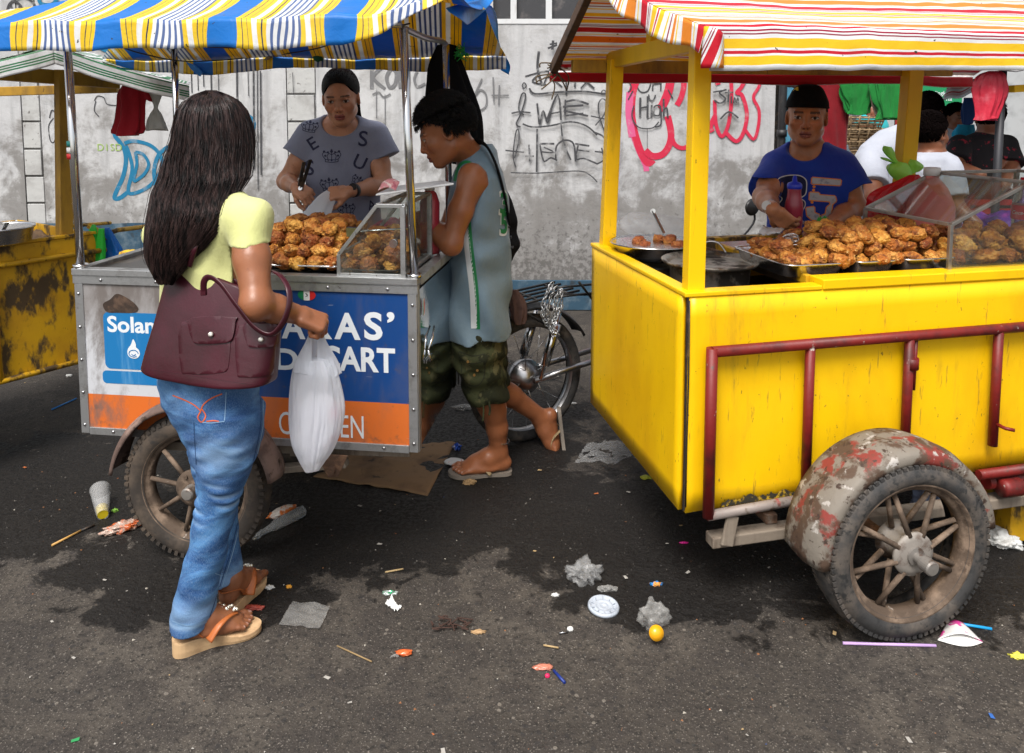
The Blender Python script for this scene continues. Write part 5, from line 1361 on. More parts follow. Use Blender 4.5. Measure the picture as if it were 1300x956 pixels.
# tee shirt
S=Sdf(); S.loft(rows([(236,266,2.2,.055,.05),(243,268,2.2,.080,.062),(254,268,2.2,.118,.074),(268,268,2.2,.150,.086),(284,268,2.2,.163,.092),(310,266,2.2,.160,.096),(350,264,2.2,.152,.100),(400,262,2.2,.152,.106),(450,262,2.19,.160,.114),(466,264,2.18,.162,.116)],ang),.02)
S.cone(pz(296,262,2.15),pz(316,278,2.10),.040,.052,.05); S.cone(pz(316,278,2.10),pz(321,330,2.05),.050,.056,.04)
S.cut(pz(313,313,2.05),(.10,-.10,-1),(pz(326,345,2.05),.075))
S.cone(shl+np.array([0,0,-.02]),pz(207,300,2.36),.050,.058,.03); S.cone(pz(235,258,2.26),shl,.05,.054,.03); S.cut(pz(205,318,2.36),(-.1,.1,-1),(pz(200,335,2.38),.07))
S.warp(lambda x,y,z:.006*np.sin(z*26+x*34+np.sin(z*11)*1.3)*(.5+.5*np.sin(x*17+z*9))+.0035*np.sin(z*52-x*20+np.sin(x*25)*1.5)*np.clip((1.12-z)*5,0,1)+.003*np.sin(x*60-z*25))
shirtA=fabric('pale yellow cotton',(.58,.59,.26),(.48,.49,.19))
oA,VA,FA=sdf_obj('tee_shirt',S,.005,shirtA,wa)
# jeans
S=Sdf(); angp=math.radians(-33)
S.loft(rows([(452,264,2.185,.158,.112),(490,264,2.185,.164,.118),(510,267,2.18,.156,.118),(530,275,2.175,.135,.112),(550,281,2.17,.113,.103),(572,285,2.16,.090,.088)],angp),.03)
near=[(520,294,2.135,.084,.092),(545,291,2.13,.082,.090),(585,287,2.125,.073,.080),(620,281,2.12,.061,.066),(650,273,2.11,.053,.058),(700,263,2.10,.051,.056),(745,251,2.095,.0535,.060),(794,242,2.09,.0545,.060)]
far=[(520,252,2.245,.066,.080),(560,268,2.25,.058,.070),(610,273,2.255,.054,.060),(650,277,2.255,.049,.056),(690,282,2.25,.047,.053),(733,284,2.245,.051,.056)]
S.loft(rows(far,angp),.035); S.loft(rows(near,angp),.035)
zk=P(270,612,2.12).z; zh=P(280,560,2.12).z
def jw(x,y,z):
    a=np.exp(-((z-zk+.03)/.055)**2); b=np.exp(-((z-zh)/.06)**2); c=np.exp(-((z-.12)/.10)**2)
    s1=np.sin(z*205+x*22+np.sin(x*31)*1.2); s2=np.sin(z*130-x*30+np.sin(x*21+y*20)*1.5)
    k=np.clip(.35+.65*np.sin(x*57+z*31+1.0),0,1); return .0040*a*s1*k+.0020*b*s2*k+.0018*c*np.sin(z*90+x*50)+.0020*np.sin(z*38+x*46+y*33)+.0012*np.sin(z*95-x*60)
S.warp(jw)
def denim():
    m,g,b=newmat('faded blue denim'); v=coords(g,'Object'); vh=coords(g,'Object',(1,1,2.0))
    n1=noise_node(g,vh,7,5,.6,.6); n2=noise_node(g,v,3.2,3,.5); tw=noise_node(g,coords(g,'Object',(8,8,1)),160,2,.5)
    c=mixc(g,ramp(g,n1,.38,.66),(.012,.060,.19),(.075,.21,.43)); c=mixc(g,mth(g,'MULTIPLY',ramp(g,n2,.52,.75),.7),c,(.20,.36,.56))
    vc=g.new('ShaderNodeVertexColor'); vc.layer_name='Col'; sp=g.new('ShaderNodeSeparateColor'); g.link(vc.outputs[0],sp.inputs[0])
    c=mixc(g,sp.outputs[0],c,(.33,.48,.66)); c=mixc(g,sp.outputs[1],c,(.012,.05,.16)); c=mixc(g,mth(g,'MULTIPLY',ramp(g,tw,.45,.65),.28),c,(.30,.42,.58))
    g.link(c,b.inputs['Base Color']); b.inputs['Roughness'].default_value=.85; b.inputs['Specular IOR Level'].default_value=.2
    bp=g.new('ShaderNodeBump'); bp.inputs['Strength'].default_value=.4; bp.inputs['Distance'].default_value=.002; g.link(tw,bp.inputs['Height'])
    b2=g.new('ShaderNodeBump'); b2.inputs['Strength'].default_value=.5; b2.inputs['Distance'].default_value=.012; g.link(n1,b2.inputs['Height']); g.link(bp.outputs[0],b2.inputs['Normal']); g.link(b2.outputs[0],b.inputs['Normal']); return m
def jcol(V):
    x,y,z=V.T; s1=np.sin(z*205+x*22+np.sin(x*31)*1.2)*np.clip(.3+.7*np.sin(x*57+z*31+1.0),0,1); a=np.exp(-((z-zk+.03)/.065)**2)
    fade=np.clip(a*np.clip(s1,0,1)*.75,0,1)+.55*np.clip(np.exp(-((z-zh+.01)/.05)**2-((x+.79)/.07)**2)*(1-.5*s1),0,1)+.45*np.exp(-((z-.13)/.035)**2)
    hem=np.exp(-((z-.098)/.006)**2); dark=np.clip(a*np.clip(-s1,0,1)*.6,0,1)
    return np.stack([np.clip(fade+hem*.5,0,1)*.8,dark*.8,z*0],1)
jeans,VJ,FJ=sdf_obj('jeans',S,.004,denim(),wa,jcol)
tj=bvh(VJ,FJ)
stO=mat('orange stitching',(.48,.09,.02),.8); stB=mat('pale denim seam',(.20,.33,.50),.9); stD=mat('dark denim seam',(.015,.05,.14),.9)
def onpx(name,strokes,Y,w,m,tree,parent,sub=5,n=(0,-1,0)):
    t=merge2d([stroke2d([((P(a,b,Y)).x,(P(a,b,Y)).z) for a,b in L],w,sub) for L in strokes])
    # cast from a plane through Y using the camera side direction
    V=[];F=[];
    bm=bmesh.new(); vv=[bm.verts.new((x,Y,z)) for x,z in t[0]]
    for q in t[1]: 
        try: bm.faces.new([vv[i] for i in q])
        except Exception: pass
    bm.normal_update()
    bmesh.ops.subdivide_edges(bm,edges=bm.edges[:],cuts=1,use_grid_fill=True)
    kill=[]; o=Vector((0,0,CAMH))
    for v in bm.verts:
        d=(v.co-o).normalized(); h=tree.ray_cast(o,d)
        if h[0] is None: kill.append(v); continue
        v.co=h[0]-d*.0016
    bmesh.ops.delete(bm,geom=kill,context='VERTS'); bm.verts.index_update()
    V=[v.co.copy() for v in bm.verts]; F=[[q.index for q in f_.verts] for f_ in bm.faces]; bm.free()
    if F: return mesh_obj(name,V,F,m,parent,world=True,smooth=True)
onpx('stitching',[[(219,502),(232,507),(246,514),(255,522)],[(282,500),(268,506),(258,514),(254,524)],[(255,522),(251,530),(256,536),(261,528),(256,519)],[(262,535),(271,534),(278,535)]],2.1,.0035,stO,tj,jeans)
onpx('pocket_seam',[[(287,498),(286,520),(285,534)],[(285,535),(268,537),(256,536)],[(334,503),(334,540),(326,580),(318,620),(306,660),(296,700),(282,745),(268,788)]],2.1,.0024,stB,tj,jeans)
onpx('pocket_seam',[[(331,505),(331,540),(323,580),(315,620),(303,660),(293,700),(279,745),(265,788)],[(246,536),(247,560),(249,590)]],2.1,.0020,stD,tj,jeans)
onpx('hem_seam',[[(218,788),(235,794),(252,794),(266,788)],[(273,728),(285,731),(298,727)]],2.1,.0022,stB,tj,jeans)
# sandals
cork=mat('beige cork platform sole',(.56,.37,.20),.7,0,[((.40,.25,.13),20,.45,.7)],[(60,.3,.002)]); lea=mat('tan leather strap',(.42,.12,.03),.45,0,[((.28,.07,.02),18,.5,.7)],[(90,.2,.001)],spec=.5); jew=mat('glass beads',(.75,.72,.62),.1,.7)
def sandal(h,d,Wf,side,L=.238,name='sandal'):
    h=Vector(h);h.z=0;d=Vector(d);d.z=0;d.normalize();r=Vector((d.y,-d.x,0))*side
    out=[(-.000,.0),(.006,-.022),(.030,-.032),(.075,-.030),(.115,-.032),(.160,-.043),(.195,-.043),(.222,-.030),(.238,-.004),(.240,.018),(.228,.036),(.200,.044),(.160,.040),(.115,.026),(.075,.026),(.030,.031),(.006,.021)]
    o2=catmull([(a*L/.24,b,0) for a,b in out],3,True); n=len(o2); vs=[]
    zt=lambda a: .044-.024*min(1,max(0,(a-.05)/.13)); 
    lev=((0,.94,0),(.35,1,0),(.9,1,1),(1.0,.96,1))
    for t,sc,_ in lev:
        for p in o2:
            z=zt(p.x)*t + (.006*max(0,(p.x-.2)/.04)); vs.append(h+d*(p.x-.006)+r*p.y*sc+Vector((0,0,z+.002)))
    fs=[tuple(range(n))[::-1],tuple(range(3*n,4*n))]
    for k in range(3):
        for i in range(n): fs.append((k*n+i,k*n+(i+1)%n,(k+1)*n+(i+1)%n,(k+1)*n+i))
    so_=mesh_obj(name,vs,fs,cork,wa,world=True,smooth=False)
    def strap(q,w,m=lea):
        pts=[Vector(Wf(p)) for p in q]; c=catmull(pts,6); mb=MB(); mb.tube(c,w,8,flat=.28,up=(0,0,1)); return mb.build('strap',m,so_,world=True)
    strap([(.0,.185,.020),(.002,.165,.044),(.008,.135,.060),(.022,.105,.066)],.009)
    strap([(.002,.168,.048),(-.020,.140,.054),(-.040,.110,.042),(-.048,.085,.006)],.016)
    strap([(.004,.168,.048),(.026,.130,.058),(.041,.105,.042),(.044,.082,.006)],.016)
    strap([(-.036,.07,.012),(-.038,.03,.050),(-.0,-.012,.055),(.038,.03,.050),(.034,.07,.012)],.006)
    mb=MB(); rr_=random.Random(4)
    for k in range(12):
        p=Vector(Wf((rr_.uniform(-.012,.014),.174-.005*k+rr_.uniform(-.002,.002),.060+.0014*k))); mb.lathe([(0,.006),(.005,.003),(.006,-.001),(0,-.005)],p,8)
    mb.build('beads',jew,so_,world=True)
    return so_
sandal(h1,d1,W1,1); sandal(h2,d2,W2,-1)
# long hair
HR=[(114,268,2.235,.006,.006),(118,268,2.235,.035,.040),(126,268,2.235,.062,.072),(140,269,2.235,.083,.096),(158,270,2.235,.095,.108),(180,270,2.23,.103,.112),(203,265,2.215,.112,.108),(225,260,2.19,.120,.095),(246,248,2.16,.118,.078),(267,243,2.13,.118,.062),(288,234,2.11,.108,.050),(309,224,2.10,.090,.042),(330,214,2.095,.064,.034),(347,212,2.09,.042,.026),(360,210,2.09,.020,.014)]
hr=rows(HR,math.radians(-12)); S=Sdf(); S.loft([(z,x,y,rx*.93,ry*.93,a) for z,x,y,rx,ry,a in hr],.01)
S.warp(lambda x,y,z:.004*np.sin(x*120+np.sin(z*14)*2+y*60)); 
hb,VH,FH=sdf_obj('hair',S,.005,HBASE,wa)
h_=np.array(sorted(hr)); zz_=h_[:,0]; rg=np.random.default_rng(11); n=7500; K=26
th=rg.random(n)*2*np.pi; rad=.92+.11*rg.random(n)**.7; rad=np.where(rg.random(n)<.035,rad+.10*rg.random(n),rad); zt_=zz_[-1]; zend=zz_[0]+np.abs(rg.normal(0,.05,n))+(rg.random(n)<.25)*rg.random(n)*.25
u=(np.linspace(0,1,K)**.85)[None,:]; Z=zt_-.002-(zt_-zend[:,None])*u
cx=np.interp(Z,zz_,h_[:,1]);cy=np.interp(Z,zz_,h_[:,2]);rx=np.interp(Z,zz_,h_[:,3]);ry=np.interp(Z,zz_,h_[:,4])
ph=rg.random(n)[:,None]*6.28; dr=rg.normal(0,.13,n)[:,None]
T=th[:,None]+dr*u+.035*np.sin(u*9+ph)+.02*np.sin(u*23+ph*3)
lock=np.sin(T*9+2.5*u)*.018+np.sin(T*23-3*u)*.012; rr2=rad[:,None]*(1+.015*np.sin(u*14+ph*2)+lock*np.clip(u*2,0,1)); a=math.radians(-12); X=rx*rr2*np.cos(T);Y_=ry*rr2*np.sin(T)
pts=np.stack([cx+X*math.cos(a)-Y_*math.sin(a),cy+X*math.sin(a)+Y_*math.cos(a),Z],-1)
strands('hair_strands',pts,np.linspace(.0013,.0005,K),HAIRB,hb)

# ================================================================ B: vendor woman
vb=thing('person','woman in grey crown-print tee bagging chicken behind the blue cart','woman',(-.75,3.48,0))
TB=(.50,.235,.135)
f=Fig(TB); hcB=pz(433,124,3.42); RB=frame(math.pi+.06,-.20,.06)
WB_=f.head(hcB,RB,.98,lip=(.28,.065,.06)); f.neck(hcB,RB,pz(433,152,3.50),.046)
f.s.loft(rows([(146,433,3.50,.055,.052),(156,433,3.50,.098,.074),(172,433,3.5,.140,.090),(230,433,3.5,.15,.095),(300,434,3.5,.15,.10),(420,434,3.5,.15,.11)],0),.02)
for (s0,e0,w0,fd,bk_,cu,mi_) in ((pz(395,180,3.50),pz(363,230,3.47),pz(376,238,3.30),(.55,-.45,-.25),(-.2,-.6,.75),(1.0,1.15,1.2,1.3),1),(pz(476,182,3.50),pz(488,234,3.44),pz(444,243,3.24),(-.9,-.25,-.1),(.0,-.75,.65),(.9,1.0,1.1,1.2),-1)):
    f.s.chain([s0,s0*.5+e0*.5,e0],[.042,.044,.037],.02); f.s.chain([e0,e0*.6+w0*.4,w0],[.038,.036,.024],.02)
    f.hand(w0,hR(fd,bk_),.92,cu,(.7,.8),.03,mirror=mi_)
# legs and feet (behind the cart)
for q in (-1,1):
    f.s.chain([pz(433+q*26,400,3.5),(-.765+q*.085,3.5,.30),(-.765+q*.085,3.5,.09)],[.09,.055,.042],.03); f.foot((-.765+q*.085,3.53,.0),(q*.1,-1,0),(0,0,1),.22,-q,fine=False)
f.build('body',vb,.0055,.0026)
S=Sdf(); S.loft(rows([(145,433,3.50,.072,.050),(150,433,3.50,.104,.064),(160,433,3.50,.148,.084),(180,433,3.5,.170,.102),(220,433,3.5,.172,.115),(260,434,3.5,.172,.118),(300,434,3.5,.180,.122),(345,434,3.5,.186,.128)],0),.02)
for s0,e0,q in ((pz(394,170,3.50),pz(374,200,3.485),-1),(pz(478,171,3.50),pz(492,203,3.485),1)):
    S.cone(s0,e0,.056,.066,.05); dn=e0-s0; S.cut(e0-dn*.10,dn,(e0+dn*.5,.085))
S.ell(pz(430,148,3.42),(.092,.085,.088),.006,None,'sub')
S.warp(cloth_noise(0,.0038,.9,2.0,.1))
shB=fabric('heather grey jersey cotton',(.225,.24,.32),(.17,.18,.25),scale=300,bstr=.4)
oB,VB,FB=sdf_obj('tee_shirt',S,.005,shB,vb); tb=bvh(VB,FB)
ink=mat('navy print ink',(.02,.022,.06),.8,0,[((.10,.11,.17),60,.5,.7,None,.5)])
def crown(w=.06,h=.045):
    L=[]; t=.0035
    L.append(stroke2d([(-.36*w,-.48*h),(0,-.54*h),(.36*w,-.48*h)],t)); L.append(stroke2d([(-.36*w,-.28*h),(0,-.34*h),(.36*w,-.28*h)],t)); L.append(stroke2d([(-.36*w,-.48*h),(-.36*w,-.28*h)],t)); L.append(stroke2d([(.36*w,-.48*h),(.36*w,-.28*h)],t))
    for q in (-1,1):
        L.append(stroke2d([(q*.36*w,-.28*h),(q*.52*w,.1*h),(q*.40*w,.32*h),(q*.15*w,.22*h),(0,.1*h)],t)); L.append(stroke2d([(q*.2*w,-.28*h),(q*.26*w,.0),(q*.16*w,.18*h)],t))
        L.append(disc2d((q*.42*w,.38*h),.10*h)); L.append(disc2d((q*.2*w,.32*h),.08*h))
        L.append(disc2d((q*.2*w,-.40*h),.05*h)); L.append(disc2d((q*.36*w,.02*h),.09*h))
    L.append(stroke2d([(0,-.3*h),(0,.3*h)],t)); L.append(disc2d((0,.38*h),.12*h)); L.append(stroke2d([(0,.4*h),(0,.6*h)],t*.8)); L.append(stroke2d([(-.06*w,.52*h),(.06*w,.52*h)],t*.8)); L.append(disc2d((0,-.40*h),.06*h)); L.append(disc2d((0,-.02),.07*h))
    return merge2d(L)
def printpx(parent,tree,t,px,py,Y,a=0,m=ink,name='printed_motif',s=1.0):
    o=P(px,py,Y); d=(o-Vector((0,0,CAMH))).normalized(); r=d.cross(Vector((0,0,1))).normalized(); u=r.cross(d); 
    r2=r*math.cos(a)+u*math.sin(a); u2=-r*math.sin(a)+u*math.cos(a)
    return project(name,rot2d(t,0,0,0,s),o,r2,u2,tree,m,parent)
for px,py,a,s in ((421,198,0,1.0),(418,234,.05,1.0),(393,160,-.2,.95),(455,230,-.6,.8),(440,266,.1,.95),(392,279,.1,.9),(409,285,0,.8)): printpx(oB,tb,crown(.088,.060),px,py,3.38,a,s=s*.85)
for ch,px,py,a,h in (('E',397,182,.55,.055),('S',461,176,-.1,.068),('S',393,213,0,.066),('U',457,206,-.45,.06),('T',412,270,.0,.05),('1',394,262,.1,.04),('A',472,260,.3,.04)):
    printpx(oB,tb,fit2d(text2d(ch,1,.01),h=h),px,py,3.38,a)
# hair: dark crown, tied back
S=Sdf(); Wc=lambda q: hcB+.98*(RB@np.array(q,float))
S.ell(Wc((0,-.022,.040)),(.080,.098,.092),.01,RB); S.ell(Wc((0,-.09,.06)),(.045,.045,.04),.03,RB); S.ell(Wc((.0,-.075,-.04)),(.055,.04,.06),.03,RB)
S.cone(Wc((-.035,-.085,-.03)),Wc((-.062,-.06,-.12)),.026,.012,.03)
S.ell(Wc((0,.100,-.004)),(.068,.078,.094),.006,RB,'sub'); S.cut(Wc((0,0,-.15)),RB@np.array([0,0,-1.]))
S.ell(Wc((.082,.02,-.03)),(.022,.04,.05),.004,RB,'sub'); S.ell(Wc((-.082,.02,-.03)),(.022,.04,.05),.004,RB,'sub')
hb,_,_=sdf_obj('hair',S,.004,HBASE,vb)
def slick(c,R,sc,parent,n=1500,seed=2,end=(0,-.12,.045)):
    rg=np.random.default_rng(seed); th=(rg.random(n)-.5)*2.5; out=[]; ctr=np.array([0,-.022,.040]); rad=np.array([.081,.099,.093])
    st=np.stack([.078*np.sin(th),.055*np.cos(th)+.01,.075*np.cos(th*1.1)+.0],1); e=np.array(end)+rg.normal(0,.012,(n,3)); K=9; pts=[]
    for j in range(K):
        u=j/(K-1); q=st*(1-u)+e*u; v=(q-ctr)/rad; v/=np.linalg.norm(v,axis=1,keepdims=True); q2=ctr+v*rad*(1.0+.02*rg.random((n,1))); pts.append(c+sc*(q2@R.T))
    strands('hair_strands',np.stack(pts,1),np.linspace(.0011,.0009,K),HAIR,parent)
slick(hcB,RB,.98,hb)
# wrist watch
wv=pz(444,243,3.24); wd_=A3(pz(488,234,3.44))-wv; wd_/=np.linalg.norm(wd_)
mb=MB(); c=wv+wd_*.028; mb.tube([c-wd_*.010,c+wd_*.010],.0285,20); mb.cyl(c+np.array([0,-.024,.014]),c+np.array([0,-.034,.020]),.016,16); mb.build('wrist_watch',M['blackpl'],vb,world=True)
# trousers
S=Sdf(); S.loft([(.34,-.765,3.5,.17,.12,0),(.60,-.765,3.5,.16,.12,0),(.86,-.765,3.5,.165,.122,0)],.02)
for q in (-1,1): S.cone((-.765+q*.085,3.5,.75),(-.765+q*.085,3.5,.16),.09,.062,.02)
sdf_obj('trousers',S,.012,fabric('dark trousers cloth',(.02,.022,.03)),vb)

# ================================================================ C: man in the basketball jersey, in profile
mc=thing('person','man in grey sleeveless basketball jersey and camouflage shorts leaning over the blue cart end','man',(-.06,3.13,0))
TC=(.29,.105,.045)
f=Fig(TC); scC=1.06; hcC=pz(566,166,2.99); RC=frame(math.radians(90)+.05,-.42,0)
f.head(hcC,RC,scC,True,lip=(.22,.06,.05)); nb=pz(606,206,3.08); f.neck(hcC,RC,nb,.052,scC)
f.s.cone(nb,pz(606,236,3.09),.060,.09,.05)
f.s.loft(rows([(204,606,3.09,.050,.06),(214,606,3.09,.074,.14),(228,606,3.09,.095,.175),(260,606,3.09,.105,.16),(320,606,3.1,.105,.15),(400,606,3.11,.10,.15),(450,606,3.12,.10,.15)],0),.04)
s0=pz(599,226,2.93); e0=pz(573,310,2.87); w0=pz(536,276,3.0)
f.s.ell(s0+np.array([.0,.01,.0]),(.053,.050,.056),.03); f.s.chain([s0,s0*.5+e0*.5+np.array([-.004,-.004,.0]),e0],[.045,.045,.036],.02); f.s.chain([e0,e0*.65+w0*.35,w0],[.043,.041,.026],.02)
f.hand(w0,hR((-.8,.5,-.1),(0,-.2,1)),1.0,(.5,.6,.7,.8),(.5,.5),.04,mirror=1)
s1=pz(594,226,3.25); e1=pz(562,310,3.32); w1=pz(520,285,3.2); f.s.ell(s1,(.055,.055,.055),.03); f.s.chain([s1,e1],[.05,.04],.02); f.s.chain([e1,w1],[.042,.026],.02); f.hand(w1,hR((-.8,-.4,-.1),(0,0,1)),1.0,(.5,.6,.7,.8),(.5,.5),.04,mirror=-1,fine=False)
# near leg standing
hl=A3(G(648,601)); to=A3(G(577,604)); dn=(to-hl)/np.linalg.norm(to-hl); hl[2]=.018
f.foot(hl,dn+np.array([0,0,-.02]),(0,0,1),.245,1); ank=hl+dn*.05+np.array([0,0,.085]); kn=pz(622,508,3.11)
f.s.chain([ank,ank*.55+kn*.45+np.array([.010,0,0]),ank*.2+kn*.8+np.array([.008,0,0]),kn],[.034,.042,.049,.050],.02); f.s.chain([kn,pz(606,430,3.06)],[.058,.075],.03)
# far leg kicked back
kn2=pz(620,480,3.30); an2=pz(690,532,3.42); f.s.chain([pz(610,430,3.2),kn2],[.075,.056],.03); f.s.chain([kn2,kn2*.6+an2*.4+np.array([.0,0,-.004]),an2],[.050,.046,.034],.02)
hl2=pz(707,519,3.42); dt=pz(712,592,3.40)-hl2; dt/=np.linalg.norm(dt); upv=np.array([-.98,.0,.16]); f.foot(hl2,dt+np.array([-.02,0,0]),upv,.245,-1)
f.build('body',mc,.0055,.0026)
# jersey
S=Sdf(); S.loft(rows([(184,613,3.09,.036,.055),(192,611,3.09,.062,.10),(203,608,3.09,.082,.140),(222,607,3.09,.102,.165),(250,606,3.09,.118,.172),(300,606,3.09,.124,.176),(350,607,3.10,.130,.182),(390,606,3.11,.134,.188),(419,606,3.12,.140,.192)],0),.03)
S.ell(s0+np.array([-.006,-.025,.0]),(.058,.055,.092),.006,None,'sub'); S.cone(s0+np.array([-.004,-.03,-.04]),e0+np.array([0,-.03,0]),.050,.045,.01,'sub'); S.ell(s1+np.array([-.01,.02,.01]),(.07,.05,.09),.006,None,'sub')
S.cone(hcC,nb+np.array([-.03,0,.02]),.05,.068,.01,'sub')
S.warp(lambda x,y,z:.011*np.sin(x*36+z*8+np.sin(z*9)*1.4+y*9)*np.clip((1.25-z)*1.8,0,1)+.005*np.sin(z*26-x*34+y*20+np.sin(z*13)*1.5)+.004*np.sin(z*48+x*30)*np.exp(-((z-1.0)/.12)**2))
jm=fabric('steel blue grey mesh jersey',(.15,.215,.265),(.10,.155,.20),.55,260,.3); oC,VC,FC=sdf_obj('jersey',S,.005,jm,mc); tc_=bvh(VC,FC)
gm_=mat('green jersey trim',(.01,.16,.05),.6); wmm=mat('white jersey trim',(.55,.57,.58),.6)
onpx('side_stripe',[[(590,282),(594,320),(600,370),(602,417)]],3.0,.024,wmm,tc_,oC); onpx('side_stripe',[[(595,280),(599,320),(605,370),(607,418)]],2.99,.015,gm_,tc_,oC)

arm_=[(577,230),(581,214),(589,206),(597,207),(603,217),(606,232)]
onpx('armhole_trim',[arm_],3.0,.011,gm_,tc_,oC)
# number on the back
for ch,px,py in (('3',626,256),('5',631,282)):
    t=fit2d(text2d(ch,1,.03),h=.10,w=.075); o=P(px,py,3.03); project('number',t,o,(.55,.83,0),(0,0,1),tc_,wmm,oC,off=.0014); project('number',rot2d(t,0,0,0,.82),o,(.55,.83,0),(0,0,1),tc_,gm_,oC,off=.0028)
# shorts
camo=mat('olive camouflage cotton',(.045,.050,.022),.85,0,[((.018,.020,.010),9,.47,.53),((.085,.080,.038),12,.56,.60)],[(14,.5,.012),(240,.3,.001)],spec=.2)
S=Sdf(); S.loft(rows([(405,606,3.12,.125,.175),(432,606,3.12,.122,.170),(455,606,3.12,.112,.158)],0),.03)
S.cone(pz(605,442,3.05),pz(618,500,3.09),.098,.090,.03); S.cone(pz(612,435,3.22),pz(622,485,3.27),.095,.088,.03); S.cut(pz(620,505,3.1),(.12,0,-1)); S.warp(lambda x,y,z:.006*np.sin(z*70+x*22+np.sin(x*30)*1.6)+.004*np.sin(x*60+z*20))
oS,VS,FS=sdf_obj('shorts',S,.005,camo,mc); ts=bvh(VS,FS)
cdk=mat('dark olive seam',(.014,.016,.008),.9); brs=mat('brass studs',(.45,.25,.08),.35,.8)
onpx('pocket_flap',[[(584,455),(598,462),(616,458)],[(584,455),(583,447),(600,452),(616,449)],[(586,462),(588,484),(604,490),(614,480),(616,458)]],3.0,.003,cdk,ts,oS)
mb=MB()
for px,py in ((594,459),(606,470),(602,476)):
    o=Vector((0,0,CAMH)); h=ts.ray_cast(o,(P(px,py,3)-o).normalized()); 
    if h[0]: mb.cyl(h[0]-Vector((0,.004,0)),h[0]+Vector((0,.002,0)),.005,10)
mb.build('studs',brs,oS,world=True)
mb=MB(); mb.tube(catmull([P(612,508,3.0),P(614,520,3.0),P(613,535,3.0)],5),.004,6); mb.tube(catmull([P(619,506,3.0),P(622,518,3.0),P(621,527,3.0)],5),.005,6); mb.build('drawstring',camo,oS,world=True)
# flip flops
ffm=mat('worn grey brown rubber',(.20,.17,.14),.7); ffs=mat('tan rubber strap',(.30,.22,.12),.5)
def flip(heel,d,up,side,L=.255):
    heel=Vector(heel);d=Vector(d).normalized();up=Vector(up);up=(up-d*up.dot(d)).normalized();r=d.cross(up)*side
    out=[(-.006,.0),(.0,-.024),(.03,-.034),(.08,-.032),(.13,-.040),(.18,-.048),(.22,-.040),(.248,-.012),(.252,.016),(.24,.038),(.20,.048),(.14,.034),(.08,.029),(.03,.032),(0,.023)]
    o2=catmull([(a*L/.25,b,0) for a,b in out],3,True); n=len(o2)
    vs=[heel+d*p.x+r*p.y-up*.016 for p in o2]+[heel+d*p.x+r*p.y-up*.001 for p in o2]
    fs=[tuple(range(n))[::-1],tuple(range(n,2*n))]+[(i,(i+1)%n,n+(i+1)%n,n+i) for i in range(n)]
    so_=mesh_obj('flip_flop',vs,fs,ffm,mc,world=True)
    W=lambda q: heel+r*q[0]+d*q[1]+up*q[2]
    for q in (1,-1):
        mb=MB(); mb.tube(catmull([W((.018,.205,.0)),W((.018,.190,.030)),W((.018+q*.016,.155,.048)),W((.005+q*.034,.12,.036)),W((q*.044,.085,.0))],6),.0085,8,flat=.35); mb.build('strap',ffs,so_,world=True)
flip(hl,dn,(0,0,1),1); flip(hl2,dt+np.array([.05,0,0]),upv,-1)
mb=MB(); c=ank+np.array([.004,0,.045]); mb.tube([c+np.array([.043*math.cos(a*.52),.043*math.sin(a*.52),-.008*math.cos(a*.52)]) for a in range(12)],.0016,5,closed=True); mb.build('anklet',M['chrome'],mc,world=True)
scalp(None,hcC,RC,scC,mc,low=.0,front=.056,grow=.001)
short_hair(hcC,RC,scC,mc,lift0=.017,n=6500,L=.040,comb=(0,1.0,.9),front=.052,low=-.018,mess=.85,top=1.0,side=.38,thick=.0010,seed=3)
# ================================================================ D: vendor man with the cap
vd=thing('person','man in blue number tee and black cap holding a sauce bottle behind the yellow cart','man',(1.28,3.50,0))
TD=(.42,.170,.080)
f=Fig(TD); hcD=pz(1024,148,3.42); RD_=frame(math.pi-.36,-.04,-.03)
f.head(hcD,RD_,1.05,True,lip=(.24,.07,.06)); nb=pz(1026,190,3.50); f.neck(hcD,RD_,nb,.060,1.03)
f.s.loft(rows([(182,1026,3.50,.07,.062),(191,1026,3.5,.10,.080),(202,1026,3.5,.140,.094),(220,1026,3.5,.158,.104),(250,1026,3.5,.165,.10),(300,1024,3.5,.14,.095),(420,1024,3.5,.14,.10)],math.radians(-12)),.03)
s0=pz(984,224,3.48); e0=pz(970,250,3.28); w0=pz(981,266,3.04)
f.s.chain([s0,s0*.5+e0*.5,e0],[.050,.052,.042],.02); f.s.chain([e0,e0*.6+w0*.4,w0],[.046,.042,.029],.02)
f.hand(w0,hR((.62,.05,-.55),(-.45,-.85,-.30)),1.0,(.45,.5,.5,.5),(.2,.2),.10,mirror=1)
s1=pz(1068,222,3.47); e1=pz(1086,262,3.44); w1=pz(1050,288,3.26)
f.s.chain([s1,s1*.5+e1*.5,e1],[.050,.052,.044],.02); f.s.chain([e1,e1*.6+w1*.4,w1],[.046,.042,.029],.02); f.hand(w1,hR((-.8,-.3,-.1),(0,0,1)),1.0,(.6,.7,.8,.9),(.5,.4),.04,mirror=-1)
for q in (-1,1):
    f.s.chain([(1.28+q*.09,3.5,.70),(1.28+q*.10,3.5,.30),(1.28+q*.10,3.5,.09)],[.09,.055,.042],.03); f.foot((1.28+q*.10,3.53,.0),(q*.1,-1,0),(0,0,1),.25,-q,fine=False)
f.build('body',vd,.0055,.0026)
S=Sdf(); S.loft(rows([(180,1026,3.50,.085,.062),(186,1026,3.50,.115,.078),(196,1026,3.50,.158,.096),(214,1026,3.5,.190,.118),(250,1025,3.5,.180,.118),(280,1022,3.5,.164,.114),(310,1020,3.5,.160,.112),(350,1020,3.5,.162,.115)],math.radians(-12)),.02)
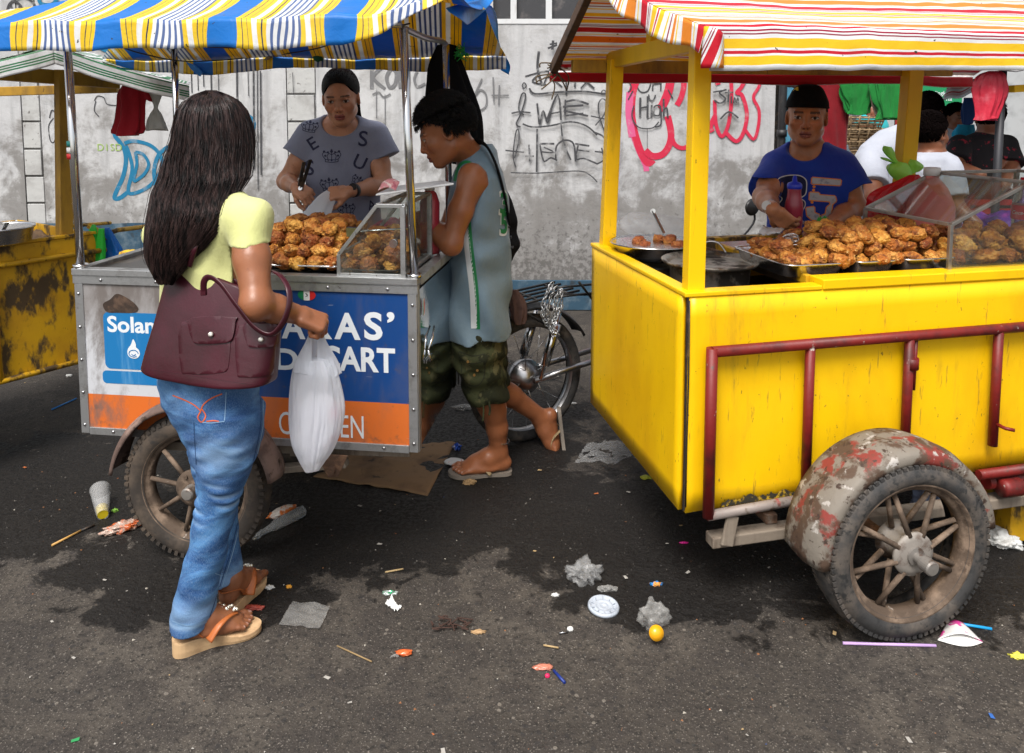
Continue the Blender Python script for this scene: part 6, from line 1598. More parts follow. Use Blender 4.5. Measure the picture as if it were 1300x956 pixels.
for a0,b0 in ((pz(984,212,3.48),pz(971,238,3.38)),(pz(1068,212,3.47),pz(1088,242,3.44))):
    S.cone(a0,b0,.062,.074,.06); dn_=b0-a0; S.cut(b0-dn_*.10,dn_,(b0+dn_*.6,.088))
S.ell(pz(1022,180,3.41),(.086,.100,.084),.006,None,'sub'); S.warp(cloth_noise(0,.004,.9,4.0,-.15))
shD=fabric('royal blue cotton',(.012,.030,.27),(.010,.050,.34)); oD,VD,FD=sdf_obj('tee_shirt',S,.005,shD,vd); td=bvh(VD,FD)
nav=mat('navy print',(.006,.008,.05),.8); wpr=mat('white print line',(.55,.55,.55),.8); gpr=mat('distressed grey print',(.42,.42,.45),.8,0,[((.15,.16,.25),50,.5,.7,None,.7)]); opr=mat('orange print outline',(.72,.22,.02),.7)
Z=lambda a,b: (980+a/8.69,200+b/8.69)   # pixel in the enlarged crop
def px2(L,Yp,cx,cy):
    o=P(cx,cy,Yp); return [((a-cx)*Yp/1000,-(b-cy)*Yp/1000) for a,b in L]
cx,cy=1035,250; Yp=3.38
eight=[Z(80,300),Z(110,240),Z(200,205),Z(310,205),Z(375,250),Z(385,330),Z(375,410),Z(330,455),Z(370,490),Z(375,540),Z(345,600),Z(300,660),Z(200,690),Z(110,640),Z(90,540),Z(130,470),Z(80,400)]
pl=[(p.x,p.y) for p in catmull([(a,b,0) for a,b in px2(eight,Yp,cx,cy)],5,True)]
printpx(oD,td,(pl,[tuple(range(len(pl)))]),cx,cy,Yp,0,nav,'number'); 
t=stroke2d(px2(eight,Yp,cx,cy),.0042,5,True); o=P(cx,cy,Yp); d_=(o-Vector((0,0,CAMH))).normalized(); r_=d_.cross(Vector((0,0,1))).normalized(); u_=r_.cross(d_)
project('number_outline',t,o,r_,u_,td,wpr,oD,off=.0030)
five=[[Z(440,222),Z(738,237),Z(732,295),Z(436,290)],[Z(420,388),Z(515,388),Z(520,412),Z(682,418),Z(698,470),Z(655,512),Z(655,560),Z(640,640),Z(605,690),Z(545,692),Z(552,640),Z(590,622),Z(602,545),Z(640,510),Z(628,478),Z(418,470)],[Z(388,560),Z(470,545),Z(476,610),Z(528,632),Z(524,692),Z(450,690),Z(400,645)]]
for pg in five:
    q=px2(pg,Yp,cx,cy); mx=sum(a for a,b in q)/len(q); my=sum(b for a,b in q)/len(q)
    project('number_outline',merge2d([stroke2d(q+[q[0]],.0075,1)]) if False else merge2d([stroke2d([q[i],q[(i+1)%len(q)]],.0085,1) for i in range(len(q))]),o,r_,u_,td,opr,oD,off=.0018)
    bmv=(q,[tuple(range(len(q)))]); project('number',bmv,o,r_,u_,td,gpr,oD,off=.0026)
project('number_outline',merge2d([disc2d(px2([Z(462,322)],Yp,cx,cy)[0],.006),disc2d(px2([Z(458,360)],Yp,cx,cy)[0],.006),disc2d(px2([Z(446,496)],Yp,cx,cy)[0],.006)]),o,r_,u_,td,opr,oD,off=.0020)
tt=fit2d(text2d('ATHLETICS',1,.01),w=.125); x_,y_=px2([Z(500,725)],Yp,cx,cy)[0]; project('lettering',rot2d(tt,.02,x_,y_),o,r_,u_,td,gpr,oD,off=.002)
# cap
S=Sdf(); Wd=lambda q: hcD+1.05*(RD_@np.array(q,float))
S.ell(Wd((0,-.012,.050)),(.083,.101,.078),.01,RD_); S.box(Wd((0,-.015,.085)),(.030,.045,.018),.022,RD_,.04); S.ell(Wd((0,-.01,.045)),(.083,.101,.045),.02,RD_); S.cut(Wd((0,.05,.038)),RD_@np.array([0,.10,-1.])); S.ell(Wd((0,-.012,.03)),(.083,.10,.05),.003,RD_,'sub')
S.cone(Wd((-.035,-.125,.035)),Wd((.035,-.125,.035)),.012,.012,.02); S.cone(Wd((-.03,-.155,.02)),Wd((.03,-.155,.02)),.007,.007,.03)
capo,Vp,Fp=sdf_obj('cap',S,.004,M['black'],vd); tcp=bvh(Vp,Fp)
mb=MB(); mb.tube(catmull([Wd((.084,-.03,.038)),Wd((.078,.03,.040)),Wd((.045,.075,.043)),Wd((0,.091,.044)),Wd((-.045,.075,.043)),Wd((-.078,.03,.040)),Wd((-.084,-.03,.038))],6),.0035,8); mb.build('cap_band',M['black'],capo,world=True)
printpx(capo,tcp,fit2d(text2d('M',1,.03),w=.028,h=.016),1009,113,3.3,.1,mat('yellow cap badge',(.7,.55,.03),.5),'cap_badge')
short_hair(hcD,RD_,1.0,vd,n=1200,L=.012,comb=(0,-.3,-1),front=.09,low=-.035,mess=.2,thick=.0011,seed=5)
mb=MB(); c=w0+ (e0-w0)/np.linalg.norm(e0-w0)*.030; dd_=(e0-w0)/np.linalg.norm(e0-w0); mb.tube([c-dd_*.008,c+dd_*.008],.0325,20); wo=mb.build('wrist_watch',M['chrome'],vd,world=True); mb=MB(); cc=c+np.array([-.022,-.022,.010]); mb.cyl(cc,cc+np.array([-.010,-.010,.004]),.019,18); mb.build('watch_face',mat('white dial',(.6,.6,.6),.3),wo,world=True)
S=Sdf(); S.loft([(.34,1.28,3.5,.17,.12,0),(.60,1.28,3.5,.16,.12,0),(.86,1.28,3.5,.165,.112,0)],.02)
sdf_obj('shorts',S,.012,bpy.data.materials['dark trousers cloth'],vd)
# ================================================================ generic soft things
def pxloft(name,rows_,Y,mats,parent=None,depth=.5,folds=5,amp=.12,seed=0,n=40,cap=True,label=None,cat=None,group=None,sub=5,tilt=0,crease=.0,solid=0,power=2.0,lean=0):
    """rows (py,cx,hw[,Y]) from top to bottom -> closed, folded tube of cloth or film"""
    R_=[]
    for r_ in rows_:
        yy=r_[3] if len(r_)>3 else Y
        p=P(r_[1],r_[0],yy); R_.append(Vector((p.x,p.z,r_[2]*yy/1000))); 
    ys=[(r_[3] if len(r_)>3 else Y) for r_ in rows_]
    C=catmull(R_,sub); m=len(C); ysi=[np.interp(i/sub,range(len(ys)),ys) for i in range(m)]
    vs=[];fs=[];sc=[c.z for c in C]
    for i,c in enumerate(C):
        hw=max(c.z,.0008); t=i/(m-1)
        for k in range(n):
            a=2*math.pi*k/n
            f=1+amp*math.sin(folds*a+seed+1.5*math.sin(t*4+seed))*min(1,.4+t)+amp*.5*noise.noise((math.cos(a)*1.5+seed,math.sin(a)*1.5,t*5))
            if crease: f+=crease*(abs(noise.noise((math.cos(a)*3.2+seed,math.sin(a)*3.2,t*1.3)))*2-.45)+crease*.5*noise.noise((math.cos(a)*9,math.sin(a)*9+seed,t*3))
            cx_,sy_=math.cos(a),math.sin(a)
            if power!=2: 
                cx_=math.copysign(abs(cx_)**(2/power),cx_); sy_=math.copysign(abs(sy_)**(2/power),sy_)
            vs.append(Vector((c.x+hw*cx_*f,ysi[i]+max(hw*depth,.001)*sy_*f,c.y+.10*hw*math.sin(2*a+seed)*(t>.85)+tilt*hw*cx_)))
    for i in range(m-1):
        for k in range(n): fs.append((i*n+k,(i+1)*n+k,(i+1)*n+(k+1)%n,i*n+(k+1)%n))
    if cap: fs.append(tuple(range(n))); fs.append(tuple((m-1)*n+k for k in range(n))[::-1])
    o=mesh_obj(name,vs,fs,mats,parent,smooth=[True]*(n*(m-1))+([False]*2 if cap else []),world=True)
    if solid: md=o.modifiers.new('s','SOLIDIFY'); md.thickness=solid
    if label: tag(o,label,cat,group)
    return o
def lump(name,c,r,mats,seed=0,rough=.35,freq=3,sub=3,parent=None,flat=None):
    bm=bmesh.new(); bmesh.ops.create_icosphere(bm,subdivisions=sub,radius=1)
    for v in bm.verts:
        n_=v.co.normalized(); d=1+rough*noise.noise(n_*freq+Vector((seed,seed*2,0)))+rough*.5*noise.noise(n_*freq*2.3+Vector((0,seed,5)))
        v.co=Vector((n_.x*r[0],n_.y*r[1],n_.z*r[2]))*d
        if flat is not None and v.co.z<flat: v.co.z=flat
    V=[v.co+Vector(c) for v in bm.verts]; F=[[q.index for q in f.verts] for f in bm.faces]; bm.free()
    return mesh_obj(name,V,F,mats,parent,smooth=True,world=parent is not None)
# ================================================================ fried chicken
chm=mat('crusty fried chicken',(.46,.145,.018),.62,0,[((.72,.34,.075),20,.44,.60),((.16,.038,.007),34,.52,.64,None,.9),((.88,.60,.24),75,.58,.70,None,.8),((.08,.02,.006),90,.64,.72,None,.6)],[(40,.7,.010),(110,.9,.006),(260,.5,.002)],spec=.5)
chd=mat('dark red-brown fried chicken',(.34,.085,.018),.45,0,[((.52,.20,.04),22,.46,.68),((.10,.02,.006),34,.52,.68)],[(40,.7,.010),(110,.9,.006)],spec=.6)
# object info: every piece browns a little differently
for m_ in (chm,chd):
    g=N(m_); b=m_.node_tree.nodes['Principled BSDF']; src=b.inputs['Base Color'].links[0].from_socket; oi=g.new('ShaderNodeObjectInfo'); hs_=g.new('ShaderNodeHueSaturation'); g.link(src,hs_.inputs['Color']); g.link(mth(g,'MULTIPLY_ADD',oi.outputs['Random'],.60,.60),hs_.inputs['Value']); g.link(mth(g,'MULTIPLY_ADD',oi.outputs['Random'],.025,.487),hs_.inputs['Hue']); g.link(hs_.outputs[0],b.inputs['Base Color'])
def nugget(seed,leg=False,m=None):
    r=random.Random(seed); bm=bmesh.new(); bmesh.ops.create_icosphere(bm,subdivisions=5,radius=1)
    sx,sy,sz=(r.uniform(.95,1.35),r.uniform(.8,1.05),r.uniform(.72,.92)) if not leg else (1.75,.80,.74)
    bl=[(Vector((r.uniform(-1,1),r.uniform(-1,1),r.uniform(-.6,1))).normalized(),r.uniform(.25,.5)) for _ in range(5)]
    for v in bm.verts:
        n_=v.co.normalized(); d=1.0
        for b_,w_ in bl: d+=w_*.55*math.exp(-((n_-b_).length/.45)**2)
        q=n_*1.7+Vector((seed*3.1,seed,0))
        d+=.20*noise.noise(q)+.15*noise.noise(q*2.4)+.17*abs(noise.noise(q*5.0))+.11*abs(noise.noise(q*10.0))+.06*noise.noise(q*21.0)
        if leg: d*=.62+.40*(1+math.tanh(n_.x*2.2))/2+.25*max(0,-n_.x-.75)
        v.co=Vector((n_.x*sx,n_.y*sy,n_.z*sz))*d*.0245
    me=bpy.data.meshes.new('chicken_piece'); bm.to_mesh(me); bm.free(); me.materials.append(m or chm)
    me.polygons.foreach_set('use_smooth',[True]*len(me.polygons)); return me
NUG=[nugget(i) for i in range(1,13)]+[nugget(20,True),nugget(23,True)]
NUGD=[nugget(i+40,m=chd) for i in range(4)]
def pile(Mx,x0,x1,y0,y1,z0,layers,label,group,seed,s=1.0,step=.050,meshes=None,inset=.4,shape=None):
    r=random.Random(seed); cnt=0
    for L in range(layers):
        a0,a1=x0+L*step*inset*s,x1-L*step*inset*s; b0,b1=y0+L*step*inset*.75*s,y1-L*step*inset*s
        nx_=max(1,int((a1-a0)/(step*s))+1); ny_=max(1,int((b1-b0)/(step*s))+1)
        for j in range(ny_):
            for i in range(nx_):
                x=a0+(a1-a0)*(i/(nx_-1) if nx_>1 else .5)+r.uniform(-.009,.009)+(.012 if (j+L)%2 else -.012); y=b0+(b1-b0)*(j/(ny_-1) if ny_>1 else .5)+r.uniform(-.009,.009)
                x=min(max(x,x0-.004),x1+.004)
                z=z0+(.020+L*.034)*s+r.uniform(-.004,.006)
                if L==layers-1 and r.random()<.18: continue
                if shape and not shape(x,y,L): continue
                me=r.choice(meshes or NUG); o=bpy.data.objects.new('chicken_piece',me); COL.objects.link(o)
                w_=Mx@Vector((x,y,z)); o.location=w_; o.rotation_euler=(r.uniform(-.5,.5) if L else r.uniform(-.25,.25),r.uniform(-.4,.4),r.uniform(0,6.28)); k=s*r.uniform(.88,1.12); o.scale=(k,k,k)
                tag(o,label,'fried chicken',group); cnt+=1
    return cnt
def tray(Mx,rz,x0,x1,y0,y1,z,h,label,m=None,group=None):
    c=Mx@Vector(((x0+x1)/2,(y0+y1)/2,z)); mb=MB(); w,d=(x1-x0)/2,(y1-y0)/2; lev=[(.86,.86,0,0),(.90,.90,.002,0),(.985,.985,h*.9,0),(1,1,h,0),(1.05,1.035,h+.001,0),(1.055,1.04,h-.003,0)]; vs=[];n=40
    def sup(a,w,d): 
        c_,s_=math.cos(a),math.sin(a); e=.28; return (math.copysign(abs(c_)**e,c_)*w,math.copysign(abs(s_)**e,s_)*d)
    for sx,sy,zz,_ in lev:
        for k in range(n): q=sup(2*math.pi*k/n,w*sx,d*sy); vs.append((q[0],q[1],zz))
    fs=[tuple(range(n))[::-1]]
    for i in range(len(lev)-1):
        for k in range(n): fs.append((i*n+k,i*n+(k+1)%n,(i+1)*n+(k+1)%n,(i+1)*n+k))
    mb.add(vs,fs,True); o=mb.build('metal_tray',m or M['tray'],None,solid=.0016); o.location=c; o.rotation_euler=(0,0,rz); tag(o,label,'tray',group); return o
# --- blue cart counter
zc=ZT+.001
xa0,xa1=frontxy(300,345)[0],frontxy(357,345)[0]; xb0,xb1=frontxy(361,345)[0],frontxy(427,345)[0]
tray(Mb,YAW1,xa0,xa1,.045,.46,zc,.022,'shallow metal tray of chicken next to the customer on the blue cart')
tray(Mb,YAW1,xb0,xb1,.045,.46,zc,.022,'shallow metal tray of chicken touching the small glass case')
tray(Mb,YAW1,gx0+.014,gx1-.02,.03,.34,zc,.016,'dark edged tray inside the small glass case',M['darkiron'])
pile(Mb,xa0+.02,xb1-.02,.07,.44,zc+.004,4,'golden fried chicken piece heaped on the open trays of the blue cart','fried chicken heaped on the open trays of the blue cart',1,1.0,.052)
pile(Mb,gx0+.035,gx1-.045,.06,.32,zc+.004,3,'golden fried chicken piece inside the small glass case','fried chicken inside the small glass case',2,1.12,.056,inset=.30)
# sheet of clear film behind the pile with a reddish rim
mb=MB(); v,f_,_=grid(lambda u,v:Mb@Vector((xa0+(xb1-xa0)*u,.49+.015*math.sin(u*9),zc+.02+.085*v*(1-.5*u)+.008*noise.noise((u*7,v*3,0)))),20,6); mb.add(v,f_,True)
tag(mb.build('plastic_sheet',thin_plastic('reddish clear film',(.75,.62,.58),.55),None),'crinkled clear sheet standing behind the open chicken trays','plastic sheet')
# round pan sunk in the counter (left)
pn=G(184,332,ZT+.0); p_=P(190,335,2.83); pc=lo=Mb@Vector((.30,.30,ZT-.004))
mb=MB(); mb.lathe([(0,.012),(.118,.012),(.128,.02),(.136,.034),(.143,.036),(.146,.032),(.138,.030)],(0,0,0),48); o=mb.build('frying_pan',mat('burnt oily pan',(.13,.10,.075),.35,.6,[((.04,.03,.02),9,.45,.7),((.36,.30,.22),18,.6,.72)]),None,solid=.001); o.location=pc; tag(o,'wide shallow burnt pan on the left end of the blue cart counter','pan')
# white board lying over the case
wb=thing('serving_board','white rectangular board lying across the top of the small glass case','board',(0,0,0))
q0,q1,q2,q3=P(477,249,2.62),P(576,235,2.62),P(562,231,2.95),P(497,239,2.95)
mb=MB(); dz=Vector((0,0,.007)); mb.add([q0,q1,q2,q3,q0+dz,q1+dz,q2+dz,q3+dz],[(0,3,2,1),(4,5,6,7),(0,1,5,4),(1,2,6,5),(2,3,7,6),(3,0,4,7)])
bb_=mesh_obj('serving_board',mb.v,mb.f,M['white']); bb_.modifiers.new('b','BEVEL').width=.002; tag(bb_,wb['label'],'board'); bpy.data.objects.remove(wb)
# folded peso-like note
nm=mat('pink bank note',(.62,.25,.27),.8,0,[((.75,.60,.56),60,.5,.6),((.42,.10,.14),25,.55,.65)])
c=P(491,243,2.66)
def nt_(u,v): return c+Vector((-.030+.06*u+.012*v,.02*v,.002+.028*v+.012*math.sin(u*3.1)))
mb=MB(); v,f_,_=grid(nt_,10,6); mb.add(v,f_,True); tag(mb.build('bank_note',nm,None,solid=.0008),'folded pink bank note on the white board','money')
def bottle(name,prof,base,m,label,cat,parts=(),n=28,root=None):
    r=thing(name,label,cat,base); mb=MB(); mb.lathe(prof,(0,0,0),n); mb.build('bottle_body',m,r)
    for nm_,pf,mm in parts: mb=MB(); mb.lathe(pf,(0,0,0),n); mb.build(nm_,mm,r)
    return r
sauce=mat('pink sauce in soft plastic bottle',(.40,.035,.055),.3,0,[((.50,.09,.10),8,.5,.7,None,.6)],spec=.5,sss=.1,coat=.3)
b0=Mb@Vector((gx1+.03,.50,ZT)); 
bottle('sauce_bottle',[(0,0),(.034,.0),(.037,.01),(.037,.10),(.040,.11),(.036,.12),(.037,.19),(.026,.225),(.017,.235),(.017,.24)],Vector((P(546,300,2.92).x,2.92,ZT)),sauce,'pink sauce bottle with a white cap standing behind the small glass case','bottle',[('cap',[(.0,.262),(.017,.262),(.019,.258),(.019,.236),(.0,.236)],M['white'])])
pxloft('plastic_bag',[(276,497,5),(284,495,20),(296,494,30),(308,494,33),(318,494,28)],2.98,thin_plastic('pink film',(.62,.06,.16),.8,.25,20,.8),None,.7,7,.10,3,label='pink plastic bag behind the glass case on the blue cart',cat='plastic bag')
# serving bag in the vendor's hand
wfilm=thin_plastic('white translucent film',(.86,.88,.92),.80,.35,16,.6,.8)
pxloft('plastic_bag',[(243,419,5,3.22),(250,416,10,3.21),(262,408,13,3.19),(275,399,15,3.17),(288,389,14,3.15),(297,383,9,3.14)],3.2,wfilm,None,.45,5,.18,1,label='small white plastic bag held open by the woman vendor',cat='plastic bag',tilt=-.25)
# tongs
tg=thing('tongs','dark metal tongs held in the woman vendor right hand','tongs',P(386,225,3.22))
mb=MB(); mb.bar(P(383,238,3.24),P(394,203,3.17),.014,.005); mb.build('tong_arm',M['darkiron'],tg,world=True)
mb=MB(); mb.bar(P(380,236,3.24),P(386,206,3.15),.014,.005); mb.build('tong_arm',M['darkiron'],tg,world=True)
mb=MB(); mb.cyl(P(381,239,3.235),P(383,240,3.25),.009,10); mb.build('hinge',M['chrome'],tg,world=True)
# black jacket hanging from the rear pole
pxloft('jacket',[(50,566,4),(60,567,13),(80,566,20),(100,567,25),(125,571,30),(150,575,33),(172,580,31),(192,584,25),(208,587,12)],3.18,M['black'],None,.5,7,.13,2,n=64,label='black jacket hanging from the rear pole behind the jersey man',cat='jacket')
mb=MB(); r=random.Random(8)
bg_=P(585,65,3.14)
for k in range(26):
    p=bg_+Vector((r.uniform(-.012,.012),r.uniform(-.012,.012),r.uniform(-.02,.02))); mb.tube(catmull([p,p+Vector((r.uniform(-.02,.02),r.uniform(-.01,.01),r.uniform(-.015,.015))),p+Vector((r.uniform(-.03,.03),0,r.uniform(-.03,.0)))],3),.002,4)
tag(mb.build('bow',mat('green plastic ribbon',(.02,.35,.06),.4),None),'frayed green ribbon tied beside the black jacket','ribbon')
gk=P(404,72,3.35); lump('knot',gk,(.022,.02,.022),mat('green cloth knot',(.01,.12,.06),.7),3); tag(bpy.data.objects['knot'],'dark green knot under the blue canopy above the woman vendor','knot')
# backpack on the jersey man
bp=thing('backpack','black backpack slung on the back of the jersey man','backpack',P(635,300,3.2))
S=Sdf(); S.chain([pz(628,215,3.19),pz(638,270,3.22),pz(642,312,3.22)],[.024,.050,.054],.03); S.ell(pz(640,314,3.22),(.045,.08,.070),.03); S.warp(lambda x,y,z:.004*np.sin(z*70+x*30)+.003*np.sin(z*25+y*60)); 
V,F=sdf_mesh(S,.007); np_obj('bag_body',V,F,M['black'],bp)
mb=MB(); mb.tube(catmull([pz(597,192,3.06),pz(606,180,3.02),pz(618,186,2.98),pz(630,210,2.97),pz(640,246,3.0),pz(647,285,3.05)],6),.017,8,flat=.3,up=(0,1,0)); mb.build('strap',M['black'],bp,world=True)
for k in range(5):
    mb=MB(); a=pz(640+k*2.2,262+k*13,3.08); mb.box(a,(.020,.03,.008)); mb.build('buckle',M['blackpl'],bp,world=True,bevel=.002)
# --- tote bag
leam=mat('maroon leather',(.048,.004,.011),.36,0,[((.032,.003,.007),6,.4,.7)],[(160,.25,.0012),(7,.3,.01)],spec=.5,coat=.12)
tb_=thing('tote_bag','maroon leather tote bag with two front pockets on the customer arm','handbag',P(265,410,2.02))
cn=[pz(187,466,2.135),pz(345,488,2.015),pz(361,380,2.045),pz(219,328,2.155)]   # BL BR TR TL
def bagpt(u,v,s):   # s 0..1 around the section
    L=cn[0]*(1-v)+cn[3]*v; R__=cn[1]*(1-v)+cn[2]*v; ax=R__-L; w_=np.linalg.norm(ax)/2; c_=(L+R__)/2; ax/=2*w_; nr=np.cross(ax,[0,0,1]); nr/=np.linalg.norm(nr)
    th_=(.052*(1-v)**.8+.016)*(1-.0*v); a=2*math.pi*s; cx_,sy_=math.cos(a),math.sin(a); e=.42
    px__=math.copysign(abs(cx_)**e,cx_)*w_; py__=math.copysign(abs(sy_)**.75,sy_)*th_
    sag=-.010*math.sin(math.pi*(px__/w_*.5+.5))*(1-v)
    b=1+.05*math.sin(v*3.1)
    q=c_+ax*px__+nr*py__*b+np.array([0,0,sag]); q+=nr*.006*noise.noise((px__*9,v*2.2,s>.5)); return Vector(q)
vs=[];fs=[];nk=72;nv_=26
vv_=[0,.004,.012,.025]+[.045+.955*i/(nv_-4) for i in range(nv_-3)]; sq=[.80,.90,.96,.99]+[1]*(nv_-3)
for j,v in enumerate(vv_):
    ctr=(Vector(cn[0])*(1-v)+Vector(cn[3])*v+Vector(cn[1])*(1-v)+Vector(cn[2])*v)/2
    for k in range(nk):
        p=bagpt(0,v,k/nk); vs.append(ctr+(p-ctr)*sq[j])
m_=len(vv_)
for j in range(m_-1):
    for k in range(nk): fs.append((j*nk+k,j*nk+(k+1)%nk,(j+1)*nk+(k+1)%nk,(j+1)*nk+k))
fs.append(tuple(range(nk))[::-1])
bb=mesh_obj('bag_body',vs,fs,leam,tb_,world=True,smooth=True); md=bb.modifiers.new('s','SOLIDIFY'); md.thickness=.003; md.offset=1
tbg=BVHTree.FromPolygons([tuple(v) for v in vs],[tuple(f_) for f_ in fs])
def pxpatch(name,poly,m,tree,parent,Y,off=.002,th=.0,sm=4):
    cxp=sum(p[0] for p in poly)/len(poly);cyp=sum(p[1] for p in poly)/len(poly); o=P(cxp,cyp,Y); d=(o-Vector((0,0,CAMH))).normalized(); r=d.cross(Vector((0,0,1))).normalized(); u=r.cross(d); D_=(o-Vector((0,0,CAMH))).length
    q=[((a-cxp)*D_/1010,-(b-cyp)*D_/1010) for a,b in poly]; c=catmull([(a,b,0) for a,b in q],sm,True) if sm else [Vector((a,b,0)) for a,b in q]
    ob=project(name,([(p.x,p.y) for p in c],[tuple(range(len(c)))]),o,r,u,tree,m,parent,off,.012)
    if th and ob: md=ob.modifiers.new('s','SOLIDIFY'); md.thickness=th; md.offset=1; ob.modifiers.new('b','BEVEL').width=.001
    return ob
def pk(body,flap,stud):
    pxpatch('pocket',body,leam,tbg,bb,2.0,.002,.0035,3)
    fl_=pxpatch('pocket_flap',flap,leam,tbg,bb,2.0,.0075,.004,3)
    o=Vector((0,0,CAMH)); h=tbg.ray_cast(o,(P(*stud,2.0)-o).normalized()); 
    mb=MB(); 
    d_=(h[0]-o).normalized(); mb.tube([h[0]-d_*.008,h[0]-d_*.0175,h[0]-d_*.020],[.0068,.0064,.003],14); mb.build('stud',mat('pale metal stud',(.75,.72,.66),.3,.5),bb,world=True)
pk([(236,408),(284,412),(290,416),(286,462),(278,472),(242,470),(233,462)],[(246,402),(294,406),(296,411),(292,430),(284,435),(256,434),(247,428)],(267.5,424.5))
pk([(306,414),(346,420),(350,426),(346,468),(339,476),(310,475),(303,467)],[(313,409),(350,414),(353,420),(350,436),(344,440),(321,439),(315,433)],(331,431))
darkl=mat('darker maroon edge',(.05,.004,.012),.5)
onp=lambda L,w: onpx('edge_seam',L,2.0,w,darkl,tbg,bb)
onp([[(188,468),(230,474),(280,482),(342,490)],[(222,336),(260,350),(300,366),(356,392)]],.0022)
def strap3(pts,w,name='handle'):
    mb=MB(); mb.tube(catmull([Vector(p) for p in pts],8),w,10,flat=.38,up=(0,1,0)); return mb.build(name,leam,tb_,world=True)
strap3([pz(259,374,1.995),pz(259,358,1.985),pz(266,352,1.98),pz(280,361,1.965),pz(300,388,1.945),pz(322,415,1.935),pz(343,425,1.93),pz(358,412,1.93),pz(367,388,1.94),pz(366,366,1.96),pz(356,350,2.00),pz(345,344,2.06)],.0085)
strap3([pz(221,334,2.10),pz(213,318,2.09),pz(205,304,2.085),pz(202,290,2.09),pz(210,262,2.15)],.008)
strap3([pz(240,338,2.08),pz(246,318,2.06),pz(250,304,2.075),pz(254,290,2.12)],.008)
mb=MB(); mb.box(pz(258,368,1.992),(.014,.006,.030)); mb.build('strap_tab',leam,tb_,world=True,bevel=.002)
# --- shopping bag in her hand
sb=thing('shopping_bag','white plastic shopping bag hanging from the customer right hand','shopping bag',pz(400,590,2.15))
wf2_=thin_plastic('white carrier bag film',(.88,.90,.95),.74,.28,34,1.0,.9,(1,1,.16))
pxloft('bag_body',[(455,398,21),(466,399,27),(490,400,32),(515,401,35),(540,400,34),(565,398,28),(585,397,17),(598,396,9)],2.14,wf2_,sb,.50,3,.06,3,n=150,tilt=.02,crease=.07)
for k,rws in enumerate(([(424,395,3),(434,392,4),(448,388,7),(462,385,11),(474,386,14)],[(416,406,3),(430,408,5),(446,412,9),(460,416,13),(476,417,17)],[(424,399,3),(438,401,5),(452,402,10),(466,402,14)])):
    pxloft('bag_handle',rws,2.12+.02*k,wf2_,sb,.35,4,.12,k)
pxloft('wrapped_food',[(500,404,14),(515,404,23),(545,404,24),(570,400,19),(586,397,8)],2.14,mat('pink and white printed wrap',(.62,.60,.64),.5,0,[((.62,.20,.28),7,.52,.6),((.25,.35,.60),12,.62,.68)]),sb,.5,5,.08,2)
# ================================================================ far-left cart goods
pn=P(8,318,3.35)
mb=MB(); mb.lathe([(0,0),(.10,0),(.125,.01),(.135,.07),(.142,.073),(.14,.066)],(0,0,0),40); o=mb.build('cooking_pot',M['tray'],None,solid=.002); o.location=(P(-2,325,3.28).x,3.28,.945); tag(o,'wide steel pot on the grimy yellow cart with a ladle','pot')
mb=MB(); a=P(-6,312,3.28); b_=P(9,283,3.20); mb.bar(a,b_,.016,.003); mb.lathe([(0,-.012),(.03,0),(.032,.004)],a,16); tag(mb.build('ladle',M['chrome'],None),'steel ladle standing in the pot at the left edge','ladle')
cbd=mat('brown cardboard',(.24,.145,.075),.9,0,[((.12,.07,.04),6,.45,.7,None,.8),((.05,.035,.025),14,.56,.7)],[(30,.4,.004)])
def quadsheet(name,c4_,m,label,cat,amp=.006,th=.004,nu=14,nv=8,freq=9,parent=None,group=None):
    a,b,c,d=[Vector(q) for q in c4_]
    fn=lambda u,v:(a*(1-u)+b*u)*(1-v)+(d*(1-u)+c*u)*v+Vector((0,0,amp*noise.noise((u*freq*.6+a.x*9,v*freq*.6,a.y*7))+amp*.6*noise.noise((u*freq*2+3,v*freq*2,a.y*3))))
    v,f_,uv=grid(fn,nu,nv); o=mesh_obj(name,v,f_,m,parent,smooth=True); 
    if th: md=o.modifiers.new('s','SOLIDIFY'); md.thickness=th
    if label: tag(o,label,cat,group)
    return o
quadsheet('cardboard',[P(14,322,3.3),P(82,312,3.5),P(70,300,3.75),P(22,288,3.7)],cbd,'brown cardboard flap lying on the grimy yellow cart','cardboard',.03)
quadsheet('board',[P(-8,296,3.7),P(30,292,3.8),P(26,284,4.0),P(-8,281,3.9)],M['white'],'whitish board at the back of the grimy yellow cart','board',.02)
grf=thin_plastic('bright green film',(.03,.50,.05),.88,.3,16,.8,.6); blf=thin_plastic('bright blue film',(.01,.18,.62),.88,.3,16,.8,.6)
gbt=thing('plastic_bag','bright green carrier bag hooked on the grimy yellow cart end','plastic bag',P(118,338,3.62))
pxloft('bag_body',[(300,116,7),(308,115,11),(320,115,13),(333,115,12),(340,114,8)],3.6,grf,gbt,.5,5,.14,1)
pxloft('bag_handle',[(285,119,2),(292,118,5),(302,115,7),(312,113,8)],3.58,grf,gbt,.4,4,.1,2)
pxloft('bag_handle',[(290,129,4),(300,128,5),(315,128,6),(334,127,6)],3.58,grf,gbt,.4,4,.1,5)
pxloft('plastic_bag',[(289,136,3),(298,139,6),(312,142,10),(326,143,13),(336,142,12)],3.66,blf,None,.5,6,.16,1,label='bright blue plastic bag beside the bright green carrier bag',cat='plastic bag')
cup=lump('sponge',P(166,322,3.4),(.05,.03,.018),mat('yellow foam',(.7,.45,.03),.8,0,[((.3,.15,.02),20,.5,.6)],[(60,.6,.006)]),3,.2); tag(cup,'yellow orange scraps behind the blue cart left end','scraps')
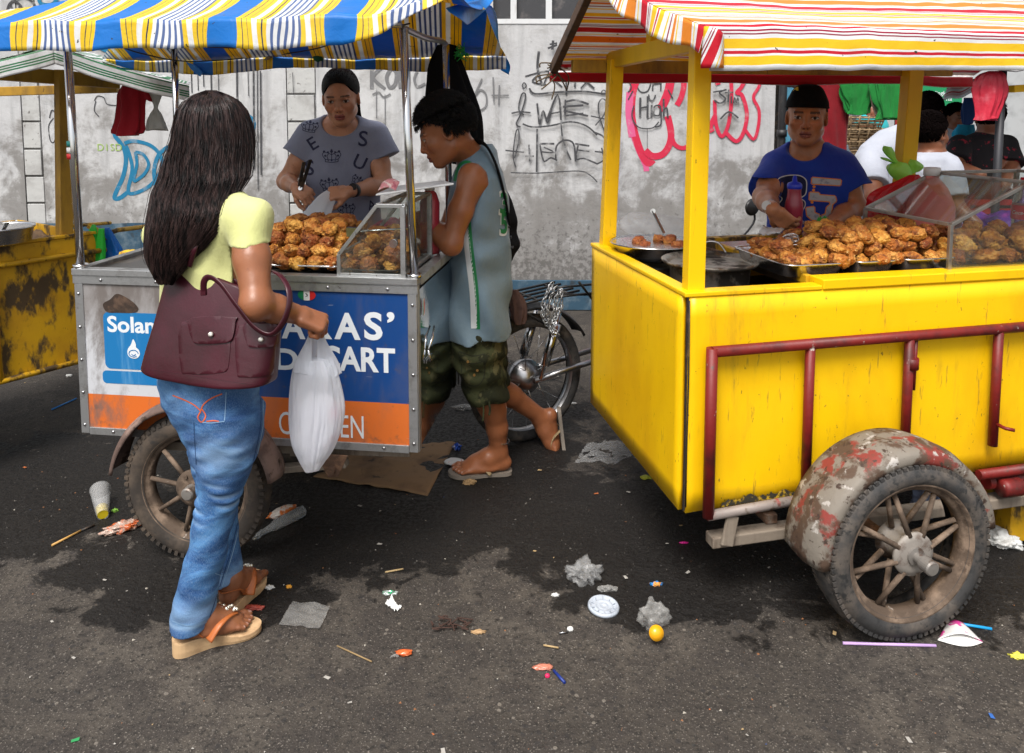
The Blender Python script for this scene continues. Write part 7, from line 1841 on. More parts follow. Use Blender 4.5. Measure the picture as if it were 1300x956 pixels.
# red shirt and tied bag under the green canopy
rdm=fabric('dark red cotton',(.33,.008,.018),(.20,.004,.010))
rs=pxloft('red_shirt',[(106,168,10),(112,168,15),(122,167,17),(135,166,16),(150,165,17),(164,163,19),(171,162,18)],3.5,rdm,None,.35,6,.14,2,n=56,label='small dark red shirt hanging under the green striped canopy',cat='shirt')
pxloft('sleeve',[(112,183,4),(120,187,6),(128,190,5)],3.5,rdm,rs,.5,4,.1,1,tilt=-.3)
gyf=thin_plastic('grey white film',(.42,.41,.38),.85,.4,22,.8)
pxloft('tied_bag',[(110,198,9),(118,198,8),(128,198,5),(137,198,2.5),(145,198,7),(156,198,11),(165,199,13)],3.5,gyf,None,.4,5,.16,4,label='knotted grey plastic bag hanging beside the small dark red shirt',cat='plastic bag')
# loose wires under the blue canopy
def wire(pts,r_,label,m=None):
    mb=MB(); mb.tube(catmull([P(*q) for q in pts],8),r_,6); tag(mb.build('wire',m or M['blackpl'],None),label,'wire')
wire([(146,56,3.0),(180,68,3.1),(240,78,3.3),(330,72,3.4),(400,62,3.2),(450,45,2.9),(520,30,2.6)],.003,'thin black wire sagging under the blue and yellow canopy')
tk=P(345,72,3.38); pxloft('rag',[(64,353,3),(70,345,4),(76,338,3)],3.38,mat('beige rag',(.30,.25,.18),.9),None,.6,4,.1,1,label='beige rag tied to the rear canopy bar',cat='rag')

# ================================================================ yellow cart goods
zy=ZT2
def lyp(px,py,z): return Myi@G(px,py,z)
def xf(px,ly_=.06,z=1.0):          # local x on the line y=ly_ at height z seen at column px
    d=Myi.to_3x3()@ray(px,300); o=Myi@Vector((0,0,CAMH)); t_=(ly_-o.y)/d.y; return (o+d*t_).x
T1=(xf(1003),xf(1084)); T2=(xf(1092),xf(1147)); T3=(xf(1153),xf(1222))
for (a,b_),lb_ in ((T1,'leftmost of the three metal trays along the front of the yellow cart'),(T2,'middle of the three metal trays along the front of the yellow cart'),(T3,'metal tray under the slanted glass of the large display case')): tray(My,YAW2,a,b_-.004,.070,.42,zy+.008,.044,lb_)
gl='golden fried chicken piece heaped on the metal trays of the yellow cart'; gg='fried chicken heaped on the trays of the yellow cart'
pile(My,T1[0]+.035,T1[1]-.01,.10,.30,zy+.034,2,gl,gg,11,.95,.050)
pile(My,T1[1]+.01,T3[0]-.01,.10,.42,zy+.034,3,gl,gg,12,.98,.052,inset=.35)
pile(My,T3[0]+.01,T3[1]-.02,.105,.44,zy+.034,3,gl,gg,13,1.02,.054,inset=.25)
pile(My,T3[1]+.03,1.58,.12,.40,zy+.010,2,'large golden fried chicken piece in the right part of the large display case','fried chicken in the right part of the large display case',14,1.35,.075,inset=.3)
# wok with red chicken, ladle
wk=Vector(P(830,302,2.95)); 
wo=thing('wok','shallow aluminium wok with red fried chicken at the cart corner post','wok',(wk.x,wk.y,ZT2-.035))
mb=MB(); mb.lathe([(0,.0),(.08,.006),(.13,.035),(.158,.070),(.164,.074),(.162,.069)],(0,0,0),48); mb.build('wok_bowl',M['tray'],wo,solid=.003)
Mw=Matrix.Translation(wo.location)
pile(Mw,-.07,.08,-.07,.05,.022,2,'red-brown fried chicken piece in the shallow wok','red-brown fried chicken in the wok',21,.9,.045,meshes=NUGD)
mb=MB(); mb.bar(P(843,296,2.98),P(829,268,3.02),.013,.004); mb.cyl(P(829,268,3.015),P(829,268,3.025),.010,14); tag(mb.build('spatula',M['chrome'],None),'steel spatula handle standing up from the shallow wok','spatula')
sbt=mat('basin steel',(.30,.30,.31),.35,.9,[((.08,.07,.06),12,.5,.7)])
mb=MB(); mb.lathe([(0,0),(.12,0),(.13,.02),(.135,.12),(.14,.12)],(0,0,0),40); o=mb.build('cooking_pot',sbt,None,solid=.002); o.location=(wk.x+.02,wk.y+.03,ZT2-.165); tag(o,'dull steel pot underneath the shallow wok','pot')
# blackened pot with tilted rim
pt_=P(903,335,2.64); pot=thing('cooking_pot','soot blackened pot with bent wire handle behind the front corner post','pot',(pt_.x,2.66,ZT2-.085))
sot=mat('soot blackened aluminium',(.34,.31,.27),.4,.7,[((.03,.024,.02),9,.44,.58,None,.95,.7),((.12,.07,.035),16,.55,.68)],[(24,.4,.004)])
mb=MB(); mb.lathe([(0,0),(.115,.0),(.128,.012),(.132,.03),(.134,.095),(.160,.112),(.164,.110),(.156,.100),(.128,.094)],(0,0,0),56); mb.build('pot_body',sot,pot,solid=.002)
mb=MB(); mb.lathe([(0,.078),(.128,.078)],(0,0,0),40); mb.build('sauce',mat('dark oily sauce',(.05,.02,.01),.08,0,[((.35,.30,.26),14,.55,.7)],spec=.8),pot)
mb=MB(); mb.tube(catmull([(.150,-.05,.105),(.185,-.04,.112),(.20,.0,.115),(.185,.05,.112),(.150,.06,.105)],6),.004,8); mb.build('pot_handle',M['steel'],pot); mb=MB(); mb.tube(catmull([(.0,.150,.11),(.03,.175,.14),(.07,.16,.14),(.09,.13,.11)],6),.004,8); mb.build('pot_handle',M['steel'],pot)
# clear film over the wok
pxloft('plastic_bag',[(270,812,12),(276,825,34),(286,838,50),(296,846,48),(306,850,36)],3.10,thin_plastic('clear film',(.75,.77,.8),.25,.2,14,.8),None,.4,6,.10,2,label='clear film bag slumped behind the shallow wok',cat='plastic bag')
# whisk and black tray
mb=MB(); Mq=My; mb=MB(); mb.bb(-.16,-.20,0,.16,.20,.012); o=mb.build('griddle_tray',mat('greasy black tray',(.05,.045,.04),.2,.6,[((.22,.20,.17),9,.5,.72)]),None,bevel=.004); o.location=My@Vector((.60,.50,ZT2+.006)); o.rotation_euler=(0,0,YAW2); tag(o,'greasy dark sheet tray behind the leftmost chicken tray','tray')
wh=thing('whisk','steel whisk with a grey handle lying on the greasy tray','whisk',P(990,303,2.75))
a=P(955,308,2.72); b_=P(990,304,2.70); c=P(1014,305,2.68)
mb=MB(); mb.tube([a,a.lerp(b_,.5),b_],[.008,.009,.006],10); mb.build('whisk_handle',mat('grey handle',(.15,.15,.15),.35,.6),wh,world=True)
d=(c-b_); 
for k in range(5):
    an=math.pi*k/5; s_=Vector((0,math.cos(an),math.sin(an)))*.022
    mb=MB(); mb.tube(catmull([b_,b_+d*.35+s_*.8,b_+d*.8+s_,b_+d*1.05,b_+d*.8-s_,b_+d*.35-s_*.8,b_],6),.0016,5); mb.build('whisk_wire',M['chrome'],wh,world=True)
wsh=quadsheet('paper_sheet',[P(962,296,2.95),P(990,296,2.90),P(996,290,3.05),P(968,287,3.05)],M['white'],'small white tray liner lying by the whisk','paper',.01)
# squeeze bottle in his hand
bz=ZT2+.010; bx=P(1008,260,3.10)
sq_=thing('squeeze_bottle','dark pink squeeze bottle with blue cap held by the capped vendor','bottle',(bx.x,bx.y,bz+.03))
k_=1.0
mb=MB(); pf=[(0,0),(.030,0),(.034,.008)]+[(.034+.0015*math.sin(i*1.6),.012+i*.008) for i in range(9)]+[(.034,.088),(.036,.10),(.034,.125),(.028,.150),(.0255,.168),(.026,.180),(.026,.186)]
mb.lathe(pf,(0,0,0),32); mb.build('bottle_body',mat('dark pink squeeze plastic',(.26,.022,.045),.35,0,[((.36,.05,.07),5,.45,.7)],spec=.5,coat=.2),sq_)
mb=MB(); mb.lathe([(.0275,.183),(.029,.188),(.029,.200),(.024,.207),(.010,.212),(.007,.232),(.003,.236),(0,.237)],(0,0,0),28); mb.build('cap',mat('blue cap',(.01,.03,.45),.35),sq_)
# gallon of pink juice, red bag with green knot, cola bottle
jb=P(1180,290,2.98); jug=thing('plastic_jug','large round jug of pink sauce with white cap inside the large display case view','jug',(jb.x,jb.y,ZT2+.0))
mb=MB(); mb.lathe([(0,0),(.068,0),(.074,.01),(.075,.15),(.071,.165),(.050,.215),(.024,.245),(.021,.26)],(0,0,0),36); mb.build('jug_body',mat('cloudy pink plastic',(.78,.20,.19),.3,0,[((.82,.40,.36),4,.4,.7)],sss=.1,coat=.2),jug); jug.scale=(1.12,1.12,1.12)
mb=MB(); mb.lathe([(.0,.283),(.025,.283),(.027,.278),(.027,.256),(.0,.256)],(0,0,0),28); mb.build('cap',M['white'],jug); jug['label']='large jug of pink sauce with a white cap behind the slanted glass'
rdf=thin_plastic('shiny red film',(.62,.008,.02),.90,.2,13,.9,.5)
pxloft('plastic_bag',[(222,1160,6),(229,1154,16),(238,1147,26),(248,1141,32),(258,1138,34),(270,1136,34),(286,1134,31)],3.16,rdf,None,.4,5,.09,5,n=110,crease=.22,label='shiny red plastic bag slumped against the pink sauce jug',cat='plastic bag',tilt=.08)
gm2=thin_plastic('lime green film',(.42,.85,.14),.92,.25,16,.6,.6)
kt=thing('bag_knot','lime green plastic bag knotted round the rear yellow post','plastic bag',P(1150,215,3.36))
for rws in ([(186,1127,5),(192,1128,7),(200,1132,5),(208,1140,3)],[(200,1122,4),(204,1128,8),(208,1138,5),(212,1145,3)],[(206,1145,6),(212,1142,14),(220,1142,16),(228,1144,10),(231,1146,4)],[(203,1160,4),(209,1163,9),(215,1162,7),(220,1156,4)]):
    pxloft('bag_lobe',rws,3.30,gm2,kt,.7,4,.10,rws[0][0],tilt=-.2)
# clear cola bottle seen through the glass
cb=P(1297,300,3.02); cbt=thing('soda_bottle','clear soda bottle with a red white-lettered label at the right edge','bottle',(cb.x,cb.y,ZT2))
clr=mat('clear bottle plastic',(.85,.88,.88),.08,0,trans=.9,ior=1.3); mb=MB(); mb.lathe([(0,0),(.036,0),(.040,.01),(.040,.06),(.037,.10),(.040,.16),(.034,.20),(.016,.245),(.014,.26)],(0,0,0),28); mb.build('bottle_body',clr,cbt)
rl=mat('red bottle label',(.55,.01,.03),.4); mb=MB(); mb.lathe([(.0412,.115),(.0412,.17)],(0,0,0),28,cap=False); lab_=mb.build('label',rl,cbt)
mb=MB(); mb.lathe([(0,.275),(.015,.275),(.016,.258),(0,.257)],(0,0,0),20); mb.build('cap',rl,cbt)
mb=MB(); mb.lathe([(0,.004),(.037,.006),(.038,.04),(0,.04)],(0,0,0),24); mb.build('drink',mat('yellow green drink',(.35,.38,.02),.1,trans=.3),cbt)
t=fit2d(text2d('Coca-Cola',1,.01,shear=.3),w=.085); 
vt=[]; 
for x,y in t[0]: a=-math.pi/2-.55+x/.0425; vt.append((.0420*math.cos(a),.0420*math.sin(a),.142+y))
mesh_obj('lettering',vt,t[1],sg_w,lab_)
quadsheet('lettuce_leaf',[P(1035,285,2.9),P(1050,283,2.88),P(1052,278,2.95),P(1038,276,2.95)],mat('green wrapper',(.02,.28,.04),.4),'small green wrapper beside the heaped chicken on the yellow cart','wrapper',.02)

# ================================================================ parked motorcycle behind the jersey man
md_=Vector((.86,.51,0)); mc0=P(668,462,3.48); mz=.30
mo=thing('motorcycle','parked motorcycle with wire wheel and chained rear rack between the carts','motorcycle',(mc0.x,3.48,0),math.atan2(md_.y,md_.x))
def wirewheel(parent,x,R_=.295):
    wt=bpy.data.objects.new('wheel',None); COL.objects.link(wt); wt.parent=parent; wt.location=(x,0,R_)
    Rm=Matrix(((1,0,0),(0,0,1),(0,-1,0)))
    mb=MB(); pf=[(R_-.035+.034*math.cos(-2.3+4.6*i/14),.036*math.sin(-2.3+4.6*i/14)) for i in range(15)]; mb.lathe(pf,(0,0,0),60,Rm,cap=False); mb.build('tyre',M['tyre'],wt)
    mb=MB(); r0=R_-.052; mb.lathe([(r0+.004,.025),(r0+.010,.030),(r0+.008,.022),(r0-.008,.014),(r0-.008,-.014),(r0+.008,-.022),(r0+.010,-.03)],(0,0,0),60,Rm,cap=False); mb.build('rim',M['steel'],wt)
    for k in range(20):
        a=2*math.pi*k/20; b=a+(.45 if k%2 else -.45); y=.03 if (k//2)%2 else -.03
        mb=MB(); mb.tube([(.05*math.cos(b),y,.05*math.sin(b)),(r0*math.cos(a),0,r0*math.sin(a))],.0016,5); mb.build('spoke',M['chrome'],wt)
    mb=MB(); mb.lathe([(0,.05),(.055,.05),(.075,.04),(.082,.02),(.082,.0),(.06,-.01),(.045,-.04),(0,-.045)],(0,0,0),36,Rm); mb.build('brake_drum',M['steel'],wt)
    return wt
wirewheel(mo,0); wirewheel(mo,1.15)
mb=MB(); mb.tube([(.0,-.065,.30),(.42,-.06,.34)],.014,8); mb.tube([(.0,.065,.30),(.42,.06,.34)],.014,8); mb.build('swingarm',M['steel'],mo)
for y in (-.09,.09):
    mb=MB(); mb.tube([(.02,y,.31),(.12,y,.60)],.010,8); mb.tube([(.04,y,.37),(.105,y,.55)],.022,10); mb.build('shock_absorber',M['chrome'],mo)
fender(mo,(0,0,.295),.335,30,140,-.055,.055,M['blackpl'],.01)
S=Sdf(); S.cone((.10,0,.66),(.62,0,.64),.075,.10,.03); S.cone((.62,0,.62),(.85,0,.72),.11,.09,.04); S.cone((.85,0,.6),(1.02,0,.75),.07,.05,.03); S.ell((.55,0,.38),(.20,.12,.14),.04); V,F=sdf_mesh(S,.012); 
np_obj('bike_body',V,F,mat('dark red bike paint',(.18,.01,.012),.3,coat=.5),mo)
mb=MB(); mb.tube([(1.02,0,.80),(1.15,0,.30)],.022,8); mb.tube(catmull([(.98,-.30,.80),(1.0,-.15,.79),(1.0,0,.78),(1.0,.15,.79),(.98,.30,.80)],4),.012,8); mb.build('fork',M['steel'],mo)
mb=MB()
for y in (-.10,-.05,0,.05,.10): mb.tube([(-.16,y,.66),(.22,y,.69)],.006,6)
for x in (-.16,.0,.16): mb.tube([(x,-.10,.66+.075*(x+.16)),(x,.10,.66+.075*(x+.16))],.006,6)
mb.tube([(-.12,-.10,.66),(.10,-.09,.52)],.006,6); mb.tube([(-.12,.10,.66),(.10,.09,.52)],.006,6); 
mb.build('rear_rack',M['blackpl'],mo)
rk=thing('luggage_rack','black wire rack bars sticking out from behind the yellow cart','rack',P(722,370,3.40))
for a,b_ in (((697,374),(752,374)),((697,366),(752,361)),((700,378),(752,372)),((735,358),(752,380)),((697,366),(697,378))):
    mb=MB(); mb.tube([P(*a,3.42),P(*b_,3.50)],.0055,6); mb.build('rack_bar',M['blackpl'],rk,world=True)
# chain
chn=thing('chain','loose steel chain draped over the black wire rack','chain',P(702,395,3.38)); r=random.Random(9)
lk=catmull([P(700,362,3.39),P(692,378,3.38),P(689,398,3.375),P(696,412,3.37),P(703,400,3.37),P(706,380,3.38),P(712,370,3.38),P(712,388,3.37),P(706,402,3.365),P(699,418,3.36),P(707,424,3.36),P(696,402,3.36),P(697,385,3.365),P(704,366,3.37)],4)
for i,p in enumerate(lk):
    t=(lk[min(i+1,len(lk)-1)]-lk[max(i-1,0)]).normalized(); t=(t+Vector((r.uniform(-.4,.4),r.uniform(-.3,.3),r.uniform(-.4,.4)))).normalized(); s_=t.cross(Vector((r.uniform(-1,1),r.uniform(-1,1),r.uniform(-1,1)))).normalized()
    L=.017;w_=.009
    mb=MB(); mb.tube([p+t*L*math.cos(a*math.pi/5)+s_*w_*math.sin(a*math.pi/5) for a in range(10)],.0026,5,closed=True); mb.build('chain_link',M['alu'],chn,world=True)
pxloft('rag',[(368,652,5),(378,655,9),(390,658,10),(402,659,9),(412,660,6)],3.32,mat('brown rag',(.10,.055,.045),.9,0,[((.05,.025,.02),12,.45,.65)],[(20,.6,.01)]),None,.5,6,.2,3,label='brown rag hanging over the motorcycle wheel',cat='rag')
mm=wm(mo).inverted()@P(955,263,4.02)
mb=MB(); mb.lathe([(0,-.012),(.035,-.010),(.045,0),(.040,.006),(0,.008)],(0,0,0),28,Matrix(((1.15,0,0),(0,0,1),(0,-1,0)))); o=mb.build('mirror',M['blackpl'],mo); o.location=mm
mb=MB(); mb.tube(catmull([mm,mm+Vector((.02,.01,-.09)),Vector((1.0,-.22,.79))],5),.006,6); mb.build('mirror_stem',M['blackpl'],mo)
# ================================================================ market street seen past the yellow cart
def person_simple(label,head,R,Yc,rowsT,shirt,tone,loc,hairn=1500,arm=None,name_hair=True,armr=.045,angT=0,hairL=.02,legs=True,h=.009,cat='man',pants=None,male=True,hm=None,front=.055):
    t=thing('person',label,cat,loc); f=Fig(tone)
    f.head(head,R,1.0,male); nb=A3(P(rowsT[0][1],rowsT[0][0]+3,Yc)); f.neck(head,R,nb,.05)
    f.s.loft(rows([(a,b,Yc,c_*.92,d_*.92) for a,b,c_,d_ in rowsT],angT),.03)
    zb=P(650,rowsT[-1][0],Yc).z; bx=P(rowsT[-1][1],rowsT[-1][0],Yc).x
    if arm:
        for pts in arm: f.s.chain([A3(q) for q in pts[0]],pts[1],.02)
    if legs:
        for q in (-1,1): f.s.chain([(bx+q*.09,Yc,zb),(bx+q*.1,Yc,.45),(bx+q*.1,Yc,.08)],[.09,.055,.04],.03); f.s.ell((bx+q*.1,Yc-.06,.03),(.04,.12,.03),.02)
    f.fine=[]
    f.build('body',t,min(h,.006) if Yc<5.5 else h)
    S=Sdf(); S.loft(rows([(a,b,Yc,c_,d_) for a,b,c_,d_ in rowsT],angT),.03)
    if arm:
        for pts in arm:
            if len(pts)>2 and pts[2]:
                a,b=A3(pts[0][0]),A3(pts[0][1]); e=a+(b-a)*pts[2]; S.cone(a,e,pts[1][0]+.016,pts[1][0]+.022,.03); S.cut(e,b-a,(e+(b-a)*.2,.11))
    S.warp(cloth_noise(0,.006,.7,loc[0]*3,.1)); sdf_obj('tee_shirt',S,h,shirt,t)
    if legs:
        S=Sdf(); 
        for q in (-1,1): S.cone((bx+q*.09,Yc,zb+.05),(bx+q*.1,Yc,.3),.12,.085,.03)
        sdf_obj('trousers',S,.014,pants or bpy.data.materials['dark trousers cloth'],t)
    if hairn: short_hair(head,R,1.0,t,n=hairn,L=hairL,comb=(0,.4,-.4),front=front,low=-.05,mess=.3,thick=.0022,seed=int(loc[1]*10),m=HBASE); scalp(None,A3(head),R,1.0,t,low=-.045,front=front-.005)
    return t
wts=fabric('white cotton tee',(.40,.42,.48),(.31,.33,.39)); 
Fh=pz(1181,170,4.2); person_simple('man in white tee seen in profile facing right beyond the yellow cart post',Fh,frame(math.radians(-62),-.05,0),4.2,[(192,1182,.08,.07),(200,1184,.17,.10),(215,1184,.20,.12),(250,1184,.19,.13),(330,1184,.19,.13)],wts,(.20,.075,.038),(P(1184,0,4.2).x,4.2,0),2600,arm=[([P(1205,215,4.15),P(1212,262,4.1),P(1240,285,4.0)],[.055,.045,.03],.75)],angT=.5)
Eh=pz(1178,143,4.75); person_simple('man in white tee bending forward with his back turned beside the red hanging cloth',Eh,frame(math.radians(-50),-.4,0),4.6,[(157,1158,.07,.06),(166,1148,.15,.10),(185,1135,.20,.13),(215,1122,.22,.15),(250,1115,.22,.15),(330,1112,.22,.15)],wts,(.20,.075,.038),(P(1125,0,4.6).x,4.6,0),1800,arm=[([P(1105,205,4.5),P(1110,250,4.3),P(1140,270,4.2)],[.06,.05,.03],.7)],angT=.2)
lt=fit2d(text2d('STAFF',1,.02),w=.17)
ob=bpy.data.objects.new('x',None); bpy.data.objects.remove(ob)
Gh=pz(1214,150,6.2); person_simple('smiling man in white shirt standing farther back near the striped awning',Gh,frame(math.pi+.2,0,0),6.2,[(163,1214,.07,.06),(168,1214,.15,.10),(185,1214,.19,.12),(260,1214,.19,.12)],wts,(.22,.085,.045),(P(1214,0,6.2).x,6.2,0),1200,arm=[([P(1198,175,6.2),P(1195,210,6.1),P(1203,230,6.0)],[.055,.045,.03],.6),([P(1230,175,6.2),P(1235,210,6.1),P(1240,230,6.0)],[.055,.045,.03],.6)])
flor=mat('black fabric with red flowers',(.010,.008,.010),.85,0,[((.28,.015,.03),22,.60,.63),((.12,.02,.10),30,.66,.69)])
Hh=pz(1256,150,5.0); person_simple('person in black floral top with back turned under the red hanging plastic',Hh,frame(math.radians(-20),-.2,0),5.0,[(168,1254,.07,.06),(176,1250,.16,.10),(190,1246,.20,.13),(215,1242,.20,.14),(270,1242,.20,.14)],flor,(.22,.085,.045),(P(1245,0,5.0).x,5.0,0),1600,arm=[([P(1218,185,4.95),P(1214,212,4.8),P(1245,222,4.6)],[.055,.047,.032],.8),([P(1278,185,5.0),P(1284,215,4.9),P(1275,235,4.7)],[.055,.045,.032],.8)],cat='woman',male=False,hairL=.05)
tq=fabric('turquoise cotton',(.02,.36,.40),(.01,.28,.32)); 
Th=pz(1107,140,9.0); person_simple('distant person in turquoise top near the wicker baskets',Th,frame(math.pi-.4,0,0),9.0,[(147,1106,.07,.06),(150,1106,.16,.10),(160,1105,.20,.13),(178,1105,.20,.14)],tq,(.22,.085,.045),(P(1106,0,9.0).x,9.0,0),500,h=.016,arm=[([P(1098,153,9),P(1097,165,8.9),P(1103,170,8.8)],[.055,.045,.03],.6)])
# hanging clothes
pxloft('hanging_cloth',[(88,1052,18),(100,1053,21),(125,1054,21),(150,1055,20),(175,1056,18),(196,1057,17)],4.05,fabric('dark crimson cloth',(.20,.006,.012),(.11,.004,.008)),None,.25,7,.14,1,n=64,label='long dark crimson cloth hanging behind the capped vendor',cat='cloth')
pxloft('hanging_cloth',[(88,1018,20),(98,1018,24),(108,1020,22),(114,1024,14)],4.15,fabric('grey brown cloth',(.14,.10,.10),(.09,.07,.07)),None,.3,5,.12,2,label='short grey brown cloth hung above the capped vendor head',cat='cloth')
grm=fabric('green cotton',(.012,.20,.035),(.006,.11,.02))
pxloft('green_shirt',[(88,1088,15),(98,1091,18),(112,1092,20),(126,1091,18),(138,1089,14),(145,1090,13)],4.0,grm,None,.22,5,.22,2,n=90,crease=.35,label='left one of the two green shirts hung under the orange canopy',cat='shirt')
pxloft('green_shirt',[(88,1128,15),(98,1130,17),(112,1131,18),(130,1130,17),(142,1130,14),(151,1130,14)],3.95,grm,None,.22,5,.22,5,n=90,crease=.35,label='right one of the two green shirts hung under the orange canopy',cat='shirt')
pxloft('beige_sash',[(92,1110,4),(110,1111,6),(130,1113,7),(148,1116,5)],3.98,fabric('beige cloth',(.36,.27,.22)),None,.3,4,.1,1,label='beige cloth strip between the two green shirts',cat='cloth')
rpl=mat('pinkish red plastic sheet',(.60,.03,.06),.35,0,[((.70,.16,.20),7,.5,.7)],[(14,.6,.012)])
pxloft('red_plastic',[(90,1262,6),(96,1258,15),(110,1256,19),(128,1255,18),(145,1252,14),(152,1252,14)],4.45,rpl,None,.2,5,.15,3,n=80,crease=.3,label='folded pinkish red plastic hanging beside the dark metal pole',cat='plastic sheet')
pxloft('blue_cloth',[(124,1232,8),(136,1231,10),(148,1230,9),(158,1228,6)],4.9,fabric('navy blue cloth',(.01,.04,.14)),None,.4,5,.12,2,label='navy blue cloth hanging below the small striped awning',cat='cloth')
pxloft('blue_cloth',[(158,1226,10),(168,1223,13),(176,1219,9)],5.2,fabric('sky blue cloth',(.02,.30,.50)),None,.4,5,.12,2,label='sky blue cloth bundled beside the black floral top',cat='cloth')
# striped awning end
st=stripe_mat('white and red striped awning',[(.05,WH),(.008,RD),(.012,WH),(.008,RD),(.02,WH),(.03,RD)],.128,1,.5)
a,b_,c,d=P(1196,128,5.6),P(1242,116,5.2),P(1242,100,5.4),P(1202,112,5.9)
v,f_,uv=grid(lambda u,v:(a*(1-u)+b_*u)*(1-v)+(d*(1-u)+c*u)*v+Vector((0,0,.01*math.sin(u*9))),14,8)
aw=mesh_obj('awning',v,f_,st,smooth=True,uvs=[(u_,v_*.26) for u_,v_ in uv]); aw.modifiers.new('s','SOLIDIFY').thickness=.006; tag(aw,'small white and red striped awning corner beyond the yellow cart','awning')
# neighbour stall: pole, roof, table with purple goods
ns=thing('market_stall','market stall with dark metal pole, grey sheet roof and purple goods at right','stall',P(1278,300,4.5)); ns.location.z=0
mb=MB(); mb.cyl((P(1278,0,4.5).x,4.5,0),(P(1278,0,4.5).x,4.5,1.80),.022,12); mb.build('pole',mat('dark chipped pole',(.035,.035,.04),.5,.3,[((.32,.24,.17),9,.60,.66)]),ns,world=True)
mb=MB(); mb.bar(P(1284,113,4.5),P(1330,110,4.6),.04,.04); mb.build('roof_beam',M['ywood'],ns,world=True)
gry=mat('grey sheet roofing',(.28,.28,.29),.6,0,[((.16,.15,.15),4,.45,.7)]); 
mb=MB(); q=[Vector((2.35,4.35,1.72)),Vector((4.6,4.35,1.75)),Vector((4.6,6.6,1.95)),Vector((2.55,6.6,1.93))]; v,f_,_=grid(lambda u,v:(q[0]*(1-u)+q[1]*u)*(1-v)+(q[3]*(1-u)+q[2]*u)*v+Vector((0,0,.015*math.sin(u*60))),60,6); mb.add(v,f_,True); mb.build('roof_sheet',gry,ns,world=True,solid=.008)
for x,y in ((4.5,4.45),(4.5,6.5),(2.62,6.5)): mb=MB(); mb.cyl((x,y,0),(x,y,1.85),.02,8); mb.build('pole',M['darkiron'],ns,world=True)
mb=MB(); mb.bb(2.25,4.0,.72,3.9,4.7,.76); mb.build('table_top',M['darkwood'],ns,world=True)
for x,y in ((2.3,4.05),(3.85,4.05),(2.3,4.65),(3.85,4.65)): mb=MB(); mb.bb(x-.02,y-.02,0,x+.02,y+.02,.72); mb.build('leg',M['darkwood'],ns,world=True)
pur=mat('purple shiny cloth',(.07,.012,.16),.4,0,[((.20,.03,.20),8,.5,.66),((.02,.006,.05),14,.5,.66)],[(20,.7,.02)])
r=random.Random(12)
for k in range(9):
    x=2.35+.18*k; o=lump('bundle',(x,4.35+r.uniform(-.1,.1),.84+r.uniform(0,.03)),(.13,.18,.10),pur,k,.3); tag(o,'purple cloth bundle on the market stall table','bundle','purple bundles on the market stall table')
redc=[('crate','red plastic crate stacked beside the dark metal pole',(.42,.012,.02),(3.02,5.2,.0),(.5,.4,1.05)),('crate','blue plastic crate beneath the red one by the pole',(.01,.06,.30),(3.02,5.3,.0),(.54,.36,.62))]
mb=MB()
def crate(loc,size,c_,label):
    w_,d_,h_=size; mb=MB(); x,y,z=loc
    for zz in np.arange(z,z+h_-.02,.055): 
        mb.bb(x-w_/2,y-d_/2,zz,x+w_/2,y-d_/2+.01,zz+.035); mb.bb(x-w_/2,y+d_/2-.01,zz,x+w_/2,y+d_/2,zz+.035); mb.bb(x-w_/2,y-d_/2+.0101,zz,x-w_/2+.01,y+d_/2-.0101,zz+.035); mb.bb(x+w_/2-.01,y-d_/2+.0101,zz,x+w_/2,y+d_/2-.0101,zz+.035)
    for sx in (-1,1):
        for sy in (-1,1): mb.bb(x+sx*(w_/2-.012),y+sy*(d_/2-.012),z,x+sx*(w_/2+.004),y+sy*(d_/2+.004),z+h_)
    tag(mb.build('crate',mat(label,c_,.4),None),label,'crate')
crate((3.05,5.0,.02),(.5,.4,.30),(.01,.05,.28),'blue slatted crate at the bottom of the stack near the dark pole')
crate((3.05,5.0,.33),(.5,.4,.30),(.40,.012,.02),'red slatted crate in the middle of the stack near the dark pole')
crate((3.05,5.0,.64),(.5,.4,.30),(.42,.02,.02),'red slatted crate on top of the stack near the dark pole')
# wicker baskets
wkm=mat('tan wicker',(.36,.25,.14),.8,0,[((.14,.09,.05),30,.45,.6)],[(50,.5,.006)])
for k in range(4):
    c_=P(1080,186-k*15,7.4); mb=MB()
    for j in range(5): mb.lathe([(.24+.012*j,.0+j*.032),(.252+.012*j,.008+j*.032),(.24+.012*j,.018+j*.032)],(0,0,0),30,cap=False)
    for j in range(22): a=2*math.pi*j/22; mb.tube([(.245*math.cos(a),.245*math.sin(a),0),(.30*math.cos(a),.30*math.sin(a),.15)],.007,5)
    o=mb.build('wicker_basket',wkm,None); o.location=(c_.x,7.4,max(0,.0)+.95+k*.11-.0); 
    tag(o,['bottom','second','third','top'][k]+' basket of the stacked tan wicker baskets in the market','basket','stacked wicker baskets')
mb=MB(); mb.bb(-.5,-.35,.90,.5,.35,.945); 
for sx in (-1,1):
    for sy in (-1,1): mb.bb(sx*.44-.03,sy*.3-.03,0,sx*.44+.03,sy*.3+.03,.899)
o=mb.build('market_table',M['yold'],None,bevel=.004); o.location=(P(1090,0,7.4).x,7.4,0); tag(o,'yellow wooden table carrying the wicker baskets','table')
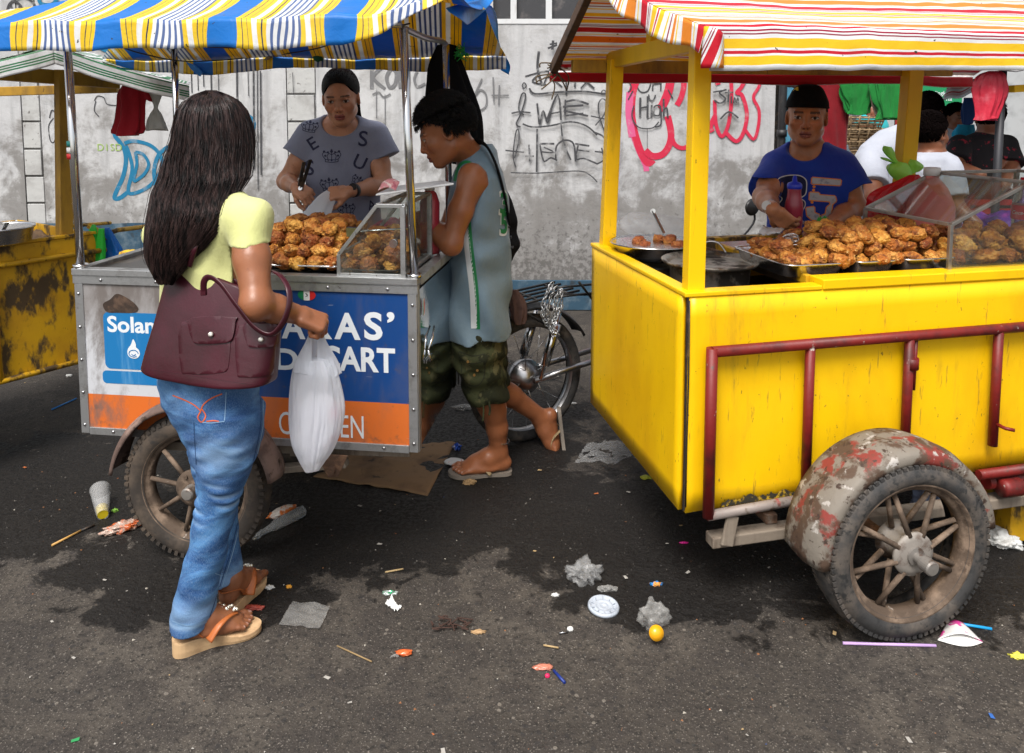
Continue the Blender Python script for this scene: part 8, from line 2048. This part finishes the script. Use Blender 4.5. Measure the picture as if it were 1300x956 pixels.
# sign boards and street buildings
sgn=thing('shop_sign','green shop sign with small white words above a yellow and red board','sign',P(1190,135,9.0)); 
a=P(1140,136,9.0);b2=P(1222,112,9.0); mb=MB(); mb.bb(a.x,9.0,a.z,b2.x,9.05,b2.z+.25); gs_=mb.build('sign_board',mat('green sign paint',(.01,.24,.09),.5),sgn,world=True)
for txt,px,py,w_ in (('ang lingkod',1192,119,.30),('masarap na',1190,127,.34)):
    t=fit2d(text2d(txt,1,.01),w=w_); p=P(px,py,8.99); mesh_obj('lettering',[(p.x+x,8.995,p.z+y) for x,y in t[0]],t[1],sg_w,gs_,world=False); 
for o in gs_.children: 
    o.data.transform((wm(sgn)).inverted())
a=P(1138,142,9.0);b2=P(1222,137,9.0); mb=MB(); mb.bb(a.x,9.0,a.z,b2.x,9.04,b2.z); mb.build('sign_board',mat('yellow sign paint',(.75,.52,.02),.5),sgn,world=True)
a=P(1138,166,9.0);b2=P(1222,142.5,9.0); mb=MB(); mb.bb(a.x,9.0,a.z,b2.x,9.04,b2.z); mb.build('sign_board',mat('red sign paint',(.50,.03,.025),.5),sgn,world=True)
mb=MB(); 
for x in (a.x+.06,b2.x-.06): mb.bb(x-.03,9.06,0,x+.03,9.12,2.2)
mb.build('sign_post',M['darkiron'],sgn,world=True)
def building(x0,x1,y,h,col,label,seed):
    t=thing('street_building',label,'building',((x0+x1)/2,y,0)); mb=MB(); mb.bb(x0,y,0,x1,y+6,h); mb.build('wall',mat('wall '+label[:12],col,.9,0,[(tuple(q*.6 for q in col),3,.45,.7,None,.6)],[(10,.3,.01)]),t,world=True)
    r=random.Random(seed); nx_=int((x1-x0)/2)
    for fl in range(1,int(h/3)):
        for i in range(nx_):
            x=x0+.6+i*(x1-x0-.6)/nx_; mb=MB(); mb.bb(x,y-.02,fl*3+.3,x+1.1,y-.001,fl*3+1.7); w_=mb.build('window',M['darkiron'],t,world=True); mb=MB(); mb.bb(x-.06,y-.05,fl*3+.24,x+1.16,y-.021,fl*3+.299); mb.build('sill',M['white'],w_)
            w_.children[0].data.transform(wm(t).inverted())
    for i in range(max(1,nx_//2)):
        x=x0+.5+i*(x1-x0)/max(1,nx_//2); mb=MB(); v,f_,_=grid(lambda u,v:(x+3*u,y-1.4*(1-v),2.3+.5*v+.03*math.sin(u*40)),40,3); mb.add(v,f_,True); mb.build('awning',mat('awning %d'%r.randrange(1000),r.choice([(.1,.25,.45),(.45,.1,.08),(.3,.3,.3),(.05,.25,.12)]),.6),t,world=True,solid=.02)
        mb=MB(); mb.bb(x+.2,y-.03,.05,x+2.4,y-.004,2.2); mb.build('shutter',M['darkiron'],t,world=True)
building(2.4,9,13.5,7,(.42,.44,.46),'pale grey street building across the market',1)
building(9.2,16,12,9,(.45,.36,.25),'tan street building farther right across the market',2)
# street goods between
for k,(px,Y,col,lb_) in enumerate(((1098,6.6,(.45,.50,.55),'pale water jug crate under the wicker basket table'),)):
    pass
wj=thing('water_bottle','clear pale blue water bottle standing near the yellow wooden table','bottle',(P(1072,200,6.2).x,6.2,.0))
mb=MB(); mb.bb(-.14,-.14,0,.14,.14,.92); mb.build('stand',M['wood'],wj); mb=MB(); mb.lathe([(0,.92),(.07,.92),(.075,.95),(.075,1.12),(.03,1.19),(.025,1.22),(0,1.22)],(0,0,0),20); mb.build('bottle_body',mat('pale blue plastic',(.40,.52,.62),.15),wj)
# ================================================================ litter on the asphalt
cl=thin_plastic('clear crinkled film',(.60,.60,.60),.24,.12,7,.45,.1); cl2=thin_plastic('cloudy film',(.50,.49,.47),.34,.22,7,.5,.3)
def gp(px,py,z=.004): p=G(px,py); return Vector((p.x,p.y,gz(p.x,p.y)+z))
def sheet(name,pxs,m,label,cat,amp=.008,z=.008,th=0,n=16,freq=6,group=None):
    q=[gp(a,b,z) for a,b in pxs]; return quadsheet(name,q,m,label,cat,amp,th,n,n,freq,group=group)
def crump(name,px,py,rx,ry,rz,m,label,cat,seed=0,rough=.7,freq=2.6):
    c=gp(px,py,rz*.5); o=lump(name,c,(rx,ry,rz),m,seed,rough,freq,4); tag(o,label,cat); return o
def rod(name,a,b,r_,m,label,cat,z=.005):
    mb=MB(); mb.tube([gp(*a,z),gp(*b,z)],r_,8); tag(mb.build(name,m,None),label,cat)
W_=mat('white litter paper',(.66,.66,.64),.8,0,[((.35,.33,.3),20,.5,.7,None,.5)])
sheet('plastic_bag',[(354,795),(405,803),(420,772),(372,765)],cl2,'flat square clear bag near the woman sandals','litter',.007,n=24,freq=3)
sheet('plastic_bag',[(730,588),(815,592),(800,560),(742,570)],cl,'torn clear bag on the road beside the yellow cart','litter',.03)
sheet('cardboard_mat',[(398,606),(543,629),(578,563),(455,568)],cbd,'soggy brown cardboard lying under the right end of the blue cart','cardboard',.012,.006,.005,24,5)
crump('plastic_bag',741,735,.050,.045,.034,cl,'crumpled clear bag left of the round lid','litter',2)
crump('plastic_tube',771,750,.030,.012,.010,cl2,'short clear tube of plastic touching the round lid','litter',5,.4)
# round container lid
ld=mat('milky round lid',(.42,.46,.52),.35,0,[((.30,.33,.38),20,.5,.7)],coat=.2); mb=MB(); mb.lathe([(0,.004),(.008,.004),(.010,.007),(.014,.004),(.022,.005),(.026,.009),(.030,.005),(.036,.005),(.041,.010),(.045,.011),(.048,.006),(.048,0),(0,0)],(0,0,0),36)
for k in range(10): a=2*math.pi*k/10; mb.bar((.028*math.cos(a),.028*math.sin(a),.0075),(.040*math.cos(a),.040*math.sin(a),.0095),.003,.002)
o=mb.build('container_lid',ld,None); o.location=gp(766,774,.004); o.rotation_euler=(.06,.05,.3); tag(o,'round milky plastic lid lying on the road','lid')
# yellow cup in a clear bag
cc=gp(829,806,.02); yb=thing('plastic_bag','clear bag holding a yellow cup of sauce on the road','litter',gp(829,806,0))
pxloft('bag_film',[(781,829,13,2.24),(790,829,17,2.22),(802,830,15,2.20),(815,830,12,2.19),(822,830,7,2.185)],2.2,cl2,yb,.5,6,.2,2)
lump('bag_film',gp(830,797,.034),(.042,.030,.044),cl2,3,.55,2.2,4,yb); mb=MB(); mb.lathe([(0,0),(.016,0),(.020,.028),(.021,.030),(0,.030)],(0,0,0),24,Matrix(((1,0,0),(0,.5,-.85),(0,.85,.5)))); o=mb.build('cup',mat('yellow orange sauce cup',(.75,.35,.01),.3,coat=.3),yb); o.location=wm(yb).inverted()@gp(831,812,.022)
# cup with yellow bottom, left
cu=thing('plastic_cup','clear plastic cup with yellow dregs left of the blue cart wheel','cup',gp(130,655,0))
a=gp(131,662,.018);b_=gp(128,640,.05); mb=MB(); dd=(b_-a); mb.tube([a,a+dd*.5,b_,b_+dd*.05],[.020,.028,.035,.037],24,cap=False); mb.build('cup_wall',cl,cu,world=True,solid=.001)
mb=MB(); mb.tube([a+dd*.02,a+dd*.28],[.018,.022],18); mb.build('dregs',mat('yellow dregs',(.72,.55,.02),.3),cu,world=True)
crump('leaf_scrap',146,651,.010,.008,.006,mat('green scrap',(.15,.32,.03),.5),'tiny green scrap beside the clear plastic cup','litter',3)
rod('bamboo_skewer',(66,695),(103,677),.004,mat('bamboo',(.50,.28,.08),.6),'bamboo stick with a blackened end on the road','stick'); rod('charred_tip',(103,677),(120,670),.0045,M['darkiron'],'blackened end piece of the bamboo stick','stick')
of=mat('orange greasy film',(.42,.30,.24),.2,0,[((.52,.11,.03),24,.46,.56),((.16,.10,.08),18,.56,.66)],[(26,1.0,.01)],coat=.5)
c=gp(158,673,.012); o=lump('snack_wrapper',(0,0,0),(.065,.026,.016),of,4,.6,3.2,4); o.location=c; o.rotation_euler=(0,0,.62); tag(o,'greasy orange stained wrapper against the blue cart wheel','litter')
# paper boat with orange sauce + clear bottle
o=lump('food_tray',(0,0,0),(.055,.022,.018),mat('paper tray with orange sauce',(.55,.50,.45),.4,0,[((.50,.13,.02),20,.46,.54),((.20,.06,.02),18,.58,.66)],[(40,.8,.006)]),6,.3,2.5,4); o.location=gp(360,657,.02); o.rotation_euler=(0,0,.7); tag(o,'paper food tray smeared with orange sauce right of the cart wheel','litter')
a=gp(322,687,.016); b_=gp(386,655,.020); mb=MB(); d=b_-a; mb.tube([a,a+d*.10,a+d*.12,a+d*.32,a+d*.42,a+d*.97,b_],[.012,.012,.009,.012,.020,.021,.016],18); tag(mb.build('plastic_bottle',mat('clear dirty bottle',(.75,.77,.78),.1,0,trans=.85,ior=1.2),None),'clear plastic bottle lying by the sauce smeared tray','bottle')
crump('wrapper',322,773,.028,.010,.006,mat('red plastic scrap',(.35,.06,.04),.4),'small reddish wrapper scrap next to the sandal toe','litter',7)
crump('paper_scrap',342,746,.012,.009,.005,W_,'white scrap between the cart wheel and the flat clear bag','litter',3)
crump('food_scrap',367,746,.008,.005,.005,mat('orange scrap',(.6,.28,.03),.5),'orange crumb right of the small white scrap','litter',1)
crump('candy_wrapper',495,754,.020,.008,.007,mat('green silver wrapper',(.5,.55,.52),.2,.5,[((.02,.3,.12),18,.5,.55)]),'green and silver candy wrapper above the white paper scrap','litter',5)
sheet('paper_scrap',[(488,768),(501,779),(510,774),(497,760)],W_,'curled white paper scrap on the open road','litter',.012)
mb=MB(); r=random.Random(2); c=gp(570,798,.008)
for k in range(14):
    p=c+Vector((r.uniform(-.05,.05),r.uniform(-.02,.02),r.uniform(0,.008))); mb.tube(catmull([p,p+Vector((r.uniform(-.03,.03),r.uniform(-.02,.02),.004)),p+Vector((r.uniform(-.05,.05),r.uniform(-.03,.03),0))],3),.002,5)
tag(mb.build('root_tangle',mat('brown roots',(.05,.025,.018),.9),None),'tangle of thin brown roots on the road','twigs')
crump('peel',607,803,.020,.008,.005,mat('pale brown peel',(.38,.24,.12),.7),'pale brown peel right of the root tangle','litter',2,.5)
rod('straw_stalk',(428,822),(472,842),.002,mat('dry stalk',(.28,.19,.09),.8),'thin dry stalk lying near the lower left of the orange sachet','stick')
rod('wood_splinter',(489,728),(512,724),.0028,mat('pale wood',(.42,.30,.15),.7),'pale wooden splinter above the green candy wrapper','stick')
s_=thing('sauce_sachet','orange sauce sachet with a clear twisted end','litter',gp(515,830,0)); o=lump('sachet_body',gp(513,831,.008),(.022,.011,.007),mat('orange sauce film',(.62,.12,.03),.2,0,[((.7,.4,.25),30,.55,.65)],coat=.4),3,.4,3,3,s_)
pxloft('sachet_end',[(808,533,6,2.19),(818,529,7,2.17),(826,521,3,2.15)],2.15,cl2,s_,.3,4,.1,1)
sheet('sachet_tail',[(495,838),(506,836),(507,832),(497,834)],cl2,'flat clear tail of torn film left of the orange sachet','litter',.003)
crump('paper_scrap',705,757,.011,.006,.005,W_,'white scrap left of the crumpled clear bag','litter',9)
crump('plug',724,800,.009,.007,.007,W_,'white plastic plug lying below the round lid','litter',4,.2); rod('wire_pin',(710,806),(721,804),.0025,M['steel'],'short grey pin beside the white plastic plug','litter')
rod('twig',(690,821),(709,824),.0025,mat('tan twig',(.40,.28,.14),.8),'short tan twig above the pinkish sachet','stick')
crump('sauce_sachet',690,848,.026,.010,.006,mat('pinkish film',(.50,.18,.12),.25,coat=.3),'pinkish orange sachet near the lower edge of the road','litter',6,.4)
crump('berry',695,859,.007,.006,.006,mat('pink bead',(.6,.02,.10),.4),'pink bead beside the dark blue strip','litter',1,.1)
rod('blue_strip',(703,853),(717,868),.004,mat('dark blue plastic strip',(.01,.03,.20),.4),'dark blue plastic strip by the pink bead','litter')
crump('candy_wrapper',833,743,.018,.009,.006,mat('orange blue wrapper',(.6,.25,.05),.3,0,[((.02,.2,.5),30,.5,.54),((.6,.6,.6),40,.58,.62)]),'orange and blue candy wrapper in the wet patch','litter',2)
crump('wrapper',868,690,.016,.004,.004,mat('magenta film',(.65,.02,.25),.4),'thin magenta wrapper on the wet patch by the yellow cart','litter',2,.3)
crump('wrapper',684,552,.022,.010,.006,mat('bright magenta film',(.6,.01,.35),.4),'bright magenta wrapper behind the jersey man','litter',3,.4)
crump('cigarette_end',727,512,.022,.006,.006,W_,'white stub on the road near the motorcycle wheel','litter',3,.1)
crump('paper_scrap',589,519,.05,.02,.014,cl2,'crumpled pale film under the end of the blue cart','litter',8)
crump('wrapper',580,571,.016,.013,.016,mat('blue foil',(.02,.08,.45),.25,.4,[((.5,.5,.55),30,.5,.6)]),'crumpled blue foil on the wet cardboard edge','litter',8)
dc=thing('paper_cup_lid','white paper dish with red print by the flip flop toe','litter',gp(578,588,0)); o=lump('dish',gp(577,590,.012),(.045,.030,.010),mat('white dish with print',(.60,.60,.60),.5,0,[((.5,.08,.03),30,.58,.62)]),2,.15,2,3,dc)
crump('peel',596,614,.022,.012,.012,mat('tan crumb',(.30,.19,.09),.8),'tan crumb at the corner of the brown cardboard','litter',12)
crump('leaf_scrap',820,607,.020,.014,.006,mat('yellow green scrap',(.35,.36,.03),.6),'yellow green scrap beside the yellow cart end','litter',5)
rod('drinking_straw',(1070,819),(1188,822),.0042,mat('lilac straw',(.55,.36,.66),.4),'lilac drinking straw lying below the yellow cart wheel','straw')
rod('drinking_straw',(1204,792),(1259,802),.0042,mat('bright blue straw',(.01,.28,.60),.4),'bright blue drinking straw right of the yellow cart wheel','straw')
pc_=thing('paper_cone','white paper cone with pink print right of the yellow cart wheel','litter',gp(1218,812,0)); pcm=mat('printed paper cone',(.66,.64,.62),.6,0,[((.62,.05,.28),12,.50,.53),((.65,.20,.03),15,.60,.63)])
a=gp(1195,800,.012); 
def cone_(u,v): t=math.pi*(1.0*u); e=gp(1248,818,.004); e2=gp(1190,814,.004); p=(e2*(1-u)+e*u)+Vector((0,0,.022*math.sin(t))); q=gp(1212,796,.010); return p*(1-v)+(q+Vector((.05*(u-.5),0,.01*math.sin(t))))*v
mb=MB(); v,f_,_=grid(cone_,16,8); mb.add(v,f_,True); mb.build('cone_paper',pcm,pc_,world=True,solid=.001)
mb=MB(); v,f_,_=grid(lambda u,v:(gp(1190,814,.003)*(1-u)+gp(1248,818,.003)*u)+Vector((0,(-.022+.044*v)*math.sin(math.pi*u),.001+.012*v*math.sin(math.pi*u))),14,4); mb.add(v,f_,True); mb.build('cone_mouth',W_,pc_,world=True)
crump('wrapper',1292,834,.02,.012,.006,mat('lemon film',(.65,.60,.08),.4),'lemon yellow wrapper at the right edge of the road','litter',2)
o=crump('plastic_bag',1192,706,.055,.05,.06,thin_plastic('blue white film',(.35,.42,.62),.85,.3,20,.8),'pale blue plastic bag seen through the wheel of the yellow cart','litter',4,.35)
bl=G(1192,722); o.location=Vector((.12,.30,.0))
crump('plastic_bag',1272,690,.05,.05,.03,W_,'white rag of plastic behind the yellow cart wheel at right','litter',14,.5)
rod('drinking_straw',(66,521),(97,507),.004,mat('blue straw',(.02,.18,.50),.4),'blue straw on the dark road under the grimy cart','straw')
crump('paper_scrap',88,478,.016,.010,.006,W_,'white fleck on the road below the grimy cart','litter',4)
crump('paper_scrap',477,580,.04,.02,.016,cl2,'cloudy plastic scrap under the sign of the blue cart','litter',4)
# small uncounted bits
V=[];F=[];mi=[];r=random.Random(77)
for k in range(170):
    y=1.7+3.0*r.random()**1.3; x=(r.random()*2-1)*.66*y; s=r.choice([.002,.003,.003,.004,.006,.009]); a=r.random()*6.28; z=gz(x,y)+.003; n=len(V)
    for dx,dy in ((-1,-.5),(1,-.5),(1.1,.5),(-.8,.6)): V.append((x+(dx*math.cos(a)-dy*math.sin(a))*s,y+(dx*math.sin(a)+dy*math.cos(a))*s,z+r.uniform(0,.002)))
    F.append((n,n+1,n+2,n+3)); mi.append(r.choices([0,1,2,3,4],[7,3,2,1,1])[0])
o=mesh_obj('litter_specks',V,F,[mat('dirty pale fleck',(.34,.32,.29),.8),mat('tan fleck',(.40,.28,.14),.8),mat('rust fleck',(.35,.10,.03),.7),mat('green fleck',(.03,.25,.08),.6),mat('blue fleck',(.03,.12,.40),.6)],midx=mi); tag(o,'tiny paper and food flecks trodden into the asphalt','flecks',kind='stuff')
o=lump('sack',(3.05,3.6,.16),(.22,.2,.16),mat('orange sack',(.55,.20,.02),.7),3,.15); tag(o,'dark orange sack on the ground beyond the yellow cart wheel','sack')
b_=thing('wooden_box','grimy orange yellow box on the ground at the right edge','box',(1.78,2.62,0),.1); mb=MB(); mb.bb(-.05,0,0.01,.6,.35,.27); mb.build('box_body',M['yold'],b_,bevel=.004); mb=MB(); mb.bb(-.06,-.01,.271,.61,.36,.29); mb.build('box_lid',M['ybeam'],b_,bevel=.004)
